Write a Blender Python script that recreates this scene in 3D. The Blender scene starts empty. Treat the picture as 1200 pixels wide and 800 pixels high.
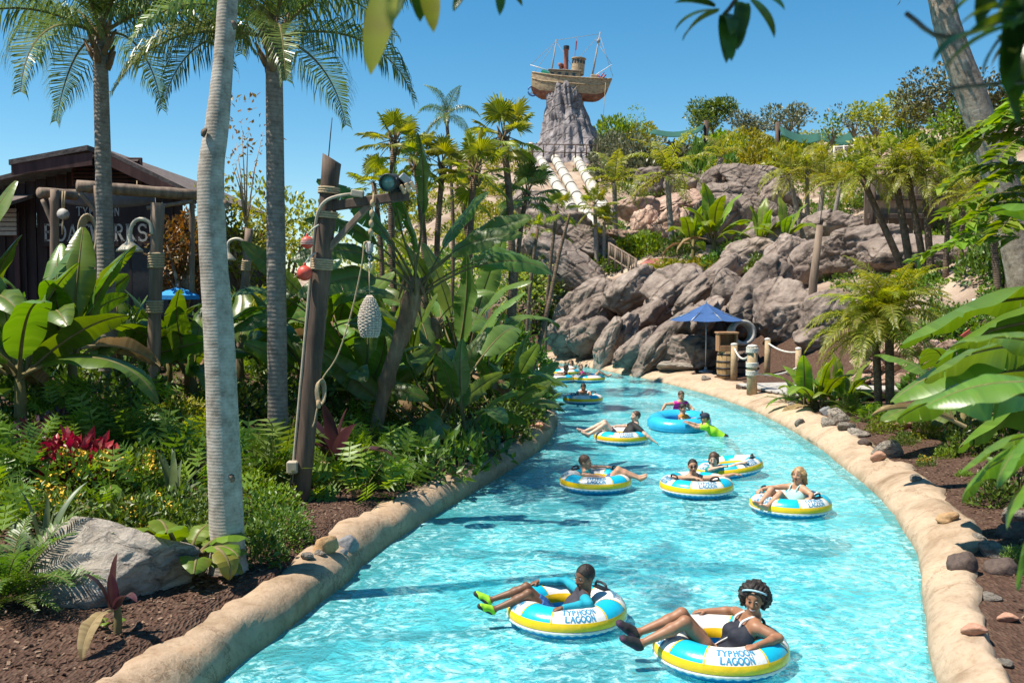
import bpy, math, random
import numpy as np
from mathutils import Vector, Matrix, Euler, noise as mnoise

# ------------------------------------------------------------------ camera, sky, sun
SC = bpy.context.scene
COL = SC.collection
CAMZ, FPX, PITCH = 3.3, 1100.0, math.atan(57 / 1100.0)
SUN = Vector((-1.0, -0.22, 1.95)).normalized()          # direction towards the sun

cam_data = bpy.data.cameras.new('camera')
cam = bpy.data.objects.new('camera', cam_data)
COL.objects.link(cam)
cam.location = (0, 0, CAMZ)
cam.rotation_euler = (math.pi / 2 - PITCH, 0, 0)
cam_data.lens = 33.0
cam_data.sensor_width = 36.0
cam_data.clip_start = 0.05
cam_data.clip_end = 3000
cam_data.dof.use_dof = True
cam_data.dof.focus_distance = 13.0
cam_data.dof.aperture_fstop = 4.0
SC.camera = cam

W = bpy.data.worlds.new('World')
SC.world = W
W.use_nodes = True
wn, wl = W.node_tree.nodes, W.node_tree.links
bg = wn['Background']
sky = wn.new('ShaderNodeTexSky')
sky.sky_type = 'NISHITA'
sky.sun_disc = False
sky.sun_elevation = math.asin(SUN.z)
sky.sun_rotation = math.atan2(SUN.x, SUN.y)
sky.air_density = 1.0
sky.dust_density = 0.0
sky.ozone_density = 3.0
deep = wn.new('ShaderNodeHueSaturation')                # the clear deep blue of this day
deep.inputs['Saturation'].default_value = 1.34; deep.inputs['Hue'].default_value = .488; deep.inputs['Value'].default_value = .97
wl.new(sky.outputs[0], deep.inputs['Color']); wl.new(deep.outputs[0], bg.inputs[0])
bg.inputs[1].default_value = 0.088

sl = bpy.data.lights.new('sun', 'SUN')
sl.energy = 5.0
sl.angle = math.radians(0.5)
sl.color = (1.0, 0.93, 0.80)
so = bpy.data.objects.new('sun', sl)
COL.objects.link(so)
so.rotation_euler = SUN.to_track_quat('Z', 'Y').to_euler()
so.location = (-40, 0, 60)

SC.view_settings.view_transform = 'Standard'
SC.view_settings.look = 'None'
SC.view_settings.exposure = 0.78
SC.view_settings.gamma = 1.0
SC.render.engine = 'CYCLES'
SC.cycles.max_bounces = 8
SC.cycles.transparent_max_bounces = 16
SC.cycles.caustics_reflective = False
SC.cycles.caustics_refractive = False

rng = np.random.default_rng(7)
random.seed(7)

# ------------------------------------------------------------------ helpers: placing
def ray(px, py):
	a, b = (px - 600) / FPX, -(py - 400) / FPX
	c, s = math.cos(PITCH), math.sin(PITCH)
	return Vector((a, c + b * s, -s + b * c))

def at(px, py, d):
	r = ray(px, py)
	return Vector((0, 0, CAMZ)) + r * (d / r.y)

def on(px, py, z=0.0):
	r = ray(px, py)
	return Vector((0, 0, CAMZ)) + r * ((z - CAMZ) / r.z)

def sstep(a, b, x):
	t = np.clip((np.asarray(x, float) - a) / (b - a), 0, 1)
	return t * t * (3 - 2 * t)

# ------------------------------------------------------------------ helpers: objects
def link(name, me, mats=None, parent=None, loc=(0, 0, 0), rot=None, scale=None):
	o = bpy.data.objects.new(name, me)
	COL.objects.link(o)
	if mats is not None and me is not None and not me.materials:
		for m in (mats if isinstance(mats, (list, tuple)) else [mats]):
			me.materials.append(m)
	if parent is not None:
		o.parent = parent
	o.location = loc
	if rot is not None:
		o.rotation_euler = rot
	if scale is not None:
		o.scale = scale if hasattr(scale, '__len__') else (scale,) * 3
	return o

def tag(o, label=None, cat=None, group=None, kind=None):
	if label: o['label'] = label
	if cat: o['category'] = cat
	if group: o['group'] = group
	if kind: o['kind'] = kind
	return o

def thing(name, loc, label, cat, group=None, rotz=0.0, rot=None, scale=None):
	o = bpy.data.objects.new(name, None)
	COL.objects.link(o)
	o.empty_display_size = 0.1
	o.location = loc
	o.rotation_euler = rot if rot is not None else (0, 0, rotz)
	if scale is not None:
		o.scale = scale if hasattr(scale, '__len__') else (scale,) * 3
	return tag(o, label, cat, group)

def dup(root, loc, label=None, rot=None, scale=None, group=None):
	r = root.copy()
	COL.objects.link(r)
	r.location = loc
	if rot is not None: r.rotation_euler = rot
	if scale is not None: r.scale = scale if hasattr(scale, '__len__') else (scale,) * 3
	if label: r['label'] = label
	if group: r['group'] = group
	for ch in list(root.children):
		c = ch.copy(); COL.objects.link(c); c.parent = r
		for g in ch.children:
			e = g.copy(); COL.objects.link(e); e.parent = c
	return r

# ------------------------------------------------------------------ helpers: meshes
class Geo:
	"""collects vertices, faces, a per-vertex tint and a material index per face"""
	def __init__(s):
		s.v, s.f, s.t, s.m, s.n = [], [], [], [], 0
	def add(s, V, F, tint=0.5, mat=0):
		V = np.asarray(V, float).reshape(-1, 3)
		s.v.append(V)
		for f in (F if isinstance(F, (list, tuple)) and len(F) and isinstance(F[0], np.ndarray) and F[0].ndim == 2 else [F]):
			f = np.asarray(f, int)
			if f.size == 0: continue
			s.f.append(f + s.n)
			s.m.append(np.full(len(f), mat))
		s.t.append(np.broadcast_to(np.asarray(tint, float), (len(V),)).copy())
		s.n += len(V)
		return s
	def mesh(s, name, mats=None, smooth=True):
		me = bpy.data.meshes.new(name)
		V = np.concatenate(s.v); T = np.concatenate(s.t)
		loops = np.concatenate([f.ravel() for f in s.f])
		cnt = np.concatenate([np.full(len(f), f.shape[1]) for f in s.f])
		mi = np.concatenate(s.m)
		me.vertices.add(len(V)); me.vertices.foreach_set('co', V.astype(np.float32).ravel())
		me.loops.add(len(loops)); me.loops.foreach_set('vertex_index', loops.astype(np.int32))
		me.polygons.add(len(cnt))
		st = np.concatenate([[0], np.cumsum(cnt)[:-1]])
		me.polygons.foreach_set('loop_start', st.astype(np.int32))
		me.polygons.foreach_set('loop_total', cnt.astype(np.int32))
		me.polygons.foreach_set('material_index', mi.astype(np.int32))
		me.polygons.foreach_set('use_smooth', np.full(len(cnt), bool(smooth)))
		a = me.attributes.new('tint', 'FLOAT', 'POINT')
		a.data.foreach_set('value', T.astype(np.float32))
		me.update(calc_edges=True)
		me.validate()
		if mats is not None:
			for m in (mats if isinstance(mats, (list, tuple)) else [mats]):
				me.materials.append(m)
		return me

def unit(v):
	v = np.asarray(v, float)
	return v / np.maximum(np.linalg.norm(v, axis=-1, keepdims=True), 1e-9)

def frames(P):
	"""tangent frames along a polyline"""
	P = np.asarray(P, float)
	T = unit(np.gradient(P, axis=0))
	ref = np.array([0, 0, 1.0]) if abs(T[:, 2]).mean() < .8 else np.array([1.0, 0, 0])
	X = unit(np.cross(T, ref)); Y = np.cross(X, T)
	return T, X, Y

def tube(P, R, n=8, cap=True):
	P = np.asarray(P, float); m = len(P)
	R = np.broadcast_to(np.asarray(R, float), (m,))
	T, X, Y = frames(P)
	a = np.arange(n) * 2 * math.pi / n
	V = (P[:, None] + R[:, None, None] * (np.cos(a)[None, :, None] * X[:, None] + np.sin(a)[None, :, None] * Y[:, None])).reshape(-1, 3)
	i, j = np.meshgrid(np.arange(m - 1), np.arange(n), indexing='ij')
	j2 = (j + 1) % n
	Q = np.stack([i * n + j, i * n + j2, (i + 1) * n + j2, (i + 1) * n + j], -1).reshape(-1, 4)
	fs = [Q]
	if cap:
		c0, c1 = m * n, m * n + 1
		V = np.vstack([V, P[0], P[-1]])
		jj = np.arange(n); j3 = (jj + 1) % n
		fs.append(np.stack([np.full(n, c0), j3, jj], -1))
		fs.append(np.stack([np.full(n, c1), (m - 1) * n + jj, (m - 1) * n + j3], -1))
	return V, fs

def lathe(prof, n=16, axis_origin=(0, 0, 0)):
	"""prof: list of (r, z) turned about z"""
	prof = np.asarray(prof, float); m = len(prof)
	a = np.arange(n) * 2 * math.pi / n
	V = np.stack([prof[:, 0][:, None] * np.cos(a), prof[:, 0][:, None] * np.sin(a), np.repeat(prof[:, 1][:, None], n, 1)], -1).reshape(-1, 3) + np.asarray(axis_origin)
	i, j = np.meshgrid(np.arange(m - 1), np.arange(n), indexing='ij'); j2 = (j + 1) % n
	return V, [np.stack([i * n + j, i * n + j2, (i + 1) * n + j2, (i + 1) * n + j], -1).reshape(-1, 4)]

def box(c, s, R=None, bev=0.0):
	"""box centred at c, full size s, optional 3x3 rotation, chamfered when bev > 0"""
	s = np.asarray(s, float) / 2
	if bev <= 0:
		V = np.array([[x, y, z] for x in (-1, 1) for y in (-1, 1) for z in (-1, 1)], float) * s
		F = np.array([[0, 1, 3, 2], [4, 6, 7, 5], [0, 4, 5, 1], [2, 3, 7, 6], [0, 2, 6, 4], [1, 5, 7, 3]])
		fs = [F]
	else:
		b = min(bev, s.min() * .9)
		V, idx = [], {}
		for x in (-1, 1):
			for y in (-1, 1):
				for z in (-1, 1):
					for k in range(3):
						p = np.array([x, y, z]) * s
						q = np.array([x, y, z]) * (s - b)
						q[k] = p[k]
						idx[(x, y, z, k)] = len(V); V.append(q)
		V = np.array(V)
		Q, Tt = [], []
		for k in range(3):
			o1, o2 = [a for a in range(3) if a != k]
			for sg in (-1, 1):
				ring = []
				for (u, v) in ((-1, -1), (1, -1), (1, 1), (-1, 1)):
					c3 = [0, 0, 0]; c3[k] = sg; c3[o1] = u; c3[o2] = v
					ring.append(idx[(*c3, k)])
				Q.append(ring)
		for k in range(3):
			o1, o2 = [a for a in range(3) if a != k]
			for u in (-1, 1):
				for v in (-1, 1):
					a3 = [0, 0, 0]; a3[o1] = u; a3[o2] = v
					a3[k] = -1; A = tuple(a3); a3[k] = 1; B = tuple(a3)
					Q.append([idx[(*A, o1)], idx[(*B, o1)], idx[(*B, o2)], idx[(*A, o2)]])
		for x in (-1, 1):
			for y in (-1, 1):
				for z in (-1, 1):
					Tt.append([idx[(x, y, z, k)] for k in range(3)])
		fs = [np.array(Q), np.array(Tt)]
	if R is not None:
		V = V @ np.asarray(R, float).T
	return V + np.asarray(c, float), fs

def rotm(e):
	return np.array(Euler(e).to_matrix())

def smooth_line(P, step):
	"""Catmull-Rom through P, resampled about every step"""
	P = np.asarray(P, float)
	Q = np.vstack([2 * P[0] - P[1], P, 2 * P[-1] - P[-2]])
	out = []
	for i in range(1, len(Q) - 2):
		n = max(2, int(np.linalg.norm(Q[i + 1] - Q[i]) / step))
		t = np.arange(n)[:, None] / n
		a, b, c, d = Q[i - 1], Q[i], Q[i + 1], Q[i + 2]
		out.append(.5 * (2 * b + (c - a) * t + (2 * a - 5 * b + 4 * c - d) * t ** 2 + (3 * b - a - 3 * c + d) * t ** 3))
	out.append(P[-1:])
	return np.vstack(out)

def fbm(P, scale=1.0, oct_=4):
	P = np.asarray(P, float) * scale
	return np.array([mnoise.fractal(Vector(p), 1.0, 2.0, oct_) for p in P])

def inst(V0, F0, P, D, N, S):
	"""many copies of a template: y axis along D, z axis near N, scaled by S (n,) or (n,3)"""
	V0 = np.asarray(V0, float); n = len(P)
	D = unit(D); N = np.asarray(N, float)
	X = unit(np.cross(D, N)); Z = np.cross(X, D)
	S = np.asarray(S, float)
	if S.ndim == 1: S = np.repeat(S[:, None], 3, 1)
	L = V0[None] * S[:, None, :]
	V = P[:, None] + L[..., :1] * X[:, None] + L[..., 1:2] * D[:, None] + L[..., 2:] * Z[:, None]
	F = [(np.asarray(f)[None] + (np.arange(n) * len(V0))[:, None, None]).reshape(-1, np.asarray(f).shape[1]) for f in F0]
	return V.reshape(-1, 3), F

# ------------------------------------------------------------------ helpers: materials
def newmat(name):
	m = bpy.data.materials.new(name)
	m.use_nodes = True
	nt = m.node_tree
	return m, nt, nt.nodes, nt.links, nt.nodes['Principled BSDF']

def ramp(nodes, stops):
	r = nodes.new('ShaderNodeValToRGB')
	e = r.color_ramp.elements
	while len(e) > 1: e.remove(e[-1])
	e[0].position = stops[0][0]; e[0].color = (*stops[0][1], 1)
	for p, c in stops[1:]:
		k = e.new(p); k.color = (*c, 1)
	return r

def mat(name, cols, scale=4.0, rough=.6, bump=.2, bscale=None, detail=6, stretch=None, spec=.4, metal=0.0, coords='Object', bdist=.02, vary=0.0):
	"""noise between the colours in cols, with bump"""
	m, nt, n, l, b = newmat(name)
	tc = n.new('ShaderNodeTexCoord')
	mp = n.new('ShaderNodeMapping')
	l.new(tc.outputs[coords], mp.inputs[0])
	if stretch: mp.inputs['Scale'].default_value = stretch
	nz = n.new('ShaderNodeTexNoise'); nz.inputs['Scale'].default_value = scale; nz.inputs['Detail'].default_value = detail
	nz.inputs['Roughness'].default_value = .65
	l.new(mp.outputs[0], nz.inputs[0])
	k = len(cols)
	r = ramp(n, [(.3 + .4 * i / max(1, k - 1), c) for i, c in enumerate(cols)])
	l.new(nz.outputs[0], r.inputs[0])
	out = r.outputs[0]
	if vary > 0:
		oi = n.new('ShaderNodeObjectInfo'); hs = n.new('ShaderNodeHueSaturation')
		mr = n.new('ShaderNodeMapRange'); mr.inputs[3].default_value = 1 - vary; mr.inputs[4].default_value = 1 + vary
		l.new(oi.outputs['Random'], mr.inputs[0]); l.new(mr.outputs[0], hs.inputs['Value']); l.new(out, hs.inputs['Color'])
		out = hs.outputs[0]
	l.new(out, b.inputs['Base Color'])
	b.inputs['Roughness'].default_value = rough
	b.inputs['Specular IOR Level'].default_value = spec
	b.inputs['Metallic'].default_value = metal
	if bump > 0:
		n2 = n.new('ShaderNodeTexNoise'); n2.inputs['Scale'].default_value = bscale or scale * 4; n2.inputs['Detail'].default_value = 5
		l.new(mp.outputs[0], n2.inputs[0])
		bp = n.new('ShaderNodeBump'); bp.inputs['Strength'].default_value = bump; bp.inputs['Distance'].default_value = bdist
		l.new(n2.outputs[0], bp.inputs['Height']); l.new(bp.outputs[0], b.inputs['Normal'])
	return m

def leafmat(name, cols, rough=.42, trans=.3, tcol=None, vary=.12, spec=.45, hue=.02, blotch=.55):
	"""leaf colour picked per leaf by the tint attribute; light also shines through"""
	m, nt, n, l, b = newmat(name)
	at_ = n.new('ShaderNodeAttribute'); at_.attribute_name = 'tint'
	k = len(cols)
	r = ramp(n, [(i / max(1, k - 1), c) for i, c in enumerate(cols)])
	l.new(at_.outputs['Fac'], r.inputs[0])
	oi = n.new('ShaderNodeObjectInfo'); hs = n.new('ShaderNodeHueSaturation')
	mr = n.new('ShaderNodeMapRange'); mr.inputs[3].default_value = 1 - vary; mr.inputs[4].default_value = 1 + vary
	l.new(oi.outputs['Random'], mr.inputs[0]); l.new(mr.outputs[0], hs.inputs['Value'])
	mh = n.new('ShaderNodeMapRange'); mh.inputs[3].default_value = .5 - hue; mh.inputs[4].default_value = .5 + hue
	l.new(oi.outputs['Random'], mh.inputs[0]); l.new(mh.outputs[0], hs.inputs['Hue'])
	l.new(r.outputs[0], hs.inputs['Color'])
	# browned, blotched patches here and there
	tc = n.new('ShaderNodeTexCoord'); nz = n.new('ShaderNodeTexNoise'); nz.inputs['Scale'].default_value = 5; nz.inputs['Detail'].default_value = 6; nz.inputs['Roughness'].default_value = .7
	l.new(tc.outputs['Object'], nz.inputs[0])
	rb = ramp(n, [(.60, (0, 0, 0)), (.72, (1, 1, 1))]); l.new(nz.outputs[0], rb.inputs[0])
	mb = n.new('ShaderNodeMix'); mb.data_type = 'RGBA'; l.new(hs.outputs[0], mb.inputs[6]); mb.inputs[7].default_value = (.26, .19, .06, 1)
	mf = n.new('ShaderNodeMath'); mf.operation = 'MULTIPLY'; mf.inputs[1].default_value = blotch; l.new(rb.outputs[0], mf.inputs[0]); l.new(mf.outputs[0], mb.inputs[0])
	l.new(mb.outputs[2], b.inputs['Base Color'])
	b.inputs['Roughness'].default_value = rough
	b.inputs['Specular IOR Level'].default_value = spec
	tr = n.new('ShaderNodeBsdfTranslucent')
	h2 = n.new('ShaderNodeHueSaturation'); h2.inputs['Saturation'].default_value = 1.15; h2.inputs['Value'].default_value = 1.5; h2.inputs['Hue'].default_value = .485
	l.new(hs.outputs[0], h2.inputs['Color']); l.new(h2.outputs[0], tr.inputs[0])
	mx = n.new('ShaderNodeMixShader'); mx.inputs[0].default_value = trans
	l.new(b.outputs[0], mx.inputs[1]); l.new(tr.outputs[0], mx.inputs[2])
	l.new(mx.outputs[0], n['Material Output'].inputs[0])
	return m
# ------------------------------------------------------------------ river outline and the lie of the land
LEFT = [(-3.4, -12), (-3.3, -2), (-3.15, 3), (-2.8, 6), (-2.45, 8), (-2.2, 9.03), (-1.9, 10.5), (-1.64, 12), (-1.03, 14.1), (-.44, 16),
		(0, 17.5), (.53, 19.4), (.95, 21.7), (1.18, 24.7), (1.0, 28.1), (.2, 31.5), (-2.2, 34.6), (-7, 37), (-24, 38)]
RIGHT = [(2.2, -12), (2.3, -2), (2.6, 3), (3.1, 6), (3.66, 8), (4.29, 9.6), (5.0, 11.4), (5.44, 12.9), (5.87, 14.7), (6.2, 17.1), (6.6, 20.7),
		 (6.75, 24.7), (6.5, 29), (5.6, 34), (4.1, 39.0), (1.9, 44.5), (-2.5, 47.5), (-9, 48.6), (-24, 49)]
LL = smooth_line(np.array(LEFT), .2)
RR = smooth_line(np.array(RIGHT), .2)

def seg_dist(X, Y, P):
	"""distance from points to polyline P (coarse copy)"""
	P = P[::3]
	best = np.full(X.shape, 1e9)
	for (a, b) in zip(P[:-1], P[1:]):
		d = b - a
		t = np.clip(((X - a[0]) * d[0] + (Y - a[1]) * d[1]) / (d @ d), 0, 1)
		best = np.minimum(best, np.hypot(X - a[0] - t * d[0], Y - a[1] - t * d[1]))
	return best

POLY = np.vstack([LL, RR[::-1]])
def inside(X, Y, P):
	c = np.zeros(X.shape, bool)
	n = len(P); j = n - 1
	for i in range(n):
		xi, yi, xj, yj = P[i, 0], P[i, 1], P[j, 0], P[j, 1]
		if yi != yj:
			c ^= ((yi > Y) != (yj > Y)) & (X < (xj - xi) * (Y - yi) / (yj - yi) + xi)
		j = i
	return c

HX = [0, 1.2, 4, 9, 20, 32, 50, 60, 80, 130, 400]
HZ = [0, .3, 2.6, 4.4, 8.3, 12.6, 17.4, 18.0, 17.0, 7.0, 2.0]
def ground_z(X, Y):
	X = np.asarray(X, float); Y = np.asarray(Y, float)
	dl, dr = seg_dist(X, Y, LL), seg_dist(X, Y, RR)
	ins = inside(X, Y, POLY[::2])
	left = (dl < dr)
	zl = .35 + 1.22 * sstep(.8, 8.5, dl) + .12 * np.sin(X * 1.3 + Y * .7) * sstep(1.5, 4, dl)
	s = np.maximum(0, dr - 2.2) * sstep(19, 35, Y) * (1 - sstep(-4, -16, X) * .9)
	zr = .25 + .18 * sstep(.5, 2.5, dr) + .9 * sstep(3, 9, dr) * (1 - sstep(22, 34, Y)) + np.interp(s, HX, HZ) + .1 * np.sin(X * 1.7 - Y) * sstep(2, 4, dr)
	z = np.where(left, zl, zr)
	d = np.where(left, dl, dr)
	lip = np.where(left, .42, .16 + .2 * sstep(9, 14, Y) + .44 * sstep(21, 32, Y))
	z = z - 1.2 * (1 - sstep(lip - .25, lip, d)) 
	z = np.where(ins, -1.6, z)
	far = np.hypot(X, Y - 30)
	z = np.where(far > 260, np.minimum(z, .5), z)
	return z

def gz(x, y):
	return float(ground_z(np.array([x]), np.array([y]))[0])

def ong(px, py, dmin=4.0, dmax=140.0):
	"""first point of the land seen through a pixel"""
	r = ray(px, py)
	d = np.arange(dmin, dmax, .1)
	X = r.x / r.y * d; Z = CAMZ + r.z / r.y * d
	g = ground_z(X, d)
	k = np.nonzero(Z <= g)[0]
	i = k[0] if len(k) else len(d) - 1
	return Vector((X[i], d[i], g[i]))

def gpt(px, d, dz=0.0):
	"""the point on the land at a pixel column and a distance"""
	x = (px - 600) / FPX * d * math.cos(PITCH) if False else (px - 600) / FPX * d
	return Vector((x, d, gz(x, d) + dz))

# ------------------------------------------------------------------ materials of the setting
def ground_material():
	m, nt, n, l, b = newmat('mulch_and_earth')
	tc = n.new('ShaderNodeTexCoord')
	nz = n.new('ShaderNodeTexNoise'); nz.inputs['Scale'].default_value = 26; nz.inputs['Detail'].default_value = 8; nz.inputs['Roughness'].default_value = .75
	l.new(tc.outputs['Object'], nz.inputs[0])
	vo = n.new('ShaderNodeTexVoronoi'); vo.inputs['Scale'].default_value = 34; vo.feature = 'F1'
	mp = n.new('ShaderNodeMapping'); mp.inputs['Scale'].default_value = (1, .45, 1); mp.inputs['Rotation'].default_value = (0, 0, .5)
	l.new(tc.outputs['Object'], mp.inputs[0]); l.new(mp.outputs[0], vo.inputs[0])
	r = ramp(n, [(.30, (.016, .009, .006)), (.5, (.055, .030, .021)), (.62, (.11, .063, .044)), (.78, (.20, .13, .095))])
	mx = n.new('ShaderNodeMix'); mx.data_type = 'RGBA'; mx.inputs[0].default_value = .45
	r2 = ramp(n, [(0.0, (.17, .09, .06)), (.5, (.06, .032, .022)), (1, (.23, .15, .105))])
	l.new(nz.outputs[0], r.inputs[0]); l.new(vo.outputs['Color'], r2.inputs[0])
	l.new(r.outputs[0], mx.inputs[6]); l.new(r2.outputs[0], mx.inputs[7])
	sp = n.new('ShaderNodeSeparateXYZ'); l.new(tc.outputs['Object'], sp.inputs[0])
	mh = n.new('ShaderNodeMapRange'); mh.inputs[1].default_value = 2.3; mh.inputs[2].default_value = 3.2; l.new(sp.outputs[2], mh.inputs[0])
	n4 = n.new('ShaderNodeTexNoise'); n4.inputs['Scale'].default_value = .5; n4.inputs['Detail'].default_value = 9; l.new(tc.outputs['Object'], n4.inputs[0])
	r4 = ramp(n, [(.35, (.20, .14, .10)), (.5, (.34, .25, .19)), (.65, (.45, .35, .27))]); l.new(n4.outputs[0], r4.inputs[0])
	m4 = n.new('ShaderNodeMix'); m4.data_type = 'RGBA'; l.new(mh.outputs[0], m4.inputs[0]); l.new(mx.outputs[2], m4.inputs[6]); l.new(r4.outputs[0], m4.inputs[7])
	l.new(m4.outputs[2], b.inputs['Base Color'])
	b.inputs['Roughness'].default_value = .9; b.inputs['Specular IOR Level'].default_value = .2
	bp = n.new('ShaderNodeBump'); bp.inputs['Strength'].default_value = .9; bp.inputs['Distance'].default_value = .03
	l.new(vo.outputs['Distance'], bp.inputs['Height']); l.new(bp.outputs[0], b.inputs['Normal'])
	return m

def bank_material(name, tone, stain=1.0):
	m, nt, n, l, b = newmat(name)
	tc = n.new('ShaderNodeTexCoord')
	nz = n.new('ShaderNodeTexNoise'); nz.inputs['Scale'].default_value = 1.6; nz.inputs['Detail'].default_value = 9; nz.inputs['Roughness'].default_value = .62
	l.new(tc.outputs['Object'], nz.inputs[0])
	t = np.array(tone)
	r = ramp(n, [(.28, tuple(t * (.62, .60, .55))), (.45, tuple(t * .92)), (.58, tuple(t * 1.06)), (.75, tuple(t * (1.0, .90, .80)))])
	l.new(nz.outputs[0], r.inputs[0])
	# algae and damp stain close to the water line
	sp = n.new('ShaderNodeSeparateXYZ'); l.new(tc.outputs['Object'], sp.inputs[0])
	n3 = n.new('ShaderNodeTexNoise'); n3.inputs['Scale'].default_value = 2.5; n3.inputs['Detail'].default_value = 5; l.new(tc.outputs['Object'], n3.inputs[0])
	ad = n.new('ShaderNodeMath'); ad.operation = 'MULTIPLY_ADD'; ad.inputs[1].default_value = -.22; l.new(n3.outputs[0], ad.inputs[0]); l.new(sp.outputs[2], ad.inputs[2])
	mr = n.new('ShaderNodeMapRange'); mr.inputs[1].default_value = -.09 - (1 - stain) * .12; mr.inputs[2].default_value = .06 - (1 - stain) * .12; mr.inputs[3].default_value = .75; mr.inputs[4].default_value = 0
	l.new(ad.outputs[0], mr.inputs[0])
	mx = n.new('ShaderNodeMix'); mx.data_type = 'RGBA'; l.new(mr.outputs[0], mx.inputs[0]); l.new(r.outputs[0], mx.inputs[6]); mx.inputs[7].default_value = (.20, .17, .105, 1)
	# fine pits
	n2 = n.new('ShaderNodeTexNoise'); n2.inputs['Scale'].default_value = 14; n2.inputs['Detail'].default_value = 7; n2.inputs['Roughness'].default_value = .7
	l.new(tc.outputs['Object'], n2.inputs[0])
	r3 = ramp(n, [(.3, (.72, .68, .62)), (.5, (1, 1, 1))]); l.new(n2.outputs[0], r3.inputs[0])
	m2 = n.new('ShaderNodeMix'); m2.data_type = 'RGBA'; m2.blend_type = 'MULTIPLY'; m2.inputs[0].default_value = .9
	l.new(mx.outputs[2], m2.inputs[6]); l.new(r3.outputs[0], m2.inputs[7])
	n5 = n.new('ShaderNodeTexNoise'); n5.inputs['Scale'].default_value = .75; n5.inputs['Detail'].default_value = 10; n5.inputs['Roughness'].default_value = .7; n5.inputs['Distortion'].default_value = .6
	l.new(tc.outputs['Object'], n5.inputs[0])
	r5 = ramp(n, [(.36, (.60, .53, .46)), (.46, (.92, .90, .88)), (.56, (1, 1, 1)), (.68, (.90, .80, .70))]); l.new(n5.outputs[0], r5.inputs[0])
	v5 = n.new('ShaderNodeTexVoronoi'); v5.feature = 'DISTANCE_TO_EDGE'; v5.inputs['Scale'].default_value = .55
	w5 = n.new('ShaderNodeVectorMath'); w5.operation = 'MULTIPLY_ADD'; w5.inputs[1].default_value = (.5, .5, .5); l.new(n2.outputs['Color'], w5.inputs[0]); l.new(tc.outputs['Object'], w5.inputs[2]); l.new(w5.outputs[0], v5.inputs[0])
	r6 = ramp(n, [(0, (.35, .28, .22)), (.012, (1, 1, 1))]); l.new(v5.outputs['Distance'], r6.inputs[0])
	for src in (r5, r6):
		m6 = n.new('ShaderNodeMix'); m6.data_type = 'RGBA'; m6.blend_type = 'MULTIPLY'; m6.inputs[0].default_value = .75
		l.new(m2.outputs[2], m6.inputs[6]); l.new(src.outputs[0], m6.inputs[7]); m2 = m6
	l.new(m2.outputs[2], b.inputs['Base Color'])
	b.inputs['Roughness'].default_value = .85; b.inputs['Specular IOR Level'].default_value = .2
	bp = n.new('ShaderNodeBump'); bp.inputs['Strength'].default_value = .6; bp.inputs['Distance'].default_value = .03
	l.new(n2.outputs[0], bp.inputs['Height']); l.new(bp.outputs[0], b.inputs['Normal'])
	return m

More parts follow.
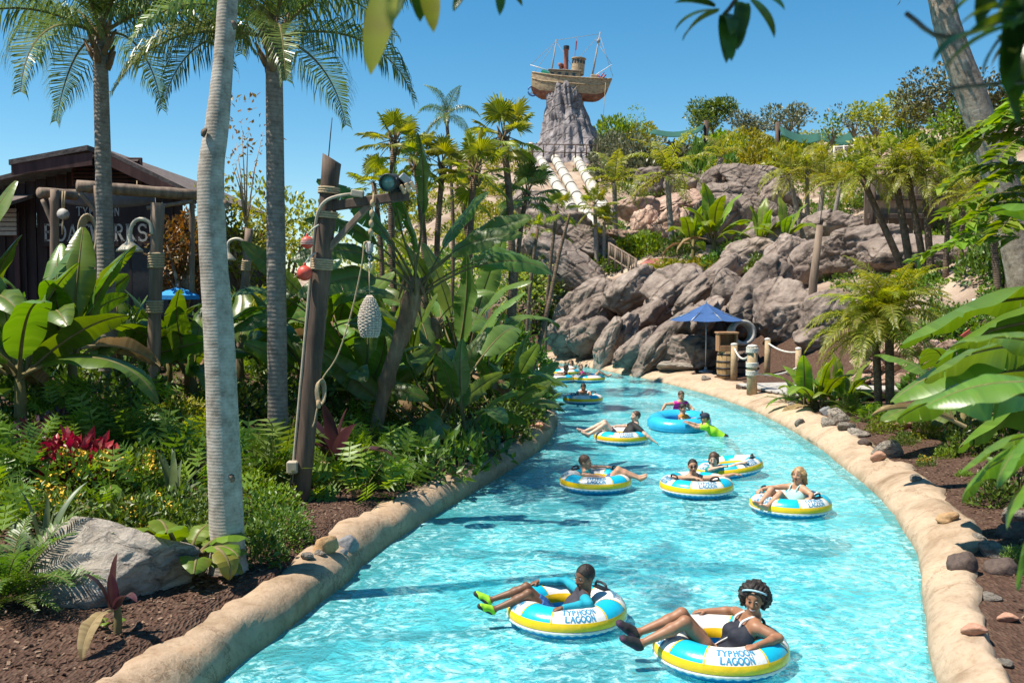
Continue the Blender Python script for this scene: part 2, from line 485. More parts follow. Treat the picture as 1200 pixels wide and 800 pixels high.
def rock_material(name, cols, crack=.55, world=True):
	m, nt, n, l, b = newmat(name)
	tc = n.new('ShaderNodeTexCoord')
	oi = n.new('ShaderNodeObjectInfo')
	ad = n.new('ShaderNodeVectorMath'); ad.operation = 'ADD'
	sc = n.new('ShaderNodeVectorMath'); sc.operation = 'SCALE'; sc.inputs['Scale'].default_value = 9
	cx = n.new('ShaderNodeCombineXYZ')
	for i in range(3): l.new(oi.outputs['Random'], cx.inputs[i])
	l.new(cx.outputs[0], sc.inputs[0]); l.new(sc.outputs[0], ad.inputs[1])
	if world:                                        # grain laid through the whole outcrop, dipping to the left
		geo = n.new('ShaderNodeNewGeometry'); rt = n.new('ShaderNodeMapping'); rt.inputs['Scale'].default_value = (.62, .62, .62); rt.inputs['Rotation'].default_value = (0, math.radians(42), 0)
		l.new(geo.outputs['Position'], rt.inputs[0]); l.new(rt.outputs[0], ad.inputs[0])
	else:
		l.new(tc.outputs['Object'], ad.inputs[0])
	nz = n.new('ShaderNodeTexNoise'); nz.inputs['Scale'].default_value = 2.2; nz.inputs['Detail'].default_value = 10; nz.inputs['Roughness'].default_value = .68
	l.new(ad.outputs[0], nz.inputs[0])
	r = ramp(n, [(.30 + .42 * i / (len(cols) - 1), c) for i, c in enumerate(cols)])
	l.new(nz.outputs[0], r.inputs[0])
	# long cracks along the bedding
	mp = n.new('ShaderNodeMapping'); mp.inputs['Scale'].default_value = (.8, 1.0, 1.5)
	l.new(ad.outputs[0], mp.inputs[0])
	dz = n.new('ShaderNodeTexNoise'); dz.inputs['Scale'].default_value = 1.5; l.new(mp.outputs[0], dz.inputs[0])
	a2 = n.new('ShaderNodeVectorMath'); a2.operation = 'MULTIPLY_ADD'; a2.inputs[1].default_value = (.35, .35, .35); l.new(dz.outputs['Color'], a2.inputs[0]); l.new(mp.outputs[0], a2.inputs[2])
	vo = n.new('ShaderNodeTexVoronoi'); vo.feature = 'DISTANCE_TO_EDGE'; vo.inputs['Scale'].default_value = 1.25
	l.new(a2.outputs[0], vo.inputs[0])
	r2 = ramp(n, [(0, (.22, .18, .16)), (.03, (.7, .68, .66)), (.12, (1, 1, 1))]); l.new(vo.outputs['Distance'], r2.inputs[0])
	mx = n.new('ShaderNodeMix'); mx.data_type = 'RGBA'; mx.blend_type = 'MULTIPLY'; mx.inputs[0].default_value = crack
	l.new(r.outputs[0], mx.inputs[6]); l.new(r2.outputs[0], mx.inputs[7])
	hs = n.new('ShaderNodeHueSaturation'); mr = n.new('ShaderNodeMapRange'); mr.inputs[3].default_value = .85; mr.inputs[4].default_value = 1.15
	l.new(oi.outputs['Random'], mr.inputs[0]); l.new(mr.outputs[0], hs.inputs['Value']); l.new(mx.outputs[2], hs.inputs['Color'])
	l.new(hs.outputs[0], b.inputs['Base Color'])
	b.inputs['Roughness'].default_value = .88; b.inputs['Specular IOR Level'].default_value = .25
	b1 = n.new('ShaderNodeBump'); b1.inputs['Strength'].default_value = .7; b1.inputs['Distance'].default_value = .12
	mn = n.new('ShaderNodeMath'); mn.operation = 'MINIMUM'; mn.inputs[1].default_value = .1; l.new(vo.outputs['Distance'], mn.inputs[0])
	ml = n.new('ShaderNodeMath'); ml.operation = 'MULTIPLY'; ml.inputs[1].default_value = 8; l.new(mn.outputs[0], ml.inputs[0])
	l.new(ml.outputs[0], b1.inputs['Height'])
	b2 = n.new('ShaderNodeBump'); b2.inputs['Strength'].default_value = .9; b2.inputs['Distance'].default_value = .25
	l.new(nz.outputs[0], b2.inputs['Height']); l.new(b1.outputs[0], b2.inputs['Normal']); l.new(b2.outputs[0], b.inputs['Normal'])
	return m

def water_material():
	"""clear water: a mirror film over a see-through tint; the waves gather the light that goes through into a bright net"""
	m, nt, n, l, b = newmat('pool_water')
	tc = n.new('ShaderNodeTexCoord')
	def noise(scale, detail, rough=.55, src=None):
		q = n.new('ShaderNodeTexNoise'); q.inputs['Scale'].default_value = scale; q.inputs['Detail'].default_value = detail; q.inputs['Roughness'].default_value = rough
		l.new(src or tc.outputs['Object'], q.inputs[0]); return q
	# warped coordinates
	wz = noise(1.1, 3)
	wa = n.new('ShaderNodeVectorMath'); wa.operation = 'MULTIPLY_ADD'; wa.inputs[1].default_value = (.55, .55, 0)
	l.new(wz.outputs['Color'], wa.inputs[0]); l.new(tc.outputs['Object'], wa.inputs[2])
	w2 = noise(4.5, 2, src=wa.outputs[0])
	wb = n.new('ShaderNodeVectorMath'); wb.operation = 'MULTIPLY_ADD'; wb.inputs[1].default_value = (.16, .16, 0)
	l.new(w2.outputs['Color'], wb.inputs[0]); l.new(wa.outputs[0], wb.inputs[2])
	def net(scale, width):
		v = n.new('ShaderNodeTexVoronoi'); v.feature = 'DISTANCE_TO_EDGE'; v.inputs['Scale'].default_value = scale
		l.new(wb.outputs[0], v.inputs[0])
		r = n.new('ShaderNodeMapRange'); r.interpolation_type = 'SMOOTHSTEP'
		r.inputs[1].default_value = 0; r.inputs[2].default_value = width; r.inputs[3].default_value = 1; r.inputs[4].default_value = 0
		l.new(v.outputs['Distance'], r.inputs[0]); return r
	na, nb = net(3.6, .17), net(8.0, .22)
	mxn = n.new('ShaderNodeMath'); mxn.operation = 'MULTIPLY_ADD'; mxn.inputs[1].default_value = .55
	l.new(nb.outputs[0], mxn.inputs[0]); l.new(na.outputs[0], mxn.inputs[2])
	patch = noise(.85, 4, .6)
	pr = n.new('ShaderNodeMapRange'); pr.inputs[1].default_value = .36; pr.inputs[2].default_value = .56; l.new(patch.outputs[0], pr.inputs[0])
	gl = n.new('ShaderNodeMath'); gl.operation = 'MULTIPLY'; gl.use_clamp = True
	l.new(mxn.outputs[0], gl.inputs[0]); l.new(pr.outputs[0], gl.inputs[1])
	tint = ramp(n, [(0, (.20, .68, .78)), (.3, (.42, .86, .91)), (.7, (1, 1, 1))])  # caustic light painted as a cell-edge net into the transmission colour
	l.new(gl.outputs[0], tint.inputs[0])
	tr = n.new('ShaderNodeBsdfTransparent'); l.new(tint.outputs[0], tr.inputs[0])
	# ripples
	r1 = noise(3.2, 6, .6, wa.outputs[0]); r2 = noise(11, 3, .5, wb.outputs[0])
	hm = n.new('ShaderNodeMath'); hm.operation = 'MULTIPLY_ADD'; hm.inputs[1].default_value = .35; l.new(r2.outputs[0], hm.inputs[0]); l.new(r1.outputs[0], hm.inputs[2])
	hm.name = 'wave_height'; bp = n.new('ShaderNodeBump'); bp.name = 'wave_bump'; bp.inputs['Strength'].default_value = .9; bp.inputs['Distance'].default_value = .11
	l.new(hm.outputs[0], bp.inputs['Height'])
	gs = n.new('ShaderNodeBsdfGlossy'); gs.inputs['Roughness'].default_value = .09; l.new(bp.outputs[0], gs.inputs['Normal'])
	fr = n.new('ShaderNodeFresnel'); fr.inputs[0].default_value = 1.33; l.new(bp.outputs[0], fr.inputs['Normal'])
	# white froth patches in the colour, also standing in for sun sparkle and caustics
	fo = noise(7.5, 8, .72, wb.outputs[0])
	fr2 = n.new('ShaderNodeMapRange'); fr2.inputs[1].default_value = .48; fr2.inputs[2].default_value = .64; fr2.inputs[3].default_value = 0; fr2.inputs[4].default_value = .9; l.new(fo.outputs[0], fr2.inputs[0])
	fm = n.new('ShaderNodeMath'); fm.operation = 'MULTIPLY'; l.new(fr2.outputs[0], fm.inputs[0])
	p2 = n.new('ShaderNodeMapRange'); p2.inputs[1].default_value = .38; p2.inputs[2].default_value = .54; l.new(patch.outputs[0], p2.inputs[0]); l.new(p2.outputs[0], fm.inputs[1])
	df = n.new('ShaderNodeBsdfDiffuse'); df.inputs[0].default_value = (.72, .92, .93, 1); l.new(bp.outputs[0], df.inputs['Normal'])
	fm.name = 'foam'; m0 = n.new('ShaderNodeMixShader'); m0.name = 'foam_mix'; l.new(fm.outputs[0], m0.inputs[0]); l.new(tr.outputs[0], m0.inputs[1]); l.new(df.outputs[0], m0.inputs[2])  # foam_mix blends in froth together with the painted sparkle and caustics
	body = n.new('ShaderNodeBsdfDiffuse'); body.inputs[0].default_value = (.12, .66, .74, 1)
	mb = n.new('ShaderNodeMixShader'); mb.inputs[0].default_value = .38; l.new(m0.outputs[0], mb.inputs[1]); l.new(body.outputs[0], mb.inputs[2]); m0 = mb
	m1 = n.new('ShaderNodeMixShader'); l.new(fr.outputs[0], m1.inputs[0]); l.new(m0.outputs[0], m1.inputs[1]); l.new(gs.outputs[0], m1.inputs[2])
	l.new(m1.outputs[0], n['Material Output'].inputs[0])
	return m

M_GROUND = ground_material()
M_BANKL = bank_material('tan_concrete_left', (.42, .305, .21))
M_BANKR = bank_material('tan_concrete_right', (.47, .355, .255), .45)
M_ROCK = rock_material('weathered_rock', [(.095, .07, .06), (.215, .165, .138), (.295, .235, .198), (.41, .335, .285)])
M_ROCKPINK = rock_material('reddish_rock', [(.24, .14, .10), (.40, .26, .20), (.50, .35, .27), (.58, .43, .34)])
M_STONE = rock_material('pale_boulder', [(.20, .17, .14), (.36, .31, .26), (.46, .40, .34), (.55, .49, .42)], .3, False)
M_FLOOR = mat('painted_pool_floor', [(.24, .70, .75), (.34, .79, .83), (.46, .86, .88)], scale=1.3, rough=.7, bump=.05)
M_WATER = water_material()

# ------------------------------------------------------------------ ground sheet, pool floor, banks, water
def build_ground():
	xs = np.unique(np.concatenate([np.arange(-14, 16, .28), np.arange(-60, -14, 1.6), np.arange(16, 70, 1.6), np.array([-1500, -700, -300, -150, -90, 95, 150, 300, 700, 1500.])]))
	ys = np.unique(np.concatenate([np.arange(-12, 52, .28), np.arange(52, 140, 1.4), np.array([-400, -100, -40, -20, 150, 170, 200, 250, 320, 450, 700, 1100, 1800.])]))
	X, Y = np.meshgrid(xs, ys, indexing='ij')
	Z = ground_z(X.ravel(), Y.ravel()).reshape(X.shape)
	Z += np.where((Z > 3), .25 * np.sin(X * .9) * np.cos(Y * .8), 0)
	V = np.stack([X, Y, Z], -1).reshape(-1, 3)
	a, b_ = len(xs), len(ys)
	i, j = np.meshgrid(np.arange(a - 1), np.arange(b_ - 1), indexing='ij')
	F = np.stack([i * b_ + j, (i + 1) * b_ + j, (i + 1) * b_ + j + 1, i * b_ + j + 1], -1).reshape(-1, 4)
	g = Geo().add(V, F)
	tag(link('ground', g.mesh('ground', M_GROUND)), kind='structure', label='brown mulch beds and earth slopes around the river')
build_ground()

def strip_between(A, B, n, z):
	"""a sheet between two lines resampled to n points"""
	def rs(P):
		d = np.concatenate([[0], np.cumsum(np.linalg.norm(np.diff(P, axis=0), axis=1))])
		t = np.linspace(0, d[-1], n)
		return np.stack([np.interp(t, d, P[:, 0]), np.interp(t, d, P[:, 1])], -1)
	A, B = rs(A), rs(B)
	cols = [(0, 0.0), (.02, .4), (.07, .85), (.16, 1), (.5, 1), (.84, 1), (.93, .85), (.98, .4), (1, 0.0)]
	k = len(cols) - 1
	V = np.concatenate([np.concatenate([A + (B - A) * t, np.full((n, 1), z * e - (.04 if z < 0 else 0))], 1) for t, e in cols])
	F = []
	for q in range(k):
		i = np.arange(n - 1)
		F.append(np.stack([q * n + i, (q + 1) * n + i, (q + 1) * n + i + 1, q * n + i + 1], -1))
	return V, [np.concatenate(F)]

def offset_line(P, d):
	T = unit(np.gradient(P, axis=0))
	N = np.stack([T[:, 1], -T[:, 0]], -1)
	return P + N * d

g = Geo(); V, F = strip_between(offset_line(LL, -.12), offset_line(RR, .12), 200, -.5); g.add(V, F)
tag(link('pool_floor', g.mesh('pool_floor', M_FLOOR)), kind='structure', label='pale blue painted floor of the lazy river')
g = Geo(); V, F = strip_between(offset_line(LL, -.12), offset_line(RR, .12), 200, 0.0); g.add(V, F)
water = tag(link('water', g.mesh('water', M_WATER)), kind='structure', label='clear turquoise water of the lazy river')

def build_bank(name, line, side, prof, m, label, seed, seglen):
	P = line[(line[:, 1] > -3) & (line[:, 0] > -16)]
	wide = np.where(side > 0, .26 + .2 * sstep(9, 14, P[:, 1]) + .54 * sstep(21, 32, P[:, 1]), 1.0)
	T = unit(np.gradient(P, axis=0))
	N = np.stack([T[:, 1], -T[:, 0]], -1) * side
	n, k = len(P), len(prof)
	d = np.concatenate([[0], np.cumsum(np.linalg.norm(np.diff(P, axis=0), axis=1))])
	V = np.zeros((n, k, 3))
	seg = np.array([mnoise.noise(Vector((t * .35, seed, 0))) for t in d])
	groove = np.exp(-((((d + seg * 1.2) % seglen) - seglen / 2) / .09) ** 2)
	for q, (o, z) in enumerate(prof):
		lump = np.array([mnoise.fractal(Vector((p[0] * 1.1 + o, p[1] * 1.1, seed + z * 2)), 1, 2, 5) for p in P])
		lump2 = np.array([mnoise.fractal(Vector((p[0] * 2.6, p[1] * 2.6 + o * 2, seed + z * 5)), 1, 2, 3) for p in P])
		amt = 1.0 if z > .1 else 0.25
		oo = o * wide + (lump * .10 + lump2 * .03) * amt + .05 * groove * (z > .05)
		zz = z + (lump * .07 + lump2 * .035 - groove * .05) * (z > .1) * (q < k - 1)
		V[:, q, :2] = P + N * oo[:, None]
		V[:, q, 2] = zz
	i, j = np.meshgrid(np.arange(n - 1), np.arange(k - 1), indexing='ij')
	F = np.stack([i * k + j, (i + 1) * k + j, (i + 1) * k + j + 1, i * k + j + 1], -1).reshape(-1, 4)
	g = Geo().add(V.reshape(-1, 3), F)
	return tag(link(name, g.mesh(name, m)), kind='structure', label=label)

build_bank('river_kerb', LL, -1, [(0, -.9), (0, -.03), (.01, .08), (.035, .17), (.09, .26), (.16, .32), (.25, .35), (.36, .36), (.47, .35), (.57, .29), (.66, .15), (.68, -.1)],
		   M_BANKL, 'tan rock-finished concrete kerb along the left planting bed', 3.1, 1.9)
build_bank('river_shore', RR, 1, [(.02, -.9), (0, -.02), (.03, .06), (.14, .14), (.34, .215), (.6, .27), (.9, .31), (1.2, .33), (1.5, .33), (1.8, .26), (1.95, 0), (2, -.2)],
		   M_BANKR, 'pale tan concrete shore along the right side of the river', 8.7, 3.1)

# ------------------------------------------------------------------ the real surfaces, to stand things on
from mathutils.bvhtree import BVHTree
def land_bvh():
	V, F = [], []
	for o in SC.objects:
		if o.type == 'MESH' and o.name.split('.')[0] in ('ground', 'river_kerb', 'river_shore'):
			k = len(V)
			V += [v.co.copy() for v in o.data.vertices]; F += [[i + k for i in p.vertices] for p in o.data.polygons]
	return BVHTree.FromPolygons(V, F)
LAND = land_bvh()
def gz(x, y):
	h = LAND.ray_cast(Vector((x, y, 60)), Vector((0, 0, -1)))[0]
	return h.z if h else 0.0
def ong(px, py, dmin=3.5):
	"""the land seen through a pixel"""
	r = ray(px, py); o = Vector((0, 0, CAMZ)) + r * (dmin / r.y)
	h = LAND.ray_cast(o, r)[0]
	return h if h else at(px, py, 120)
# ------------------------------------------------------------------ plant materials
L_DEEP = leafmat('leaf_deep_green', [(0.032, 0.068, 0.012), (0.080, 0.145, 0.022), (0.14, 0.22, 0.036)], vary=.2)
L_MID = leafmat('leaf_mid_green', [(0.044, 0.098, 0.016), (0.102, 0.182, 0.026), (0.175, 0.273, 0.046)], vary=.2)
L_LIME = leafmat('leaf_lime', [(.07, .13, .012), (.15, .24, .02), (.26, .34, .04)], vary=.15, trans=.38)
L_YELL = leafmat('leaf_yellow_green', [(.12, .15, .015), (.24, .26, .03), (.36, .34, .05), (.16, .19, .03)], vary=.15, trans=.38)
L_GREY = leafmat('leaf_grey_olive', [(.06, .075, .03), (.14, .15, .075), (.22, .21, .12)], vary=.12, trans=.2)
L_BROWN = leafmat('leaf_brown_olive', [(.05, .055, .018), (.11, .11, .035), (.19, .17, .07)], vary=.15, trans=.2)
L_RUST = leafmat('leaf_rust', [(.14, .08, .02), (.28, .17, .04), (.22, .20, .04)], vary=.15, trans=.3)
L_RED = leafmat('leaf_red', [(.11, .012, .014), (.28, .02, .022), (.40, .05, .04)], vary=.1, trans=.25, rough=.35)
L_PURP = leafmat('leaf_purple', [(.035, .014, .018), (.075, .028, .032), (.12, .045, .04)], vary=.1, trans=.22, rough=.3, spec=.6)
L_BAN = leafmat('leaf_banana', [(0.062, 0.118, 0.016), (0.118, 0.205, 0.027), (0.19, 0.28, 0.045)], vary=.18, trans=.33, rough=.34, spec=.5)
L_STREL = leafmat('leaf_blue_green', [(0.066, 0.118, 0.024), (0.12, 0.19, 0.038), (0.17, 0.245, 0.058)], vary=.15, trans=.36, rough=.38, spec=.5)
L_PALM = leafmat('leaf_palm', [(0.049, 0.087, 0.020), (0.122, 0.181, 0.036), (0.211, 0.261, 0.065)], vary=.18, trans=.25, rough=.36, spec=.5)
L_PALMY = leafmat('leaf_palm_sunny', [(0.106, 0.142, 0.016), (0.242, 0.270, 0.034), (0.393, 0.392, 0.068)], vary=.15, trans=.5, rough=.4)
L_DEAD = leafmat('leaf_dry', [(.16, .10, .05), (.28, .19, .10), (.36, .27, .16)], vary=.15, trans=.2, rough=.7, spec=.2)
M_FLOWER = mat('flower_yellow', [(.62, .36, .015), (.75, .48, .03)], scale=20, rough=.6, bump=0)
M_FLOWERW = mat('flower_white', [(.75, .68, .62), (.85, .80, .76)], scale=20, rough=.6, bump=0)

def bark(name, cols, ring=0.0, vert=0.0, rough=.85, bump=.5, rmix=.8):
	m, nt, n, l, b = newmat(name)
	tc = n.new('ShaderNodeTexCoord')
	mp = n.new('ShaderNodeMapping'); mp.inputs['Scale'].default_value = (1, 1, .28) if vert else (1, 1, 1)
	l.new(tc.outputs['Object'], mp.inputs[0])
	nz = n.new('ShaderNodeTexNoise'); nz.inputs['Scale'].default_value = 7; nz.inputs['Detail'].default_value = 9; nz.inputs['Roughness'].default_value = .7
	l.new(mp.outputs[0], nz.inputs[0])
	k = len(cols); r = ramp(n, [(.3 + .4 * i / (k - 1), c) for i, c in enumerate(cols)]); l.new(nz.outputs[0], r.inputs[0])
	out = r.outputs[0]; h = nz.outputs[0]
	if ring:
		wv = n.new('ShaderNodeTexWave'); wv.bands_direction = 'Z'; wv.inputs['Scale'].default_value = ring; wv.inputs['Distortion'].default_value = 2.2; wv.inputs['Detail'].default_value = 3
		wv.inputs['Detail Scale'].default_value = 1.2
		l.new(tc.outputs['Object'], wv.inputs[0])
		r2 = ramp(n, [(0, (.62, .60, .57)), (.3, (1, 1, 1))]); l.new(wv.outputs[0], r2.inputs[0])
		mx = n.new('ShaderNodeMix'); mx.data_type = 'RGBA'; mx.blend_type = 'MULTIPLY'; mx.inputs[0].default_value = rmix
		l.new(out, mx.inputs[6]); l.new(r2.outputs[0], mx.inputs[7]); out = mx.outputs[2]
		ad = n.new('ShaderNodeMath'); ad.operation = 'MULTIPLY_ADD'; ad.inputs[1].default_value = rmix; l.new(wv.outputs[0], ad.inputs[0]); l.new(nz.outputs[0], ad.inputs[2]); h = ad.outputs[0]
	l.new(out, b.inputs['Base Color'])
	b.inputs['Roughness'].default_value = rough; b.inputs['Specular IOR Level'].default_value = .2
	bp = n.new('ShaderNodeBump'); bp.inputs['Strength'].default_value = bump; bp.inputs['Distance'].default_value = .02
	l.new(h, bp.inputs['Height']); l.new(bp.outputs[0], b.inputs['Normal'])
	return m

B_GREY = bark('bark_smooth_grey', [(.17, .145, .115), (.35, .305, .255), (.47, .43, .375)], ring=9, rmix=.22, bump=.35)
B_PALM = bark('bark_palm', [(.15, .12, .10), (.25, .215, .185), (.33, .29, .255)], ring=4.5, bump=.6, rmix=.45)
B_BROWN = bark('bark_brown', [(.07, .042, .03), (.14, .095, .065), (.23, .165, .12)], ring=6, bump=.8, rmix=.5)
B_TREE = bark('bark_flaky', [(.12, .085, .06), (.31, .24, .18), (.50, .42, .34)], vert=0, bump=.9)
B_STEM = bark('stem_green_brown', [(.10, .10, .035), (.16, .13, .055), (.24, .18, .09)], vert=1, bump=.3)
B_BOOT = bark('palm_boots', [(.12, .075, .045), (.22, .14, .085), (.34, .24, .15)], vert=1, bump=.7)

# ------------------------------------------------------------------ leaf templates and plant meshes
LEAF4 = (np.array([[0, 0, 0], [-.24, .45, .07], [0, .5, 0], [.24, .45, .07], [0, 1, -.10]]), [np.array([[0, 2, 1], [0, 3, 2], [1, 2, 4], [2, 3, 4]])])
LEAF2 = (np.array([[0, 0, 0], [-.27, .45, .06], [0, 1, -.08], [.27, .45, .06]]), [np.array([[0, 3, 2, 1]])])
BLADE = (np.array([[-.05, 0, 0], [.05, 0, 0], [-.075, .5, .03], [.075, .5, .03], [0, 1, -.12]]), [np.array([[0, 1, 3, 2]]), np.array([[2, 3, 4]])])
def lobed_leaf():
	"""deeply cut leaf: fingers each side of a midrib"""
	V, F = [[0, 0, 0], [0, .35, .02], [0, .7, 0], [0, 1.05, -.12]], []
	for sg in (-1, 1):
		for k, (y, w, up) in enumerate(((.08, .42, -.05), (.28, .52, -.02), (.5, .46, -.03), (.72, .32, -.05))):
			i = len(V)
			V += [[sg * .02, y - .06, .01], [sg * .02, y + .09, .01], [sg * w, y + .16, up]]
			F.append([i, i + 1, i + 2])
	V += [[-.05, 0, .01], [.05, 0, .01], [0, 1.02, -.1]]
	F.append([len(V) - 3, len(V) - 2, len(V) - 1])
	return np.array(V, float), [np.array(F)]
LOBED = lobed_leaf()

def lump(D, seed, amt=.35, sc=1.7):
	return 1 + amt * np.array([mnoise.fractal(Vector(d) * sc + Vector((seed * 7.3, seed, 3)), 1, 2, 3) for d in D])

def blob(g, c, rad, n, ls, tmpl=LEAF2, seed=0, dome=False, up=.5, inner=.35, flat=0.0, mat_=0, tint=(0, 1), droop=0.0):
	"""leaves spread through an uneven rounded volume"""
	r_ = np.random.default_rng(seed)
	D = unit(r_.normal(size=(n, 3)))
	if dome: D[:, 2] = np.abs(D[:, 2]) * 1.0 - .08
	k = lump(D, seed)
	q = np.where(r_.random(n) < .72, r_.uniform(.78, 1.05, n), r_.uniform(inner, .85, n)) * k
	P = np.asarray(c) + D * q[:, None] * np.asarray(rad)
	dirs = unit(D * .8 + r_.normal(size=(n, 3)) * .55 + np.array([0, 0, up - droop]))
	nor = unit(D * .4 + np.array([0, 0, .8]) + r_.normal(size=(n, 3)) * .45)
	S = ls * r_.uniform(.65, 1.3, n)
	V, F = inst(tmpl[0], tmpl[1], P, dirs, nor, S)
	tn = np.repeat(np.clip(tint[0] + (tint[1] - tint[0]) * r_.beta(1.6, 1.6, n), 0, 1), len(tmpl[0]))
	g.add(V, F, tn, mat_)
	return P

def shrub_mesh(name, rad, n, ls, mats, tmpl=LEAF2, seed=0, flowers=0, **kw):
	g = Geo()
	P = blob(g, (0, 0, rad[2] * .12), rad, n, ls, tmpl, seed, dome=True, **kw)
	r_ = np.random.default_rng(seed + 1)
	if flowers:
		Q = P[P[:, 2] > rad[2] * .55]
		Q = Q[r_.integers(0, len(Q), flowers)]
		for q in Q:
			m = 12
			a = r_.normal(size=(m, 3)) * .03
			V, F = inst(LEAF2[0], LEAF2[1], q + a + np.array([0, 0, .04]), unit(r_.normal(size=(m, 3)) + [0, 0, .4]), np.tile([0, 0, 1.], (m, 1)) + r_.normal(size=(m, 3)) * .3, np.full(m, .06))
			g.add(V, F, .5, 1)
	k = len(mats) - 1
	for i in range(6):
		a = i * 1.05 + seed
		V, F = tube([[.03 * math.cos(a), .03 * math.sin(a), -.25], [rad[0] * .25 * math.cos(a), rad[1] * .25 * math.sin(a), rad[2] * .4], [rad[0] * .55 * math.cos(a), rad[1] * .55 * math.sin(a), rad[2] * .85]], [.018, .012, .005], 5, False)
		g.add(V, F, .4, k)
	return g.mesh(name, mats, smooth=False)

def frond_mesh(name, L, e0, bend, n, ll, lw, mats, seed=0, hang=.5, vee=.4, boot=.10, thick=.03):
	"""feather frond leaving the origin along +x at elevation e0 and bending down by bend along its length"""
	r_ = np.random.default_rng(seed)
	g = Geo()
	m = 14
	t = np.linspace(0, 1, m)
	ang = math.radians(e0) - math.radians(bend) * t ** 1.25
	step = L / (m - 1)
	X = np.concatenate([[0], np.cumsum(np.cos(ang[:-1]) * step)]); Z = np.concatenate([[0], np.cumsum(np.sin(ang[:-1]) * step)])
	C = np.stack([X, .04 * L * np.sin(t * 2.2 + seed) * t, Z], -1)
	V, F = tube(C, thick * (1 - .85 * t), 5, False); g.add(V, F, .35, 1)
	u = np.linspace(boot, .995, n)
	P = np.stack([np.interp(u, t, C[:, k]) for k in range(3)], -1)
	T = unit(np.stack([np.interp(u, t, np.gradient(C[:, k])) for k in range(3)], -1))
	S = unit(np.cross(T, [0, 0, 1.])); U = np.cross(S, T)
	lens = ll * (np.sin(np.clip(u * 1.12, 0, 1) * math.pi * .92 + .25) * .75 + .25) * r_.uniform(.85, 1.1, n)
	for sg in (-1, 1):
		d = unit(S * sg * 1.0 + T * (.35 + .6 * u[:, None]) + U * vee * r_.uniform(.4, 1.5, (n, 1)) + r_.normal(size=(n, 3)) * .08)
		a, b_, c = P, P + d * (lens * .5)[:, None], None
		d2 = unit(d * (1 - hang) + np.array([0, 0, -1.]) * hang + r_.normal(size=(n, 3)) * .06)
		c = b_ + d2 * (lens * .3)[:, None]
		d3 = unit(d2 * .6 + np.array([0, 0, -1.]) * hang * 1.1)
		e = c + d3 * (lens * .25)[:, None]
		wv = T * lw * .5
		VV = np.stack([a - wv * .6, a + wv * .6, b_ - wv, b_ + wv, c - wv * .8, c + wv * .8, e], 1)
		k = np.arange(n)[:, None] * 7
		g.add(VV.reshape(-1, 3), [np.concatenate([k + [0, 1, 3, 2], k + [2, 3, 5, 4]]), k + [4, 5, 6]], np.repeat(np.clip(r_.beta(2, 2, n), 0, 1), 7), 0)
	return g.mesh(name, mats, smooth=False)

def fan_mesh(name, stalk, r, e0, mats, seed=0, segs=26, spread=250, droop=.25):
	r_ = np.random.default_rng(seed)
	g = Geo()
	e = math.radians(e0)
	ax = np.array([math.cos(e), 0, math.sin(e)]); upv = np.array([-math.sin(e), 0, math.cos(e)]); sd = np.array([0, 1., 0])
	C = np.stack([ax * stalk * q + np.array([0, 0, -.12 * stalk * q * q]) for q in np.linspace(0, 1, 5)])
	V, F = tube(C, np.linspace(.03, .014, 5), 5, False); g.add(V, F, .4, 1)
	c = C[-1]
	A = np.radians(np.linspace(-spread / 2, spread / 2, segs + 1))
	for i in range(segs):
		a0, a1 = A[i], A[i + 1]; am = (a0 + a1) / 2
		def dv(a, z): return ax * math.cos(a) + sd * math.sin(a) + upv * z
		rl = r * (1 - .28 * abs(am) / math.radians(spread / 2)) * r_.uniform(.88, 1.05)
		p = [c, c + dv(a0, -.02) * rl * .55, c + dv(am, .06) * rl * .55, c + dv(a1, -.02) * rl * .55]
		tip = c + dv(am, 0) * rl + np.array([0, 0, -droop * rl * r_.uniform(.3, 1.2)])
		mid = c + dv(am, .03) * rl * .8 + np.array([0, 0, -droop * .25 * rl])
		g.add(np.array(p + [mid, tip]), [np.array([[0, 1, 2], [0, 2, 3], [1, 4, 2], [2, 4, 3], [1, 5, 4], [3, 4, 5]])], np.clip(r_.beta(2, 2), 0, 1), 0)
	return g.mesh(name, mats, smooth=False)

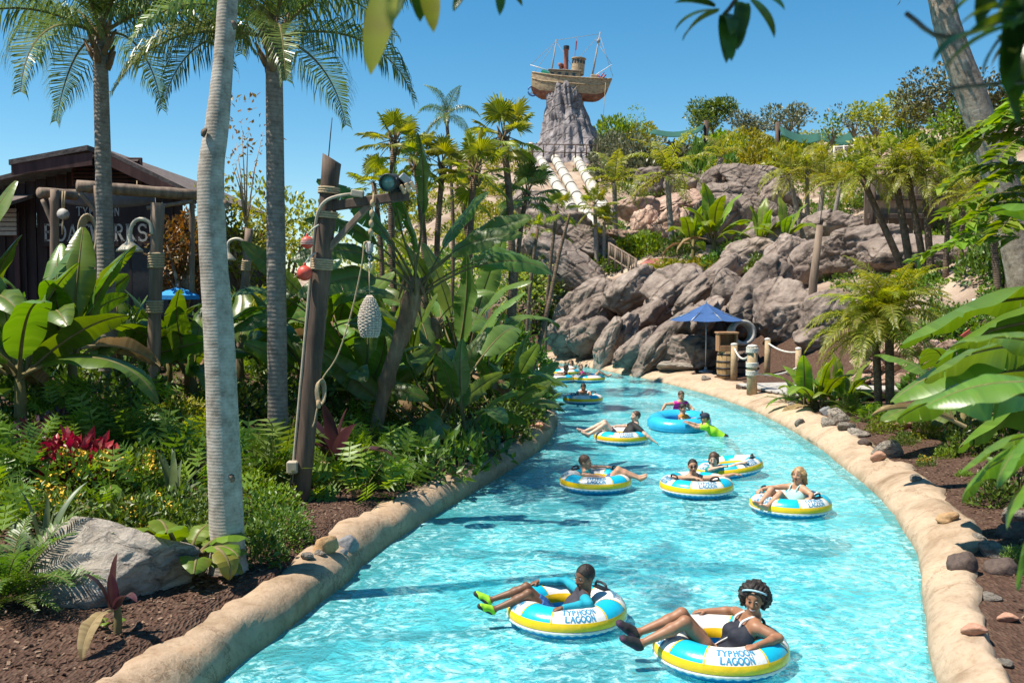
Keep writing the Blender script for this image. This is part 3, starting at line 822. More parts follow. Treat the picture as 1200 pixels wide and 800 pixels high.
def paddle_mesh(name, L, Wd, e0, bend, mats, seed=0, stalk=.5, vee=.25, tears=.5, n=26, roll=0.0):
	"""banana-like leaf: stalk, then a blade with a raised midrib, wavy edges and torn slits"""
	r_ = np.random.default_rng(seed)
	g = Geo()
	m = n + 1
	tot = L + stalk
	t = np.linspace(0, 1, m + 8)
	ang = math.radians(e0) - math.radians(bend) * t ** 1.6
	step = tot / (len(t) - 1)
	X = np.concatenate([[0], np.cumsum(np.cos(ang[:-1]) * step)]); Z = np.concatenate([[0], np.cumsum(np.sin(ang[:-1]) * step)])
	C = np.stack([X, roll * .1 * L * t ** 2, Z], -1)
	V, F = tube(C, .028 * (1 - .85 * t) + .004, 6, False); g.add(V, F, .75, 1)
	u = np.linspace(stalk / tot, 1, m)
	P = np.stack([np.interp(u, t, C[:, k]) for k in range(3)], -1)
	T = unit(np.gradient(P, axis=0)); S = unit(np.cross(T, [0, 0, 1.])); U = np.cross(S, T)
	if roll:
		c, s_ = math.cos(roll), math.sin(roll); S, U = S * c + U * s_, U * c - S * s_
	q = (u - u[0]) / (1 - u[0])
	w = Wd * .5 * np.clip(np.sin(np.clip(q, 0, 1) ** .75 * math.pi * .98 + .03), 0, 1) ** .55
	for sg in (-1, 1):
		ph = r_.random() * 6
		vv = vee + .12 * np.sin(q * 9 + ph)
		e1 = P + S * (sg * w * .5)[:, None] + U * (w * .5 * vv)[:, None]
		e2 = P + S * (sg * w)[:, None] + U * (w * (vv - .35 + .10 * np.sin(q * 17 + ph * 2)))[:, None]
		V, F = [], []
		for i in range(m - 1):
			torn = r_.random() < tears * .35
			gp = (.30 if torn else 0.0)
			k = len(V)
			f2 = e2[i + 1] - (e2[i + 1] - e2[i]) * gp + U[i] * (-.25 * w[i] * gp)
			V += [P[i] + U[i] * .004, e1[i], e2[i], P[i + 1] + U[i] * .004, e1[i + 1], f2]
			F += [[k, k + 1, k + 4, k + 3], [k + 1, k + 2, k + 5, k + 4]] if sg < 0 else [[k, k + 3, k + 4, k + 1], [k + 1, k + 4, k + 5, k + 2]]
		g.add(np.array(V), [np.array(F)], np.clip(.45 + .1 * r_.normal() + np.repeat(r_.normal(size=m - 1) * .10, 6), 0, 1), 0)
	return g.mesh(name, mats, smooth=True)

def strap_mesh(name, L, Wd, e0, bend, mats, seed=0, vee=.5, n=9):
	"""strap leaf, folded along its middle"""
	g = Geo(); r_ = np.random.default_rng(seed)
	t = np.linspace(0, 1, n + 1)
	ang = math.radians(e0) - math.radians(bend) * t ** 1.5
	st = L / n
	P = np.stack([np.concatenate([[0], np.cumsum(np.cos(ang[:-1]) * st)]), t * 0, np.concatenate([[0], np.cumsum(np.sin(ang[:-1]) * st)])], -1)
	T = unit(np.gradient(P, axis=0)); S = unit(np.cross(T, [0, 0, 1.])); U = np.cross(S, T)
	w = Wd * .5 * np.clip(np.sin(np.clip(t * .86 + .14, 0, 1) * math.pi), 0, 1) ** .7
	w[0] = Wd * .22
	A, B = P - S * w[:, None] + U * (w * vee)[:, None], P + S * w[:, None] + U * (w * vee)[:, None]
	V = np.stack([A, P, B], 1).reshape(-1, 3)
	i = np.arange(n)[:, None] * 3
	F = np.concatenate([i + [0, 1, 4, 3], i + [1, 2, 5, 4]])
	g.add(V, [F], np.repeat(np.clip(.5 + .15 * r_.normal(size=n + 1), 0, 1), 3), 0)
	return g.mesh(name, mats)

# frond sets, each a handful of shared meshes from upright to hanging
QUEEN = [frond_mesh('queen_frond', 3.3, e, b, 88, .98, .032, [L_PALM, B_STEM], k, hang=.62, vee=.35, boot=.12, thick=.035) for k, (e, b) in enumerate(((82, 80), (62, 105), (45, 105), (25, 100), (5, 80), (-20, 60)))]
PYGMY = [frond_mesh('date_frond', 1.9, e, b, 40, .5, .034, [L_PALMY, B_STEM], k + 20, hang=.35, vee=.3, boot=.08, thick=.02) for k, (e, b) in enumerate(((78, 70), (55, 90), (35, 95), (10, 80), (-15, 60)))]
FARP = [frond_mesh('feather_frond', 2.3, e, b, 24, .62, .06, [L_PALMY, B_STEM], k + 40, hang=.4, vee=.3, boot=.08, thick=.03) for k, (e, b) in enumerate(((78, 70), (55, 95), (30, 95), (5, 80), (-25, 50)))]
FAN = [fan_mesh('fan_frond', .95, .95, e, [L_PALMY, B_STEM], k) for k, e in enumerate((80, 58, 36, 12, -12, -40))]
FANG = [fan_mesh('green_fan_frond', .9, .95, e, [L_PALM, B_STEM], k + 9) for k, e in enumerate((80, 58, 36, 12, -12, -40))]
BANANA = [paddle_mesh('banana_leaf', 1.7, .55, e, b, [L_BAN, B_STEM], k, stalk=.35, tears=.4) for k, (e, b) in enumerate(((84, 40), (68, 70), (52, 95), (34, 100), (75, 25), (58, 55)))]
LIMEBAN = [paddle_mesh('lime_leaf', 1.5, .5, e, b, [L_LIME, B_STEM], k + 30, stalk=.3, tears=.5) for k, (e, b) in enumerate(((84, 40), (66, 75), (48, 95), (30, 95)))]
STREL = [paddle_mesh('paddle_leaf', 1.75, .62, e, b, [L_STREL, B_STEM], k + 60, stalk=1.5, tears=.75, vee=.3) for k, (e, b) in enumerate(((88, 22), (76, 45), (64, 70), (50, 85), (36, 90), (80, 30)))]

DEADLEAF = paddle_mesh('dead_leaf', 1.2, .34, 5, 95, [L_DEAD, L_DEAD], 77, stalk=.3, tears=.8, vee=.7)

def palm(name, base, top, r0, r1, fr, nf, fs, label, group, cat='palm tree', tm=None, boots=True, seed=0, droop=0, bulge=True, curve=.0):
	"""a trunk and its fronds, each frond a part"""
	base = Vector(base); top = Vector(top)
	t = thing(name, base, label, cat, group)
	h = (top - base)
	q = np.linspace(0, 1, 12)
	P = np.outer(q, np.array(h)) + np.outer(np.sin(q * math.pi) * curve, [1, 0, 0])
	P[0, 2] -= .4
	R = r0 + (r1 - r0) * q; R[0] *= 1.25
	g = Geo(); V, F = tube(P, R, 10); g.add(V, F, .5)
	link('trunk', g.mesh('trunk', tm or B_PALM), parent=t)
	r_ = np.random.default_rng(seed + 5)
	if boots:
		g = Geo()
		for i in range(14):
			a = i * 2.4; z = -.55 * r1 / .12 + i * .05 * r1 / .12
			d = np.array([math.cos(a), math.sin(a), 0])
			p0 = np.array(h) + d * r1 * .9 + [0, 0, z]
			V, F = tube([p0, p0 + d * r1 * .5 + [0, 0, r1 * .9], p0 + d * r1 * 1.3 + [0, 0, r1 * 2.6]], [r1 * .5, r1 * .42, r1 * .14], 5); g.add(V, F, .5)
		link('crown_base', g.mesh('crown_base', B_BOOT), parent=t)
	k = len(fr)
	for i in range(nf):
		v = min(k - 1, int((i / nf) ** .9 * k))
		link('frond', fr[v], parent=t, loc=h + Vector((0, 0, .02)), rot=(r_.normal() * .08, r_.normal() * .08 + droop, i * 2.399 + r_.normal() * .25 + seed), scale=fs * r_.uniform(.85, 1.12))
	return t

def clump(name, base, leaves, n, sc, label, group, cat='plant', seed=0, spread=.18, stems=None, lean=.12, arc=None, part='leaf', pseudo=0.0, roll=0):
	"""leaves rising from one base, each a part"""
	t = thing(name, base, label, cat, group)
	r_ = np.random.default_rng(seed)
	top = pseudo
	if pseudo:
		g = Geo(); V, F = tube([[0, 0, -.3], [.02, 0, pseudo * .5], [.0, .02, pseudo + .1]], [.10 * sc, .085 * sc, .05 * sc], 8); g.add(V, F, .5)
		link('stem', g.mesh('stem', stems or B_STEM), parent=t)
	for i in range(n):
		a = i * 2.399 + seed if arc is None else arc[0] + (arc[1] - arc[0]) * r_.random()
		v = leaves[min(len(leaves) - 1, int(i / n * len(leaves)))]
		if part == 'leaf' and pseudo and i == n - 1: v = DEADLEAF
		link(part, v, parent=t, loc=(spread * math.cos(a) * r_.random(), spread * math.sin(a) * r_.random(), top * r_.uniform(.85, 1.0) - .03), rot=(r_.normal() * lean * (roll if roll else 1), r_.normal() * lean, a + r_.normal() * .2), scale=sc * r_.uniform(.75, 1.12))
	return t

def tree(name, base, h, rad, label, group, mats, n=2600, ls=.26, seed=0, cat='tree', tm=None, blobs=7, r0=.16, tmpl=LEAF2, low=.35, lean=(0, 0)):
	"""tapered trunk with limbs, and a crown of leaf clumps at the limb ends"""
	r_ = np.random.default_rng(seed)
	t = thing(name, base, label, cat, group)
	tr, cr = Geo(), Geo()
	f = np.array([lean[0], lean[1], h * low])
	V, F = tube([[0, 0, -.5], f * .5 + [.05, 0, 0], f], [r0, r0 * .8, r0 * .62], 8); tr.add(V, F)
	for i in range(blobs):
		a = i * 2.399 + seed; q = r_.uniform(.25, .85) if i else .1
		c = np.array([f[0] + rad[0] * q * math.cos(a), f[1] + rad[1] * q * math.sin(a), h * (low + (1 - low) * r_.uniform(.25, .85))])
		V, F = tube([f, (f + c) / 2 + [0, 0, h * .04], c], [r0 * .5, r0 * .3, r0 * .1], 6); tr.add(V, F)
		blob(cr, c, np.array([rad[0] * .5, rad[1] * .5, h * (1 - low) * .3]) * r_.uniform(.75, 1.2), n // blobs, ls, tmpl, seed * 31 + i)
	link('trunk', tr.mesh('trunk', tm or B_TREE), parent=t)
	link('crown', cr.mesh('crown', mats, smooth=False), parent=t)
	return t

# ------------------------------------------------------------------ rocks
def ico(sub):
	import bmesh
	b = bmesh.new(); bmesh.ops.create_icosphere(b, subdivisions=sub, radius=1)
	V = np.array([v.co[:] for v in b.verts]); F = np.array([[v.index for v in f.verts] for f in b.faces]); b.free()
	return V, F
ICO5, ICO4 = ico(5), ico(4)
def rock_mesh(name, seed, m, planes=13, rough=.07, groove=.035, hi=True, crack=.075):
	"""boulder: a ball cut by planes, roughened, with grooves along its length (local x)"""
	r_ = np.random.default_rng(seed)
	D, F = ICO5 if hi else ICO4
	N = unit(r_.normal(size=(planes, 3)) * [.7, 1.2, 1.2]); off = r_.uniform(.5, .92, planes)
	dn = D @ N.T
	R = np.where(dn > .05, off / np.maximum(dn, .05), 9)
	R = np.minimum(R.min(1), 1.0)
	R2 = np.sort(np.where(dn > .05, off / np.maximum(dn, .05), 9), 1)[:, 1]
	R = R - .06 * np.exp(-((R2 - R) / .06) ** 2)           # worn edges
	P = D * R[:, None]
	nz = np.array([mnoise.fractal(Vector(p) * 2.3 + Vector((seed, 0, 0)), .9, 2.1, 5) for p in P])
	gz_ = np.array([mnoise.noise(Vector((p[0] * 1.6, p[1] * 2.6, p[2] * 3.2)) + Vector((0, seed, 0))) for p in P])
	gv = -np.clip(.14 - np.abs(gz_), 0, .14) / .14
	q = P * [1.7, 1.7, 1.9] + .35 * nz[:, None] + seed * 3.1
	vo = [mnoise.voronoi(Vector(p))[0] for p in q]
	cr = np.array([v[1] - v[0] for v in vo])
	cell = np.array([mnoise.cell(Vector((v[0] * 0 + round(float(mnoise.voronoi(Vector(p))[1][0].x), 2), seed, 1))) for v, p in zip(vo, q)]) if crack else 0
	ck = -np.clip(.16 - cr, 0, .16) / .16
	P = P * (1 + rough * nz[:, None] + groove * gv[:, None] + crack * (ck[:, None] + .55 * np.reshape(cell, (-1, 1))))
	P = P - (P.max(0) + P.min(0)) / 2
	P = P / (P.max(0) - P.min(0)) * 2
	g = Geo().add(P, F)
	return g.mesh(name, m, smooth=True)
ROCKS = [rock_mesh('rock', s, M_ROCK, planes=11 + s % 5) for s in range(1, 9)]
PINKS = [rock_mesh('rock', s, M_ROCKPINK, planes=12) for s in range(20, 24)]
STONES = [rock_mesh('stone', s, M_STONE, planes=10, groove=.02, hi=False, crack=0) for s in range(40, 44)]

def rock(px, py, w, h, ang, label, k=0, fam=None, depth=.9, dz=0, d=None, group='boulders of the rocky hill', name='boulder', yaw=0.0):
	"""a boulder filling a pixel box, standing where the land is under its lower edge"""
	fam = fam or ROCKS
	a = math.radians(ang)
	half = .5 * (abs(w * math.sin(a)) + abs(h * math.cos(a)))
	if d is None:
		d = ong(px, min(py + half * .8, 436 if px < 880 else 470)).y
	sx, sz = w * .62 * d / FPX, h * .66 * d / FPX
	sy = depth * .5 * (sx + sz)
	c = at(px, py, d + sy * (.8 if py > 370 else .35)) + Vector((0, 0, dz))
	o = link(name, fam[k % len(fam)], loc=c, rot=(0, -a, yaw), scale=(sx * (1 + .55 * sy / d), sy, sz * (1 + .55 * sy / d)))
	return tag(o, label, 'rock', group)
# ------------------------------------------------------------------ the rocky hill
RK = [
 (667, 397, 44, 46, 50, 'angular grey boulder at the left foot of the cliff behind the farthest tubes'),
 (695, 396, 46, 44, 50, 'rounded grey boulder second from the left at the foot of the cliff'),
 (741, 347, 62, 50, 15, 'large round-headed boulder above the shore, left of the blue umbrella'),
 (755, 331, 30, 36, 60, 'small upright boulder resting behind the large round-headed one'),
 (672, 318, 116, 40, -38, 'long ridge of rock sloping down to the right below the green lamp'),
 (684, 355, 74, 32, 38, 'slanting slab left of the large round-headed boulder'),
 (690, 372, 70, 30, 42, 'slanting slab under the ridge, above the shore boulders'),
 (712, 404, 58, 22, 66, 'narrow upright slab standing at the shore behind the swimmers'),
 (724, 398, 62, 30, 52, 'reddish leaning slab at the shore left of the grooved slope'),
 (750, 382, 70, 36, 42, 'leaning slab with a flat top below the round-headed boulder'),
 (748, 412, 58, 34, 30, 'broad low boulder at the shore behind the river bend'),
 (778, 355, 40, 28, 20, 'wedge of rock with a shaded hollow left of the umbrella top'),
 (795, 338, 64, 48, 30, 'pale grooved boulder below the yellow-green ground cover'),
 (790, 398, 90, 26, 52, 'steep grooved slab just left of the umbrella pole'),
 (803, 393, 100, 26, 50, 'steep grooved slab behind the umbrella pole'),
 (772, 404, 78, 24, 50, 'steep grooved slab third from the umbrella pole'),
 (812, 416, 66, 40, 5, 'pale boulder at the shore under the blue umbrella'),
 (830, 338, 84, 34, 48, 'pale leaning slab rising behind the blue umbrella'),
 (856, 350, 50, 46, 62, 'shaded boulder between the two leaning slabs'),
 (886, 348, 88, 42, 58, 'biggest leaning slab right of the umbrella, over a dark hollow'),
 (924, 366, 62, 64, 0, 'round cracked boulder left of the tall grey post'),
 (848, 382, 50, 36, 25, 'boulder in shade under the right edge of the umbrella'),
 (970, 372, 60, 52, 20, 'pale broken rock behind the tall grey post'),
 (962, 395, 56, 30, 0, 'low pale rock behind the rope railing'),
 (1012, 293, 90, 46, 12, 'big overhanging boulder on the right, over a dark hollow'),
 (988, 270, 44, 34, 0, 'boulder behind the top of the tall grey post'),
 (955, 274, 34, 44, -5, 'square-shouldered boulder left of the tall grey post'),
 (964, 307, 66, 44, 5, 'tan jutting rock below the square-shouldered boulder'),
 (1085, 300, 120, 40, 0, 'long layered ledge behind the slanting palm trunks'),
 (884, 217, 78, 28, -25, 'long smooth slab near the top of the cliff, under the yellow shrubs'),
 (896, 208, 50, 20, -10, 'flat slab resting on the long smooth slab'),
 (864, 236, 68, 28, -25, 'smooth slab below the long one, half in shade'),
 (890, 250, 64, 26, -20, 'smooth slab above the banana plants'),
 (924, 258, 40, 26, -15, 'short slab at the right end of the smooth slabs'),
 (912, 235, 40, 40, 30, 'shaded rock behind the feather palms on the cliff'),
 (845, 222, 46, 42, 20, 'tan rock left of the smooth slabs'),
 (848, 258, 54, 62, 70, 'dark rock in shade behind the banana plants'),
 (905, 285, 60, 50, 0, 'rock behind the two right banana plants'),
 (880, 305, 70, 40, 10, 'low rock under the banana plants'),
 (925, 300, 50, 40, 0, 'rock right of the banana plants'),
 (765, 216, 44, 32, 10, 'mauve rock below the big olive bush'),
 (803, 220, 40, 30, 10, 'dark rock at the end of the olive bush'),
 (652, 268, 70, 40, -20, 'rock behind the leaning fan palm on the slope'),
 (615, 302, 54, 34, 0, 'rock left of the green lamp'),
 (632, 245, 56, 30, -25, 'rock under the white slide pipes at the left'),
 (700, 288, 76, 26, -28, 'slab under the lower end of the white slide pipe'),
 (640, 300, 60, 40, -20, 'rock beside the green lamp'),
]
for i, (px, py, w, h, a, lb) in enumerate(RK):
	rock(px, py, w, h, a, lb, i)
PK = [
 (748, 246, 50, 30, -20, 'reddish slab right of the white slide pipe'),
 (778, 243, 52, 20, 18, 'reddish tilted slab above the square blocks'),
 (760, 265, 34, 38, 0, 'left one of two square reddish blocks on the slope'),
 (782, 266, 34, 38, 5, 'right one of two square reddish blocks on the slope'),
 (742, 282, 70, 22, -18, 'reddish slab above the bright green shrubs'),
 (810, 238, 50, 26, 5, 'reddish rock below the clipped round trees'),
 (800, 262, 44, 30, -10, 'reddish rock behind the left banana plant'),
 (1060, 212, 50, 60, 60, 'tall reddish rock behind the palms on the right'),
 (1090, 232, 46, 50, 40, 'reddish rock right of the tall reddish one'),
]
for i, (px, py, w, h, a, lb) in enumerate(PK):
	rock(px, py, w, h, a, lb, i, PINKS)

# stones lying by the river
def stone(px, py, w, h, label, k, z=None, m=None, ang=0, name='stone', group='loose stones on the river edge'):
	p = ong(px, py + h * .3)
	d = p.y
	s = w * .55 * d / FPX
	o = link(name, (m or STONES)[k % 4], loc=p + Vector((0, s * .3, h * .2 * d / FPX)), rot=(0, math.radians(ang), k * 1.3), scale=(s, s * .9, h * .62 * d / FPX))
	return tag(o, label, 'rock', group)
BIGSTONE = [rock_mesh('boulder', 61, M_STONE, planes=9, groove=.03, crack=.03, rough=.09)] * 4
stone(122, 664, 178, 100, 'huge pale boulder in the bottom left corner of the planting bed', 0, .75, BIGSTONE, group='boulders in the planting bed', name='boulder')
DARKS = [rock_mesh('stone', s, mat('dark_stone%d' % s, c, scale=3, rough=.85, bump=.5), planes=10, hi=False, groove=.02, crack=0) for s, c in
		 ((51, [(.30, .17, .08), (.46, .29, .15)]), (52, [(.13, .13, .14), (.24, .24, .25)]), (53, [(.05, .035, .03), (.13, .09, .075)]), (54, [(.33, .16, .10), (.47, .27, .19)]))]
stone(381, 639, 28, 25, 'orange-brown round stone on the left kerb', 0, .46, DARKS)
stone(406, 636, 24, 18, 'blue-grey stone beside the orange-brown one on the left kerb', 1, .46, DARKS)
stone(360, 652, 14, 10, 'little brown stone on the left kerb', 0, .46, STONES)
stone(375, 648, 12, 7, 'little pale stone on the left kerb', 2, .46, STONES)
stone(402, 646, 9, 7, 'little grey stone below the blue-grey one', 1, .46, DARKS)
stone(1130, 658, 32, 26, 'dark round stone on the right shore, upper left of a pair', 2, .36, DARKS)
stone(1172, 645, 40, 20, 'grey stone on the right shore near the picture edge', 1, .38, STONES)
stone(1176, 664, 36, 24, 'black-brown stone on the right shore below the grey one', 2, .38, DARKS)
stone(1148, 738, 30, 16, 'reddish flat stone lying on the right shore by the mulch', 3, .36, DARKS)
stone(1192, 622, 36, 24, 'dark stone at the right edge of the picture above the grey one', 2, .4, DARKS)
stone(1190, 605, 30, 20, 'grey-brown stone in the mulch at the right edge', 0, .4, STONES)
stone(1042, 528, 36, 26, 'grey boulder on the right shore beside the mulch', 3, None, STONES)
stone(1033, 535, 18, 14, 'reddish stone leaning on the grey boulder', 3, None, DARKS)
stone(1062, 498, 20, 14, 'pinkish stone in the mulch under the dry leaf', 3, None, DARKS)
stone(985, 487, 28, 18, 'grey angular stone below the broad-leaved clump', 1, None, STONES)
stone(968, 482, 14, 12, 'small blue-grey stone beside the angular one', 1, None, DARKS)
stone(972, 495, 16, 12, 'brown stone below the blue-grey one', 2, None, STONES)
stone(992, 500, 20, 12, 'tan stone below the angular grey stone', 0, None, STONES)
stone(1008, 508, 24, 12, 'tan flat stone along the mulch edge', 2, None, STONES)
stone(938, 494, 12, 8, 'white-grey stone on the right shore near the clump', 3, .3, STONES)
stone(930, 474, 12, 8, 'grey stone on the shore by the plank deck', 1, .3, STONES)
stone(636, 500, 26, 12, 'reddish stone on the left kerb at the bend', 3, .5, DARKS, group='loose stones on the river edge')
stone(828, 443, 10, 6, 'small brown stone on the shore under the umbrella', 2, .32, STONES)
stone(800, 430, 56, 14, 'flat tan slab lying at the shore beside the umbrella', 0, .32, STONES)

for i, (px, py, w, h, lb) in enumerate([(1112, 606, 26, 14, 'brown stone in the mulch edge just above the dark pair'), (1150, 630, 18, 10, 'small stone above the grey stone on the right shore'),
		(1165, 700, 20, 11, 'brown stone in the mulch beside the reddish flat stone'), (1186, 724, 24, 13, 'grey stone in the mulch near the right edge, low'), (1180, 778, 18, 10, 'tan stone in the bottom right corner'),
		(1075, 560, 14, 9, 'small grey stone along the mulch edge left of the shrubs'), (1014, 517, 16, 9, 'small brown stone left of the grey boulder')]):
	stone(px, py, w, h, lb, i, None, STONES if i % 3 else DARKS)

# ------------------------------------------------------------------ pinnacle and the stranded boat
def build_pinnacle():
	d = 95.0
	c = at(664, 170, d); base = Vector((c.x, d, gz(c.x, d) - 1.5))
	top = at(664, 96, d).z - base.z
	prof = [(0, 4.9), (.12, 4.1), (.3, 3.05), (.5, 2.3), (.68, 1.85), (.82, 1.72), (.93, 1.55), (1.0, 1.2)]
	n, m = 150, 60
	V = []
	for i in range(m):
		t = i / (m - 1)
		r = np.interp(t, [p[0] for p in prof], [p[1] for p in prof])
		for j in range(n):
			a = 2 * math.pi * j / n
			q = Vector((math.cos(a) * 1.6, math.sin(a) * 1.6, t * .9))
			fl = abs(mnoise.noise(q * 1.7 + Vector((3, 1, 0)))) * 1.1 + .5 * abs(mnoise.noise(q * 4 + Vector((0, 5, 0))))
			st = mnoise.noise(Vector((math.cos(a) * 2, math.sin(a) * 2, t * 14))) * .12
			rr = r * (1.0 + .42 * (.45 - fl) + st * .5 + .05 * mnoise.noise(q * 9))
			V.append((rr * math.cos(a) + .25 * math.sin(t * 5), rr * math.sin(a) * .9, t * top))
	V.append((0, 0, top)); F = []
	i, j = np.meshgrid(np.arange(m - 1), np.arange(n), indexing='ij'); j2 = (j + 1) % n
	Q = np.stack([i * n + j, i * n + j2, (i + 1) * n + j2, (i + 1) * n + j], -1).reshape(-1, 4)
	jj = np.arange(n); T = np.stack([(m - 1) * n + jj, (m - 1) * n + (jj + 1) % n, np.full(n, m * n)], -1)
	g = Geo().add(np.array(V), [Q, T])
	M = rock_material('grey_mauve_rock', [(.10, .085, .09), (.21, .185, .19), (.29, .26, .265), (.40, .36, .35)], .5)
	o = link('rock_pinnacle', g.mesh('rock_pinnacle', M), loc=base)
	tag(o, 'tall fluted grey rock pinnacle carrying the stranded boat', 'rock')
build_pinnacle()

M_CREAM = mat('weathered_cream_paint', [(.14, .065, .035), (.31, .21, .125), (.44, .34, .21), (.37, .27, .16)], scale=3.2, rough=.7, bump=.25, stretch=(1, 1, 2.2))
M_HULLRED = mat('rusty_red_hull', [(.11, .045, .03), (.22, .09, .06), (.32, .18, .12)], scale=2.4, rough=.8, bump=.3)
M_RUST = mat('rusty_funnel', [(.14, .05, .04), (.30, .11, .08), (.24, .09, .07)], scale=3, rough=.7, bump=.2)
M_SPAR = mat('grey_spar', [(.22, .19, .16), (.38, .34, .29)], scale=5, rough=.8, bump=.2, stretch=(1, 1, .2))
M_ROPE = mat('rope', [(.30, .22, .13), (.46, .36, .23)], scale=30, rough=.95, bump=.5, bdist=.005)
M_WIN = mat('dark_window', [(.02, .025, .03), (.05, .06, .065)], scale=2, rough=.15, bump=0)
M_TEAL = mat('teal_tarp', [(.01, .17, .10), (.02, .27, .17)], scale=5, rough=.7, bump=.3)
M_REDP = mat('red_paint', [(.25, .012, .018), (.40, .03, .03)], scale=6, rough=.5, bump=.1)
M_BLUEP = mat('blue_paint', [(.03, .12, .35), (.06, .22, .50)], scale=6, rough=.5, bump=.1)
M_BLACK = mat('black_iron', [(.012, .012, .013), (.03, .03, .032)], scale=8, rough=.55, bump=.1)
M_WHITE = mat('white_paint', [(.62, .60, .56), (.78, .76, .72)], scale=6, rough=.6, bump=.1)

def build_boat():
	d = 95.0
	px = d / FPX
	o = at(668, 103, d)
	t = thing('fishing_boat', o, 'weathered cream fishing boat with a red bottom, stranded on top of the rock pinnacle', 'boat', rot=(0, math.radians(4.5), math.radians(-8)))
	L = 88 * px; x0, x1 = -L * .5, L * .5           # stern at -x, bow at +x
	n = 24
	xs = np.linspace(0, 1, n)
	sheer = .55 + .50 * xs ** 2.2 + .62 * (1 - xs) ** 2.2
	beam = 1.35 * np.clip(np.sin(np.clip(.16 + xs * .86, 0, 1) * math.pi), .03, 1) ** .6
	keel = -1.3 + .75 * np.clip((xs - .82) / .18, 0, 1) ** 2 + .55 * np.clip((.12 - xs) / .12, 0, 1)
	rows = [(1.0, 1.0), (1.0, .80), (.985, .6), (.95, .42), (.9, .3), (.72, .12), (.4, .04), (.05, 0)]
	def pt(i, k, sg):
		w, f = rows[k]
		z = keel[i] + (sheer[i] - keel[i]) * f
		rake = .5 * (f - .4) * xs[i] ** 4 - .12 * (f - .4) * (1 - xs[i]) ** 4
		return (x0 + L * xs[i] + rake, sg * beam[i] * w, z)
	def hull(k0, k1, m, name):
		g = Geo()
		for sg in (-1, 1):
			V = np.array([[pt(i, k, sg) for k in range(k0, k1 + 1)] for i in range(n)]).reshape(-1, 3)
			w = k1 - k0 + 1
			i, j = np.meshgrid(np.arange(n - 1), np.arange(w - 1), indexing='ij')
			F = np.stack([i * w + j, i * w + j + 1, (i + 1) * w + j + 1, (i + 1) * w + j], -1).reshape(-1, 4)
			g.add(V, [F if sg > 0 else F[:, ::-1]])
		for e in (0, n - 1):
			V = np.array([pt(e, k, s) for k in range(k0, k1 + 1) for s in (-1, 1)]); k = k1 - k0
			g.add(V, [np.array([[2 * q, 2 * q + 1, 2 * q + 3, 2 * q + 2] for q in range(k)])])
		return link(name, g.mesh(name, m, smooth=True), parent=t)
	hull(0, 4, M_CREAM, 'hull')
	hull(4, 7, M_HULLRED, 'hull_bottom')
	g = Geo()
	V = np.array([[x0 + L * xs[i], s * beam[i] * .99, sheer[i] - .25] for i in range(n) for s in (-1, 1)])
	g.add(V, [np.array([[2 * i, 2 * i + 2, 2 * i + 3, 2 * i + 1] for i in range(n - 1)])])
	link('deck', g.mesh('deck', M_CREAM), parent=t)
	for sg in (-1, 1):
		for f, r in ((1.0, .07), (.70, .06)):
			g = Geo(); P = []
			for i in range(n):
				z = keel[i] + (sheer[i] - keel[i]) * f
				P.append((x0 + L * xs[i] + .5 * (f - .4) * xs[i] ** 4, sg * beam[i] * 1.01, z))
			V, F = tube(P, r, 6); g.add(V, F); link('rubbing_strake', g.mesh('rubbing_strake', M_CREAM), parent=t)
	# deckhouse and wheelhouse
	g = Geo(); g.add(*box((-.6, 0, .95), (3.1, 1.7, 1.1), bev=.06)); ch = link('deckhouse', g.mesh('deckhouse', M_CREAM, smooth=False), parent=t)
	g = Geo(); g.add(*box((-.6, 0, 1.53), (3.3, 1.9, .08), bev=.02)); link('deckhouse_roof', g.mesh('deckhouse_roof', M_SPAR, smooth=False), parent=t)
	for i in range(4):
		g = Geo(); g.add(*box((-1.8 + i * .72, -.86, 1.1), (.3, .05, .34))); link('window', g.mesh('window', M_WIN, smooth=False), parent=t)
	V, F = lathe([(0, 0), (.62, 0), (.64, .55), (.64, 1.05), (.60, 1.5), (.74, 1.53), (.74, 1.62), (0, 1.78)], 20)
	g = Geo().add(V, F); wh = link('wheelhouse', g.mesh('wheelhouse', M_CREAM, smooth=False), parent=t, loc=(.65, 0, 1.3))
	for i in range(7):
		a = -math.pi / 2 + (i - 3) * .5
		g = Geo(); g.add(*box((0, 0, 0), (.2, .05, .34), rotm((0, 0, a + math.pi / 2)))); link('window', g.mesh('window', M_WIN, smooth=False), parent=wh, loc=(.63 * math.cos(a), .63 * math.sin(a), 1.22))
	V, F = lathe([(.26, 0), (.23, .9), (.23, 2.2), (.28, 2.23), (.28, 2.6), (.22, 2.6), (.2, 2.2)], 16)
	fn = link('funnel', Geo().add(V, F).mesh('funnel', M_RUST), parent=t, loc=(-.55, .1, 1.5), rot=(0, -.06, 0))
	V, F = lathe([(.29, 2.25), (.295, 2.4), (.29, 2.61)], 16); link('funnel_band', Geo().add(V, F).mesh('funnel_band', M_BLACK), parent=fn)
	for a, b in (((-1.15, 0, 1.4), (-1.15, .0, 2.3)), ((-1.0, .5, 1.4), (-1.0, .5, 2.1))):
		V, F = lathe([(.1, 0), (.1, .6), (.2, .7), (.24, .95), (.05, .97)], 10); link('vent', Geo().add(V, F).mesh('vent', M_RUST), parent=t, loc=a)
	def spar(name, p, q, r0, r1, m=M_SPAR, par=t):
		V, F = tube([p, q], [r0, r1], 8); return link(name, Geo().add(V, F).mesh(name, m), parent=par)
	spar('mast', (2.05, 0, .5), (2.55, 0, 5.6), .11, .05)
	spar('mast', (-2.05, 0, .6), (-1.75, 0, 4.7), .10, .045)
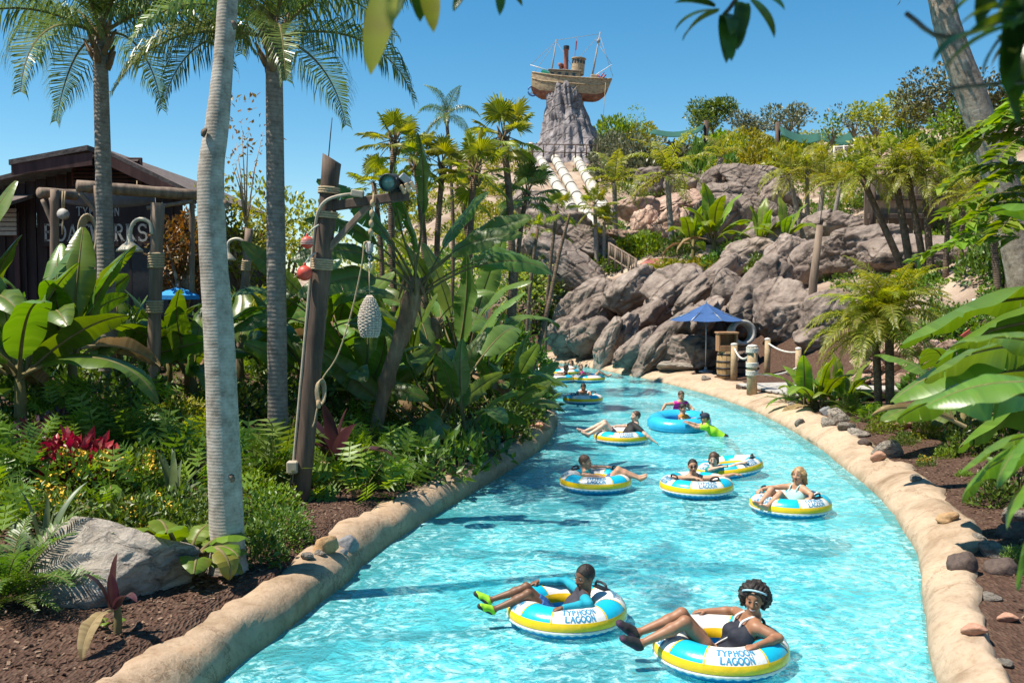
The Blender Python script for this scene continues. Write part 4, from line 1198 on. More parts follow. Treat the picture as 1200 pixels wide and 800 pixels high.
	V, F = lathe([(.05, 0), (.17, .05), (.17, .35), (.05, .4)], 10); link('crow_nest', Geo().add(V, F).mesh('crow_nest', M_SPAR), parent=t, loc=(2.45, 0, 4.5))
	spar('boom', (-2.0, 0, 1.5), (-4.15, -.3, 2.0), .06, .04, M_WHITE)
	spar('boom', (2.1, 0, 1.1), (4.0, -.5, 2.35), .05, .035, M_WHITE)
	spar('antenna', (.2, 0, 1.5), (.25, 0, 4.9), .03, .015, M_REDP)
	for p, q in (((2.5, 0, 5.3), (4.2, -.3, 1.2)), ((2.5, 0, 5.3), (-.4, 0, 1.6)), ((2.4, 0, 4.5), (4.0, -.5, 2.35)), ((-1.78, 0, 4.5), (-4.1, -.3, 2.0)), ((-1.78, 0, 4.5), (.5, .4, 1.6)), ((-1.8, 0, 4.4), (-4.1, .4, .9)), ((2.52, 0, 5.4), (-1.77, 0, 4.6))):
		spar('rigging', p, q, .018, .018, M_ROPE)
	spar('anchor_line', (3.55, -.8, .5), (3.6, -.8, -4.2), .025, .025, M_ROPE)
	spar('mooring_line', (1.0, -1.2, .2), (-.1, -1.5, -1.4), .03, .03, M_ROPE)
	g = Geo(); g.add(*box((-2.55, -.2, .95), (.95, 1.3, .9), rotm((0, .3, 0)), .1)); link('tarp', g.mesh('tarp', M_TEAL), parent=t)
	g = Geo(); g.add(*box((2.35, -.3, .95), (.7, .8, .65), bev=.05)); link('deck_box', g.mesh('deck_box', M_CREAM, smooth=False), parent=t)
	g = Geo()
	V, F = tube([[3.0, -.5, 1.05], [3.3, -.5, 1.55]], .06, 6); g.add(V, F)
	V, F = tube([[2.75, -.5, 1.3], [2.85, -.5, 1.1], [3.05, -.5, 1.02], [3.3, -.5, 1.1], [3.5, -.5, 1.35]], .08, 6); g.add(V, F)
	link('anchor', g.mesh('anchor', M_REDP), parent=t)
	g = Geo()
	for i in range(24):
		a = i * 2 * math.pi / 24
	P = [[.48 * math.cos(a), 0, .48 * math.sin(a)] for a in np.linspace(0, 2 * math.pi, 25)]
	V, F = tube(P, .09, 6, False); g.add(V, F); pr = link('propeller_ring', g.mesh('propeller_ring', M_BLUEP), parent=t, loc=(-3.65, -.5, -.6), rot=(0, 0, .25))
	for k in range(3):
		g = Geo(); a = k * 2.094
		g.add(*box((.22 * math.cos(a), 0, .22 * math.sin(a)), (.36, .05, .2), rotm((0, -a, 0)) @ rotm((.5, 0, 0)), .02)); link('propeller_blade', g.mesh('propeller_blade', M_WHITE, smooth=False), parent=pr)
	g = Geo(); g.add(*box((.06, -.02, 4.35), (.12, .02, .9))); link('flag', g.mesh('flag', M_REDP, smooth=False), parent=t, loc=(.22, 0, -.2))
build_boat()

# ------------------------------------------------------------------ white slide pipes
M_PIPE = mat('white_slide_pipe', [(.42, .37, .30), (.60, .56, .49)], scale=2, rough=.5, bump=.1)
def pipe(pts, r, label):
	P = []
	for (a, b, d) in pts:
		q = ong(a, b); P.append(q - ray(a, b) * (r * 2.6) + Vector((0, 0, r * .4)))
	t = thing('slide_pipe', P[0], label, 'slide', 'white slide pipes on the hill')
	Q = smooth_line(np.array([p - P[0] for p in P]), .8)
	V, F = tube(Q, r, 18); link('pipe', Geo().add(V, F).mesh('pipe', M_PIPE), parent=t)
	T = unit(np.gradient(Q, axis=0))
	L = np.concatenate([[0], np.cumsum(np.linalg.norm(np.diff(Q, axis=0), axis=1))])
	for k, s in enumerate(np.arange(.4, L[-1], 3.6)):
		c = np.array([np.interp(s, L, Q[:, a]) for a in range(3)]); tv = np.array([np.interp(s, L, T[:, a]) for a in range(3)])
		V, F = tube([c - tv * .13, c + tv * .13], r * 1.07, 18); link('flange', Geo().add(V, F).mesh('flange', M_BLACK), parent=t)
pipe([(622, 172, 88), (629, 182, 84), (643, 205, 78), (660, 232, 73), (672, 250, 69)], .42, 'leftmost white slide pipe, mostly behind the palms')
pipe([(640, 172, 88), (648, 184, 83), (666, 216, 76), (684, 248, 69), (697, 270, 64)], .44, 'middle white slide pipe with black bands')
pipe([(664, 174, 88), (674, 186, 83), (690, 214, 76), (704, 240, 70), (714, 258, 66)], .44, 'rightmost white slide pipe with black bands')
# ------------------------------------------------------------------ left bank: tall trunks
def trunk_line(name, pts, label, cat, group=None, tm=None, n=12, d=None, bottom=.5):
	"""trunk through (px, py, width px, d) points"""
	P = [at(a, b, e) for a, b, w, e in pts]; R = [w * .5 * e / FPX for a, b, w, e in pts]
	t = thing(name, (P[0].x, P[0].y, gz(P[0].x, P[0].y)), label, cat, group)
	o = Vector(t.location)
	Q = smooth_line(np.array([list(p - o) + [r] for p, r in zip(P, R)]), .15)
	Q = np.vstack([[Q[0, 0], Q[0, 1], Q[0, 2] - bottom, Q[0, 3] * 1.15], Q])
	V, F = tube(Q[:, :3], Q[:, 3] * (1 + .012 * np.sin(np.arange(len(Q)) * .83) + .01 * np.sin(np.arange(len(Q)) * 2.9)), 16); g = Geo().add(V, F)
	link('trunk', g.mesh('trunk', tm or B_GREY), parent=t)
	return t, Q

b0 = ong(266, 668)
D0 = b0.y
t, Q = trunk_line('palm_tree', [(267, 672, 50, D0), (266, 640, 42, D0), (265, 600, 40, D0), (257, 400, 35, D0), (250, 300, 32, D0), (247, 205, 30, D0), (254, 150, 27, D0 + .05), (261, 80, 23, D0 + .1), (267, 0, 23, D0 + .15), (272, -90, 21, D0 + .2), (276, -230, 19, D0 + .2)],
				  'smooth pale grey trunk standing nearest the camera at the left kerb', 'palm tree', 'palm trees of the left bed', B_GREY)
top0 = Vector(Q[-1, :3])
for i in range(5):
	link('frond', QUEEN[min(5, i // 2 + 1)], parent=t, loc=top0, rot=(0, 0, i * 1.26), scale=.5)
for px, py in ((241, 156), (272, 30), (263, 240), (270, 560)):
	p = at(px, py, D0 - .12) - Vector(t.location)
	V, F = lathe([(.05, 0), (.045, .03), (.02, .045), (0, .04)], 10)
	link('leaf_scar', Geo().add(V, F).mesh('leaf_scar', B_BROWN), parent=t, loc=p, rot=(0, -1.2 if px < 250 else 1.3, .2))

def palm_px(px_base, d, px_top, py_top, w0, w1, fr, nf, fs, label, group, **kw):
	b = gpt(px_base, d)
	return palm(kw.pop('name', 'palm_tree'), b, at(px_top, py_top, d + kw.pop('dd', 0)), w0 * .5 * d / FPX, w1 * .5 * d / FPX, fr, nf, fs, label, group, **kw)
palm_px(126, 17.0, 117, 44, 21, 16, QUEEN[:5], 13, .95, 'tall feather palm in front of the dark boathouse', 'palm trees of the left bed', seed=1)
palm_px(324, 16.0, 321, 48, 24, 19, QUEEN[:5], 14, .98, 'tall feather palm behind the leaning wooden post', 'palm trees of the left bed', seed=4)

# ------------------------------------------------------------------ left bed: ground cover as stuff, then plants one by one
def cover(name, label, mats, tmpl, pts, n, ls, rad, seed):
	g = Geo(); r_ = np.random.default_rng(seed)
	for i, (x, y, z) in enumerate(pts):
		k = r_.uniform(.75, 1.3)
		blob(g, (x, y, z), (rad[0] * k, rad[0] * k, rad[1] * k * r_.uniform(.7, 1.4)), n, ls, tmpl, seed * 77 + i, dome=True, inner=.2)
	return tag(link(name, g.mesh(name, mats, smooth=False)), label, kind='stuff')

def bed_points(n, seed, test):
	r_ = np.random.default_rng(seed)
	X = r_.uniform(-17, 2, n * 8); Y = r_.uniform(8, 36, n * 8)
	d = seg_dist(X, Y, LL); ok = ~inside(X, Y, POLY[::2]) & (X < np.interp(Y, LL[:, 1][LL[:, 0] > -20][::1], LL[:, 0][LL[:, 0] > -20]) if False else ~inside(X, Y, POLY[::2]))
	left = d < seg_dist(X, Y, RR)
	ok = left & ~inside(X, Y, POLY[::2]) & test(X, Y, d)
	X, Y = X[ok][:n], Y[ok][:n]
	Z = ground_z(X, Y)
	return np.stack([X, Y, Z], -1)
in_bed = lambda X, Y, d: (d > np.where(Y > 14.5, .85, np.where(Y > 11, 1.9, 2.3))) & (Y > 9.4 + .0 * X) & (X > -2.0 - Y * .55) & ~((Y > 20) & (X < -7))
cover('ground_cover', 'low deep green ground cover filling the left bed', L_DEEP, LEAF2, bed_points(150, 1, in_bed), 130, .11, (.5, .34), 1)
cover('ground_cover', 'low mid-green bushy ground cover filling the left bed', L_MID, LEAF2, bed_points(120, 2, in_bed), 150, .09, (.45, .4), 2)
cover('ground_cover', 'lobed philodendron leaves filling the left bed', L_LIME, LOBED, bed_points(60, 3, in_bed), 34, .27, (.45, .5), 3)
cover('ground_cover', 'bright lime tufts scattered through the left bed', L_LIME, LEAF2, bed_points(40, 4, in_bed), 110, .08, (.35, .35), 4)

S_LAN = [shrub_mesh('foliage', (.5, .5, .55), 750, .085, [L_MID, M_FLOWER, B_STEM], LEAF2, s, flowers=15) for s in (1, 2)]
S_BOX = [shrub_mesh('foliage', (.45, .45, .42), 1500, .055, [L_MID, B_STEM], LEAF2, s) for s in (3, 4)]
S_LIME = [shrub_mesh('foliage', (.45, .45, .42), 900, .075, [L_LIME, B_STEM], LEAF2, s) for s in (5, 6)]
S_RED = [shrub_mesh('foliage', (.45, .4, .45), 420, .15, [L_RED, B_STEM], LEAF4, 7)]
S_PUR = [shrub_mesh('foliage', (.35, .35, .4), 240, .13, [L_PURP, B_STEM], LEAF4, 8)]
S_DEEP = [shrub_mesh('foliage', (.55, .55, .6), 620, .12, [L_DEEP, B_STEM], LEAF2, s) for s in (9, 10)]
S_LOB = [shrub_mesh('foliage', (.6, .6, .6), 75, .42, [L_MID, B_STEM], LOBED, s, up=.3) for s in (11, 12)]
S_LOBY = [shrub_mesh('foliage', (.6, .6, .6), 75, .38, [L_LIME, B_STEM], LOBED, s, up=.3) for s in (13,)]
S_BROAD = [shrub_mesh('foliage', (.6, .6, .7), 130, .26, [L_DEEP, B_STEM], LEAF4, s) for s in (14, 15)]
S_YEL = [shrub_mesh('foliage', (.6, .6, .55), 420, .12, [L_YELL, B_STEM], LEAF2, s) for s in (16, 17)]
S_FERN = None
def shrub(px, d, ms, k, sc, label, group='shrubs of the left bed', name='shrub', dz=-.05, cat='shrub'):
	p = gpt(px, d, dz)
	o = link(name, ms[k % len(ms)], loc=p, rot=(0, 0, k * 1.7 + px), scale=sc)
	return tag(o, label, cat, group)

for i, (px, d, ms, sc, lb) in enumerate([
	(98, 11.5, S_LAN, 1.0, 'yellow-flowering shrub right below the red bush'), (150, 11.9, S_LAN, 1.0, 'yellow-flowering shrub between the red bush and the strap-leaf clump'),
	(62, 10.3, S_LAN, .9, 'yellow-flowering shrub at the left above the sword leaves'), (175, 10.5, S_LAN, .95, 'yellow-flowering shrub left of the small-leaved hedge bushes'),
	(140, 10.2, S_DEEP, .8, 'dark green shrub between the two lower flowering shrubs'), (208, 10.4, S_BOX, 1.1, 'dense small-leaved bush left of the near trunk'),
	(235, 11.2, S_BOX, 1.0, 'dense small-leaved bush half hidden behind the near trunk'), (300, 11.4, S_BOX, 1.1, 'dense small-leaved bush right of the near trunk'),
	(325, 11.0, S_BOX, .95, 'dense small-leaved bush touching the junction box post'), (292, 10.2, S_DEEP, .7, 'dark shrub at the foot of the near trunk on its right'),
	(290, 13.0, S_LIME, .9, 'lime and yellow shrub just right of the near trunk'), (318, 12.6, S_LIME, .8, 'lime shrub left of the leaning post'),
	(82, 11.9, S_RED, 1.25, 'glossy red-leaved bush at the left'), (28, 12.6, S_PUR, 1.1, 'purple-leaved bush at the left edge'), (62, 13.6, S_PUR, .9, 'purple-leaved bush behind the red bush'),
	(130, 13.6, S_LOB, .9, 'lobed-leaf shrub behind the red bush'), (190, 13.6, S_LOB, .95, 'lobed-leaf shrub left of the near trunk, high in the bed'), (222, 14.6, S_LOBY, .9, 'light green lobed-leaf shrub behind the near trunk'),
	(300, 14.2, S_LOB, 1.0, 'lobed-leaf shrub right of the near trunk'), (335, 13.8, S_LOB, 1.05, 'lobed-leaf shrub against the left side of the leaning post'), (420, 13.6, S_LOBY, 1.0, 'light green lobed-leaf shrub right of the leaning post'),
	(455, 14.6, S_LOB, .95, 'lobed-leaf shrub behind the leaning trunk of the paddle-leaved tree'), (400, 15.2, S_LOBY, .95, 'light green lobed-leaf shrub behind the purple lily'), (15, 11.6, S_LOB, .9, 'lobed-leaf shrub at the left picture edge'),
	(500, 15.0, S_BROAD, .85, 'broad-leaved dark shrub below the twin paddle-leaf trunks'), (535, 15.6, S_BROAD, .95, 'broad-leaved dark shrub in the middle of the river edge'), (565, 17.0, S_BROAD, .9, 'broad-leaved dark shrub close to the kerb bend'),
	(520, 17.5, S_LIME, .9, 'lime shrub behind the broad-leaved dark shrubs'), (590, 19.0, S_DEEP, 1.0, 'dark green shrub above the kerb bend'), (612, 21.0, S_DEEP, 1.05, 'dark green shrub overhanging the kerb at the bend'),
	(625, 23.0, S_BROAD, .9, 'broad-leaved dark shrub at the outermost point of the left bank'), (470, 16.5, S_LIME, .9, 'lime shrub between the two paddle-leaf trunks'),
	(10, 14.5, S_BROAD, 1.0, 'broad-leaved dark shrub under the banana plants'), (110, 15.0, S_BROAD, .9, 'broad-leaved dark shrub below the boathouse palm'),
	(350, 15.5, S_YEL, .9, 'yellow-green shrub behind the leaning post'), (210, 16.0, S_YEL, 1.0, 'yellow-green shrub behind the near trunk'), (440, 19.0, S_YEL, 1.0, 'yellow-green shrub behind the fish trap'),
	(385, 18.5, S_DEEP, 1.2, 'dark green shrub right of the second palm trunk'), (160, 16.5, S_DEEP, 1.1, 'dark green shrub at the foot of the lantern post'), (270, 17.5, S_DEEP, 1.2, 'dark green shrub at the foot of the short post'),
	]):
	shrub(px, d, ms, i, sc, lb)

# strap-leaved clumps, lilies and other singles
STRAP = [strap_mesh('strap_leaf', .85, .085, e, b, [leafmat('leaf_sage', [(.07, .10, .05), (.12, .16, .08), (.17, .21, .11)], vary=.1)], k) for k, (e, b) in enumerate(((85, 25), (70, 50), (52, 70), (35, 70)))]
PURPS = [strap_mesh('lily_leaf', 1.0, .24, e, b, [L_PURP], k + 5, vee=.35) for k, (e, b) in enumerate(((86, 20), (74, 50), (60, 95), (45, 100)))]
def strap_clump(name, p, meshes, n, sc, label, cat, seed, group=None, stem=0.0):
	return clump(name, p, meshes, n, sc, label, group, cat, seed, spread=.06, pseudo=stem, stems=B_STEM)
strap_clump('strap_plant', gpt(200, 11.7, .05), STRAP, 13, 1.05, 'sage green clump of long strap leaves left of the near trunk', 'plant', 3, 'strap-leaved plants')
strap_clump('strap_plant', gpt(45, 9.6, .0), STRAP, 12, 1.0, 'sage green clump of strap leaves at the left edge above the boulder', 'plant', 7, 'strap-leaved plants')
strap_clump('strap_plant', gpt(95, 9.2, .0), STRAP, 7, .8, 'thin strap-leaved clump leaning over the mulch above the boulder', 'plant', 11, 'strap-leaved plants')
strap_clump('purple_lily', ong(393, 568), PURPS, 9, 1.0, 'big purple-leaved lily at the foot of the leaning post', 'plant', 2, None, stem=.35)
strap_clump('purple_cordyline', ong(136, 742), PURPS, 6, .42, 'small purple plant on a stalk in front of the pale boulder', 'plant', 5, None, stem=.28)
HEART = [paddle_mesh('heart_leaf', .34, .26, e, 110, [L_LIME, B_STEM], k + 90, stalk=.32, tears=0, n=8) for k, e in enumerate((80, 62, 45))]
HEARTY = [paddle_mesh('yellowing_leaf', .34, .24, 50, 150, [L_YELL, B_STEM], 95, stalk=.3, tears=0, n=8)]
t = clump('elephant_ear', ong(216, 674), HEART, 16, 1.25, 'lime green heart-leaved plant between the boulder and the near trunk', None, 'plant', 4, spread=.2)
link('leaf', HEARTY[0], parent=t, loc=(.22, -.1, .25), rot=(0, .3, -.7), scale=1.1)
clump('elephant_ear', ong(130, 612), HEART, 8, .9, 'few heart-shaped leaves behind the pale boulder', None, 'plant', 6, spread=.2)
CYC = [frond_mesh('cycad_frond', .75, e, b, 34, .16, .016, [L_MID, B_STEM], k + 70, hang=.15, vee=.35, boot=.1, thick=.008) for k, (e, b) in enumerate(((75, 60), (50, 70), (25, 60)))]
clump('cycad', ong(4, 700), CYC, 34, 1.2, 'spiky bright green cycad at the left picture edge beside the boulder', 'cycads', 'cycad', 2, spread=.25, part='frond')
clump('fern', gpt(598, 20.0), CYC, 14, .9, 'fern hanging over the kerb bend', None, 'fern', 8, spread=.15, part='frond')
clump('fern', gpt(632, 24.5), FANG, 9, .45, 'small fan-leaved plant at the tip of the left bank', None, 'plant', 9, spread=.15, part='frond')
for i, (px, py, lb) in enumerate([(352, 640, 'small green sprig in the mulch left of the kerb stones'), (536, 556, 'small seedling in the mulch by the kerb in the middle'), (333, 566, 'green seedling in the mulch right of the post foot'), (436, 548, 'little green seedling beside the purple lily'), (128, 735, 'tiny seedling in front of the boulder')]):
	clump('seedling', ong(px, py), HEART, 5, .28, lb, None, 'seedling', i, spread=.03)

# banana plants and paddle-leaved trees of the left bank
def bananas(px, d, n, sc, label, seed, leaves=None, pseudo=.6, spread=.2, group='banana plants', dz=0.0, **kw):
	return clump('banana_plant', gpt(px, d, dz), leaves or BANANA, n, sc, label, group, 'banana plant', seed, spread=spread, pseudo=pseudo * sc, roll=5, **kw)
bananas(20, 13.6, 14, 1.05, 'big banana plant at the left picture edge', 2, pseudo=.9)
bananas(82, 15.2, 12, 1.0, 'banana plant right of the big one at the left edge', 6, pseudo=1.0)
bananas(-30, 15.0, 9, 1.1, 'banana plant cut off by the left picture edge', 5, pseudo=1.2)
bananas(140, 17.0, 10, .8, 'small banana plant in front of the boathouse palm foot', 9, pseudo=.8)
bananas(224, 17.6, 10, .85, 'small banana plant behind the near trunk, left side', 12, pseudo=.9)
bananas(196, 18.6, 9, .8, 'small banana plant by the lantern post', 14, pseudo=.9)

def strelitzia(pts, n, sc, label, seed, lv=None, group='paddle-leaved trees', w=None):
	P = [ong(pts[0][0], pts[0][1])] ; d = P[0].y
	P += [at(a, b, d) for a, b in pts[1:]]
	t = thing('paddle_leaf_tree', P[0], label, 'tree', group)
	Q = smooth_line(np.array([p - P[0] for p in P]), .12); Q[0, 2] -= .3
	r_ = np.random.default_rng(seed)
	R = (w or 17) * .5 * d / FPX
	V, F = tube(Q, R * (1 + .18 * r_.normal(size=len(Q)) * .5) * np.linspace(.75, 1.15, len(Q)), 10); link('trunk', Geo().add(V, F).mesh('trunk', B_BOOT), parent=t)
	for i in range(7):
		a = i * 2.4; q = Q[-1 - (i % 4) - 1]
		g = Geo(); V, F = tube([q, q + np.array([.18 * math.cos(a), .18 * math.sin(a), .12]), q + np.array([.3 * math.cos(a), .3 * math.sin(a), -.2 - .2 * r_.random()])], [R * .5, R * .35, .01], 5); g.add(V, F)
		link('dry_sheath', g.mesh('dry_sheath', L_DEAD), parent=t)
	top = Vector(Q[-1])
	fa = r_.uniform(-.35, .35)
	for i in range(n):
		s = 1 if i % 2 else -1
		v = (lv or STREL)[min(5, i // 2)]
		link('leaf', v, parent=t, loc=top + Vector((s * .04, 0, -.04 * i)), rot=(s * r_.uniform(.35, 1.0), r_.normal() * .06, fa + (0 if s > 0 else math.pi) + r_.normal() * .35), scale=sc * r_.uniform(.85, 1.1))
	return t
strelitzia([(437, 520), (455, 440), (475, 380), (488, 325)], 13, .82, 'tall paddle-leaved tree leaning right, behind the spotlight arm', 3, w=20)
strelitzia([(507, 470), (506, 420), (508, 372)], 11, .62, 'paddle-leaved tree with a dark shaggy trunk right of the leaning one', 8, w=20)
strelitzia([(385, 480), (384, 420), (380, 370)], 10, .62, 'paddle-leaved tree directly behind the leaning post', 5, w=10)
bananas(545, 17.5, 10, .66, 'broad-leaved banana plant left of the kerb bend', 3, STREL, pseudo=.2)
bananas(578, 20.0, 9, .6, 'broad-leaved banana plant at the kerb bend', 15, STREL, pseudo=.2)
bananas(588, 22.5, 8, .6, 'broad-leaved banana plant near the tip of the left bank', 21, STREL, pseudo=.15)
bananas(602, 25.0, 7, .5, 'broad-leaved banana plant at the tip of the left bank', 24, STREL, pseudo=.1)
bananas(520, 20.0, 12, 1.0, 'broad-leaved banana plant behind the dark shaggy trunk', 27, STREL, pseudo=.3)
bananas(428, 18.5, 12, .95, 'broad-leaved banana plant behind the fish trap', 33, BANANA, pseudo=.7)
bananas(470, 21.0, 12, 1.15, 'broad-leaved banana plant far behind the leaning tree', 35, BANANA, pseudo=.9)
bananas(645, 36.0, 9, 1.0, 'lime green banana plant left of the cliff foot', 41, LIMEBAN, pseudo=.4)
bananas(660, 38.0, 8, .85, 'lime green banana plant touching the cliff foot', 43, LIMEBAN, pseudo=.3)
bananas(568, 26.0, 11, 1.05, 'broad-leaved banana plant left of the slanting palm stem', 37, BANANA, pseudo=.5)

bananas(280, 19.5, 10, .9, 'banana plant between the near trunk and the second palm', 45, pseudo=.9)
bananas(360, 19.0, 11, .95, 'banana plant behind the leaning post, right of the second palm', 47, pseudo=.8)
bananas(60, 19.0, 10, 1.0, 'banana plant in front of the boathouse wall', 49, pseudo=.9)
bananas(395, 23.0, 10, 1.1, 'tall banana plant far behind the leaning post', 51, pseudo=1.2)
bananas(540, 24.0, 10, 1.1, 'tall paddle-leaved plant behind the river bend', 53, STREL, pseudo=.8)
bananas(500, 18.0, 10, .8, 'paddle-leaved plant at the foot of the shaggy trunk', 55, STREL, pseudo=.2)
TALL = [shrub_mesh('foliage', (1, 1, 1.3), 1500, .17, [L_MID, B_STEM], LEAF2, 81), shrub_mesh('foliage', (1, 1, 1.3), 1500, .17, [L_LIME, B_STEM], LEAF2, 82), shrub_mesh('foliage', (1, 1, 1.3), 1300, .19, [L_YELL, B_STEM], LEAF2, 83)]
for i, (px, d, k, sc, lb) in enumerate([(262, 22.5, 0, 1.1, 'tall green bush behind the short lamp post'), (300, 25, 2, 1.3, 'tall yellow-green bush left of the second palm trunk'), (350, 24, 1, 1.2, 'tall lime bush right of the second palm trunk'), (400, 27, 2, 1.4, 'tall yellow-green bush behind the leaning post'),
		(440, 25, 0, 1.3, 'tall green bush behind the fish trap'), (480, 28, 1, 1.5, 'tall lime bush behind the leaning paddle-leaved tree'), (520, 26, 0, 1.4, 'tall green bush under the fan palms, middle'), (560, 29, 2, 1.4, 'tall yellow-green bush under the fan palms, right'), (595, 30, 0, 1.3, 'tall green bush at the right end of the fan palms'), (150, 22, 0, 1.0, 'tall green bush in front of the boathouse'), (75, 21, 0, .9, 'tall green bush under the hanging coil'), (20, 19, 0, 1.0, 'tall green bush in front of the boathouse, at the left edge')]):
	o = link('shrub', TALL[k], loc=gpt(px, d, -.1), rot=(0, 0, i * 1.3), scale=sc); tag(o, lb, 'shrub', 'tall bushes behind the left bed')

# fan palms and other palms behind the left bank
for i, (px, d, tx, ty, w, fr, nf, fs, lb) in enumerate([
	(475, 24, 462, 165, 9, FAN, 15, .58, 'fan palm highest at the left of the group, over the spotlight'), (489, 27, 486, 186, 9, FAN, 12, .56, 'fan palm just right of the highest left one'),
	(520, 27, 519, 196, 8, FAN, 13, .58, 'fan palm third from the left in the group'), (523, 34, 523, 136, 5, QUEEN, 9, .42, 'slender feather palm rising behind the fan palms'),
	(560, 26, 556, 200, 10, FAN, 16, .70, 'broad fan palm in the middle of the group'), (592, 30, 590, 160, 10, FAN, 17, .78, 'fan palm with the darkest spiky crown, right of the middle'),
	(604, 31, 617, 226, 7, FANG, 13, .74, 'fan palm in front of the slide pipes'), (545, 29, 540, 222, 7, FAN, 11, .6, 'low fan palm under the slender feather palm'),
	(640, 34, 653, 244, 5, FAN, 11, .45, 'fan palm on a thin stem leaning to the right'), (440, 32, 438, 215, 7, FAN, 10, .6, 'low fan palm left of the spotlight'),
	(618, 36, 630, 268, 5, FAN, 8, .38, 'small fan palm below the slide pipes'),
	]):
	palm_px(px, d, tx, ty, w, w * .8, fr, nf, fs, lb, 'fan palms behind the left bank', seed=i, tm=B_BROWN, boots=i < 8, curve=(.25 if i % 2 else -.2))
# pale thin leaning stem in front of the cliff
trunk_line('bare_stem', [(618, 458, 6, 27), (640, 370, 5, 27.5), (655, 300, 4, 28), (668, 250, 3, 28)], 'thin bare stem leaning right in front of the cliff', 'tree', None, B_BROWN)

# trees at the back left
tree('tree', gpt(335, 34), 6.6, (2.3, 2.0), 'yellow-green tree behind the second palm', 'background trees at the left', L_YELL, 1900, .2, 3)
tree('tree', gpt(216, 24), 3.5, (.85, .8), 'rust and lime tree hanging beside the boathouse', 'background trees at the left', L_RUST, 1700, .16, 5)
tree('tree', gpt(285, 30), 5.4, (1.8, 1.5), 'lime tree behind the near trunk', 'background trees at the left', L_YELL, 1500, .18, 8)
tree('tree', gpt(290, 24), 6.6, (1.0, 1.0), 'thin bare-twigged tree with a few red-brown leaves', 'background trees at the left', L_RUST, 170, .14, 9, r0=.05, low=.5)
tree('tree', gpt(440, 40), 7.0, (2.6, 2.2), 'yellow-leaved tree behind the leaning post', 'background trees at the left', L_YELL, 2000, .22, 11)
tree('tree', gpt(395, 38), 5.2, (2.4, 2.2), 'green tree behind the leaning post', 'background trees at the left', L_MID, 1800, .2, 12)
tree('tree', gpt(560, 42), 7.6, (2.8, 2.2), 'yellow-leaved tree behind the fan palms', 'background trees at the left', L_YELL, 2000, .22, 13)
tree('tree', gpt(500, 46), 7.2, (3.0, 2.2), 'green tree behind the fan palms', 'background trees at the left', L_MID, 2000, .24, 14)
tree('tree', gpt(250, 40), 5.0, (3.0, 2.2), 'dark green tree behind the short post', 'background trees at the left', L_DEEP, 2000, .24, 15)
tree('tree', gpt(620, 50), 4.0, (2.0, 2.0), 'low green tree at the foot of the slope', 'background trees at the left', L_MID, 1400, .24, 16)

# ------------------------------------------------------------------ loose wood chips on the mulch
def chips(n, x0, x1, y0, y1, left, seed):
	r_ = np.random.default_rng(seed); X, Y = r_.uniform(x0, x1, n), r_.uniform(y0, y1, n)
	dl, dr = seg_dist(X, Y, LL), seg_dist(X, Y, RR); ok = ~inside(X, Y, POLY[::2]) & ((dl < dr) == left) & (np.where(left, dl, dr) > (.6 if left else .8))
	X, Y = X[ok], Y[ok]; P = np.array([[x, y, gz(x, y) + .006] for x, y in zip(X, Y)])
	T0 = np.array([[-.5, -.5, 0], [.5, -.4, 0], [.42, .5, 0], [-.45, .4, 0], [-.4, -.45, .35], [.4, -.35, .35], [.35, .45, .35], [-.4, .35, .35]])
	F0 = [np.array([[4, 5, 6, 7], [0, 1, 5, 4], [1, 2, 6, 5], [2, 3, 7, 6], [3, 0, 4, 7]])]
	m = len(P); a = r_.uniform(0, 6.3, m)
	D = np.stack([np.cos(a), np.sin(a), r_.normal(size=m) * .25], -1); N = np.stack([r_.normal(size=m) * .3, r_.normal(size=m) * .3, np.ones(m)], -1)
	L = r_.uniform(.02, .065, m); S = np.stack([L * r_.uniform(.25, .5, m), L, L * .4], -1)
	V, F = inst(T0, F0, P, D, N, S)
	return V, F, np.repeat(r_.random(m), 8)
M_CHIP = leafmat('wood_chip', [(.02, .011, .008), (.07, .038, .026), (.14, .08, .055), (.28, .19, .13)], trans=.0, rough=.9, vary=0, spec=.15)
g = Geo(); V, F, T = chips(16000, -8, 0, 6, 16, True, 3); g.add(V, F, T); V, F, T = chips(9000, 4, 9.5, 7, 22, False, 4); g.add(V, F, T)
tag(link('wood_chips', g.mesh('wood_chips', M_CHIP, smooth=False)), 'loose brown wood chips strewn over the mulch beds', kind='stuff')
# ------------------------------------------------------------------ hill vegetation
S_HG = [shrub_mesh('foliage', (1, 1, .9), 700, .2, [L_LIME, B_STEM], LEAF2, s) for s in (31, 32)]
S_HM = [shrub_mesh('foliage', (1, 1, .9), 700, .2, [L_MID, B_STEM], LEAF2, s) for s in (33, 34)]
S_HY = [shrub_mesh('foliage', (1, 1, .9), 700, .2, [L_YELL, B_STEM], LEAF2, s) for s in (35, 36)]
S_HO = [shrub_mesh('foliage', (1, 1, .9), 2600, .12, [L_GREY, B_STEM], LEAF2, s) for s in (37, 38)]
S_HR = [shrub_mesh('foliage', (1, 1, .9), 700, .2, [L_RUST, B_STEM], LEAF2, s) for s in (39,)]
S_HB = [shrub_mesh('foliage', (1, 1, .9), 1300, .16, [L_BROWN, B_STEM], LEAF2, s) for s in (40, 41)]
def hshrub(px, py, w, h, ms, k, label, group='shrubs on the rocky hill', back=0.0):
	"""a bush filling a pixel box (centre px, bottom py)"""
	p = ong(px, py); d = p.y
	s = w * .5 * d / FPX; sz = h * d / FPX / 1.05
	o = link('shrub', ms[k % len(ms)], loc=p + Vector((0, s * .4, -.1)), rot=(0, 0, k * 1.3), scale=(s, s, sz))
	return tag(o, label, 'shrub', group)
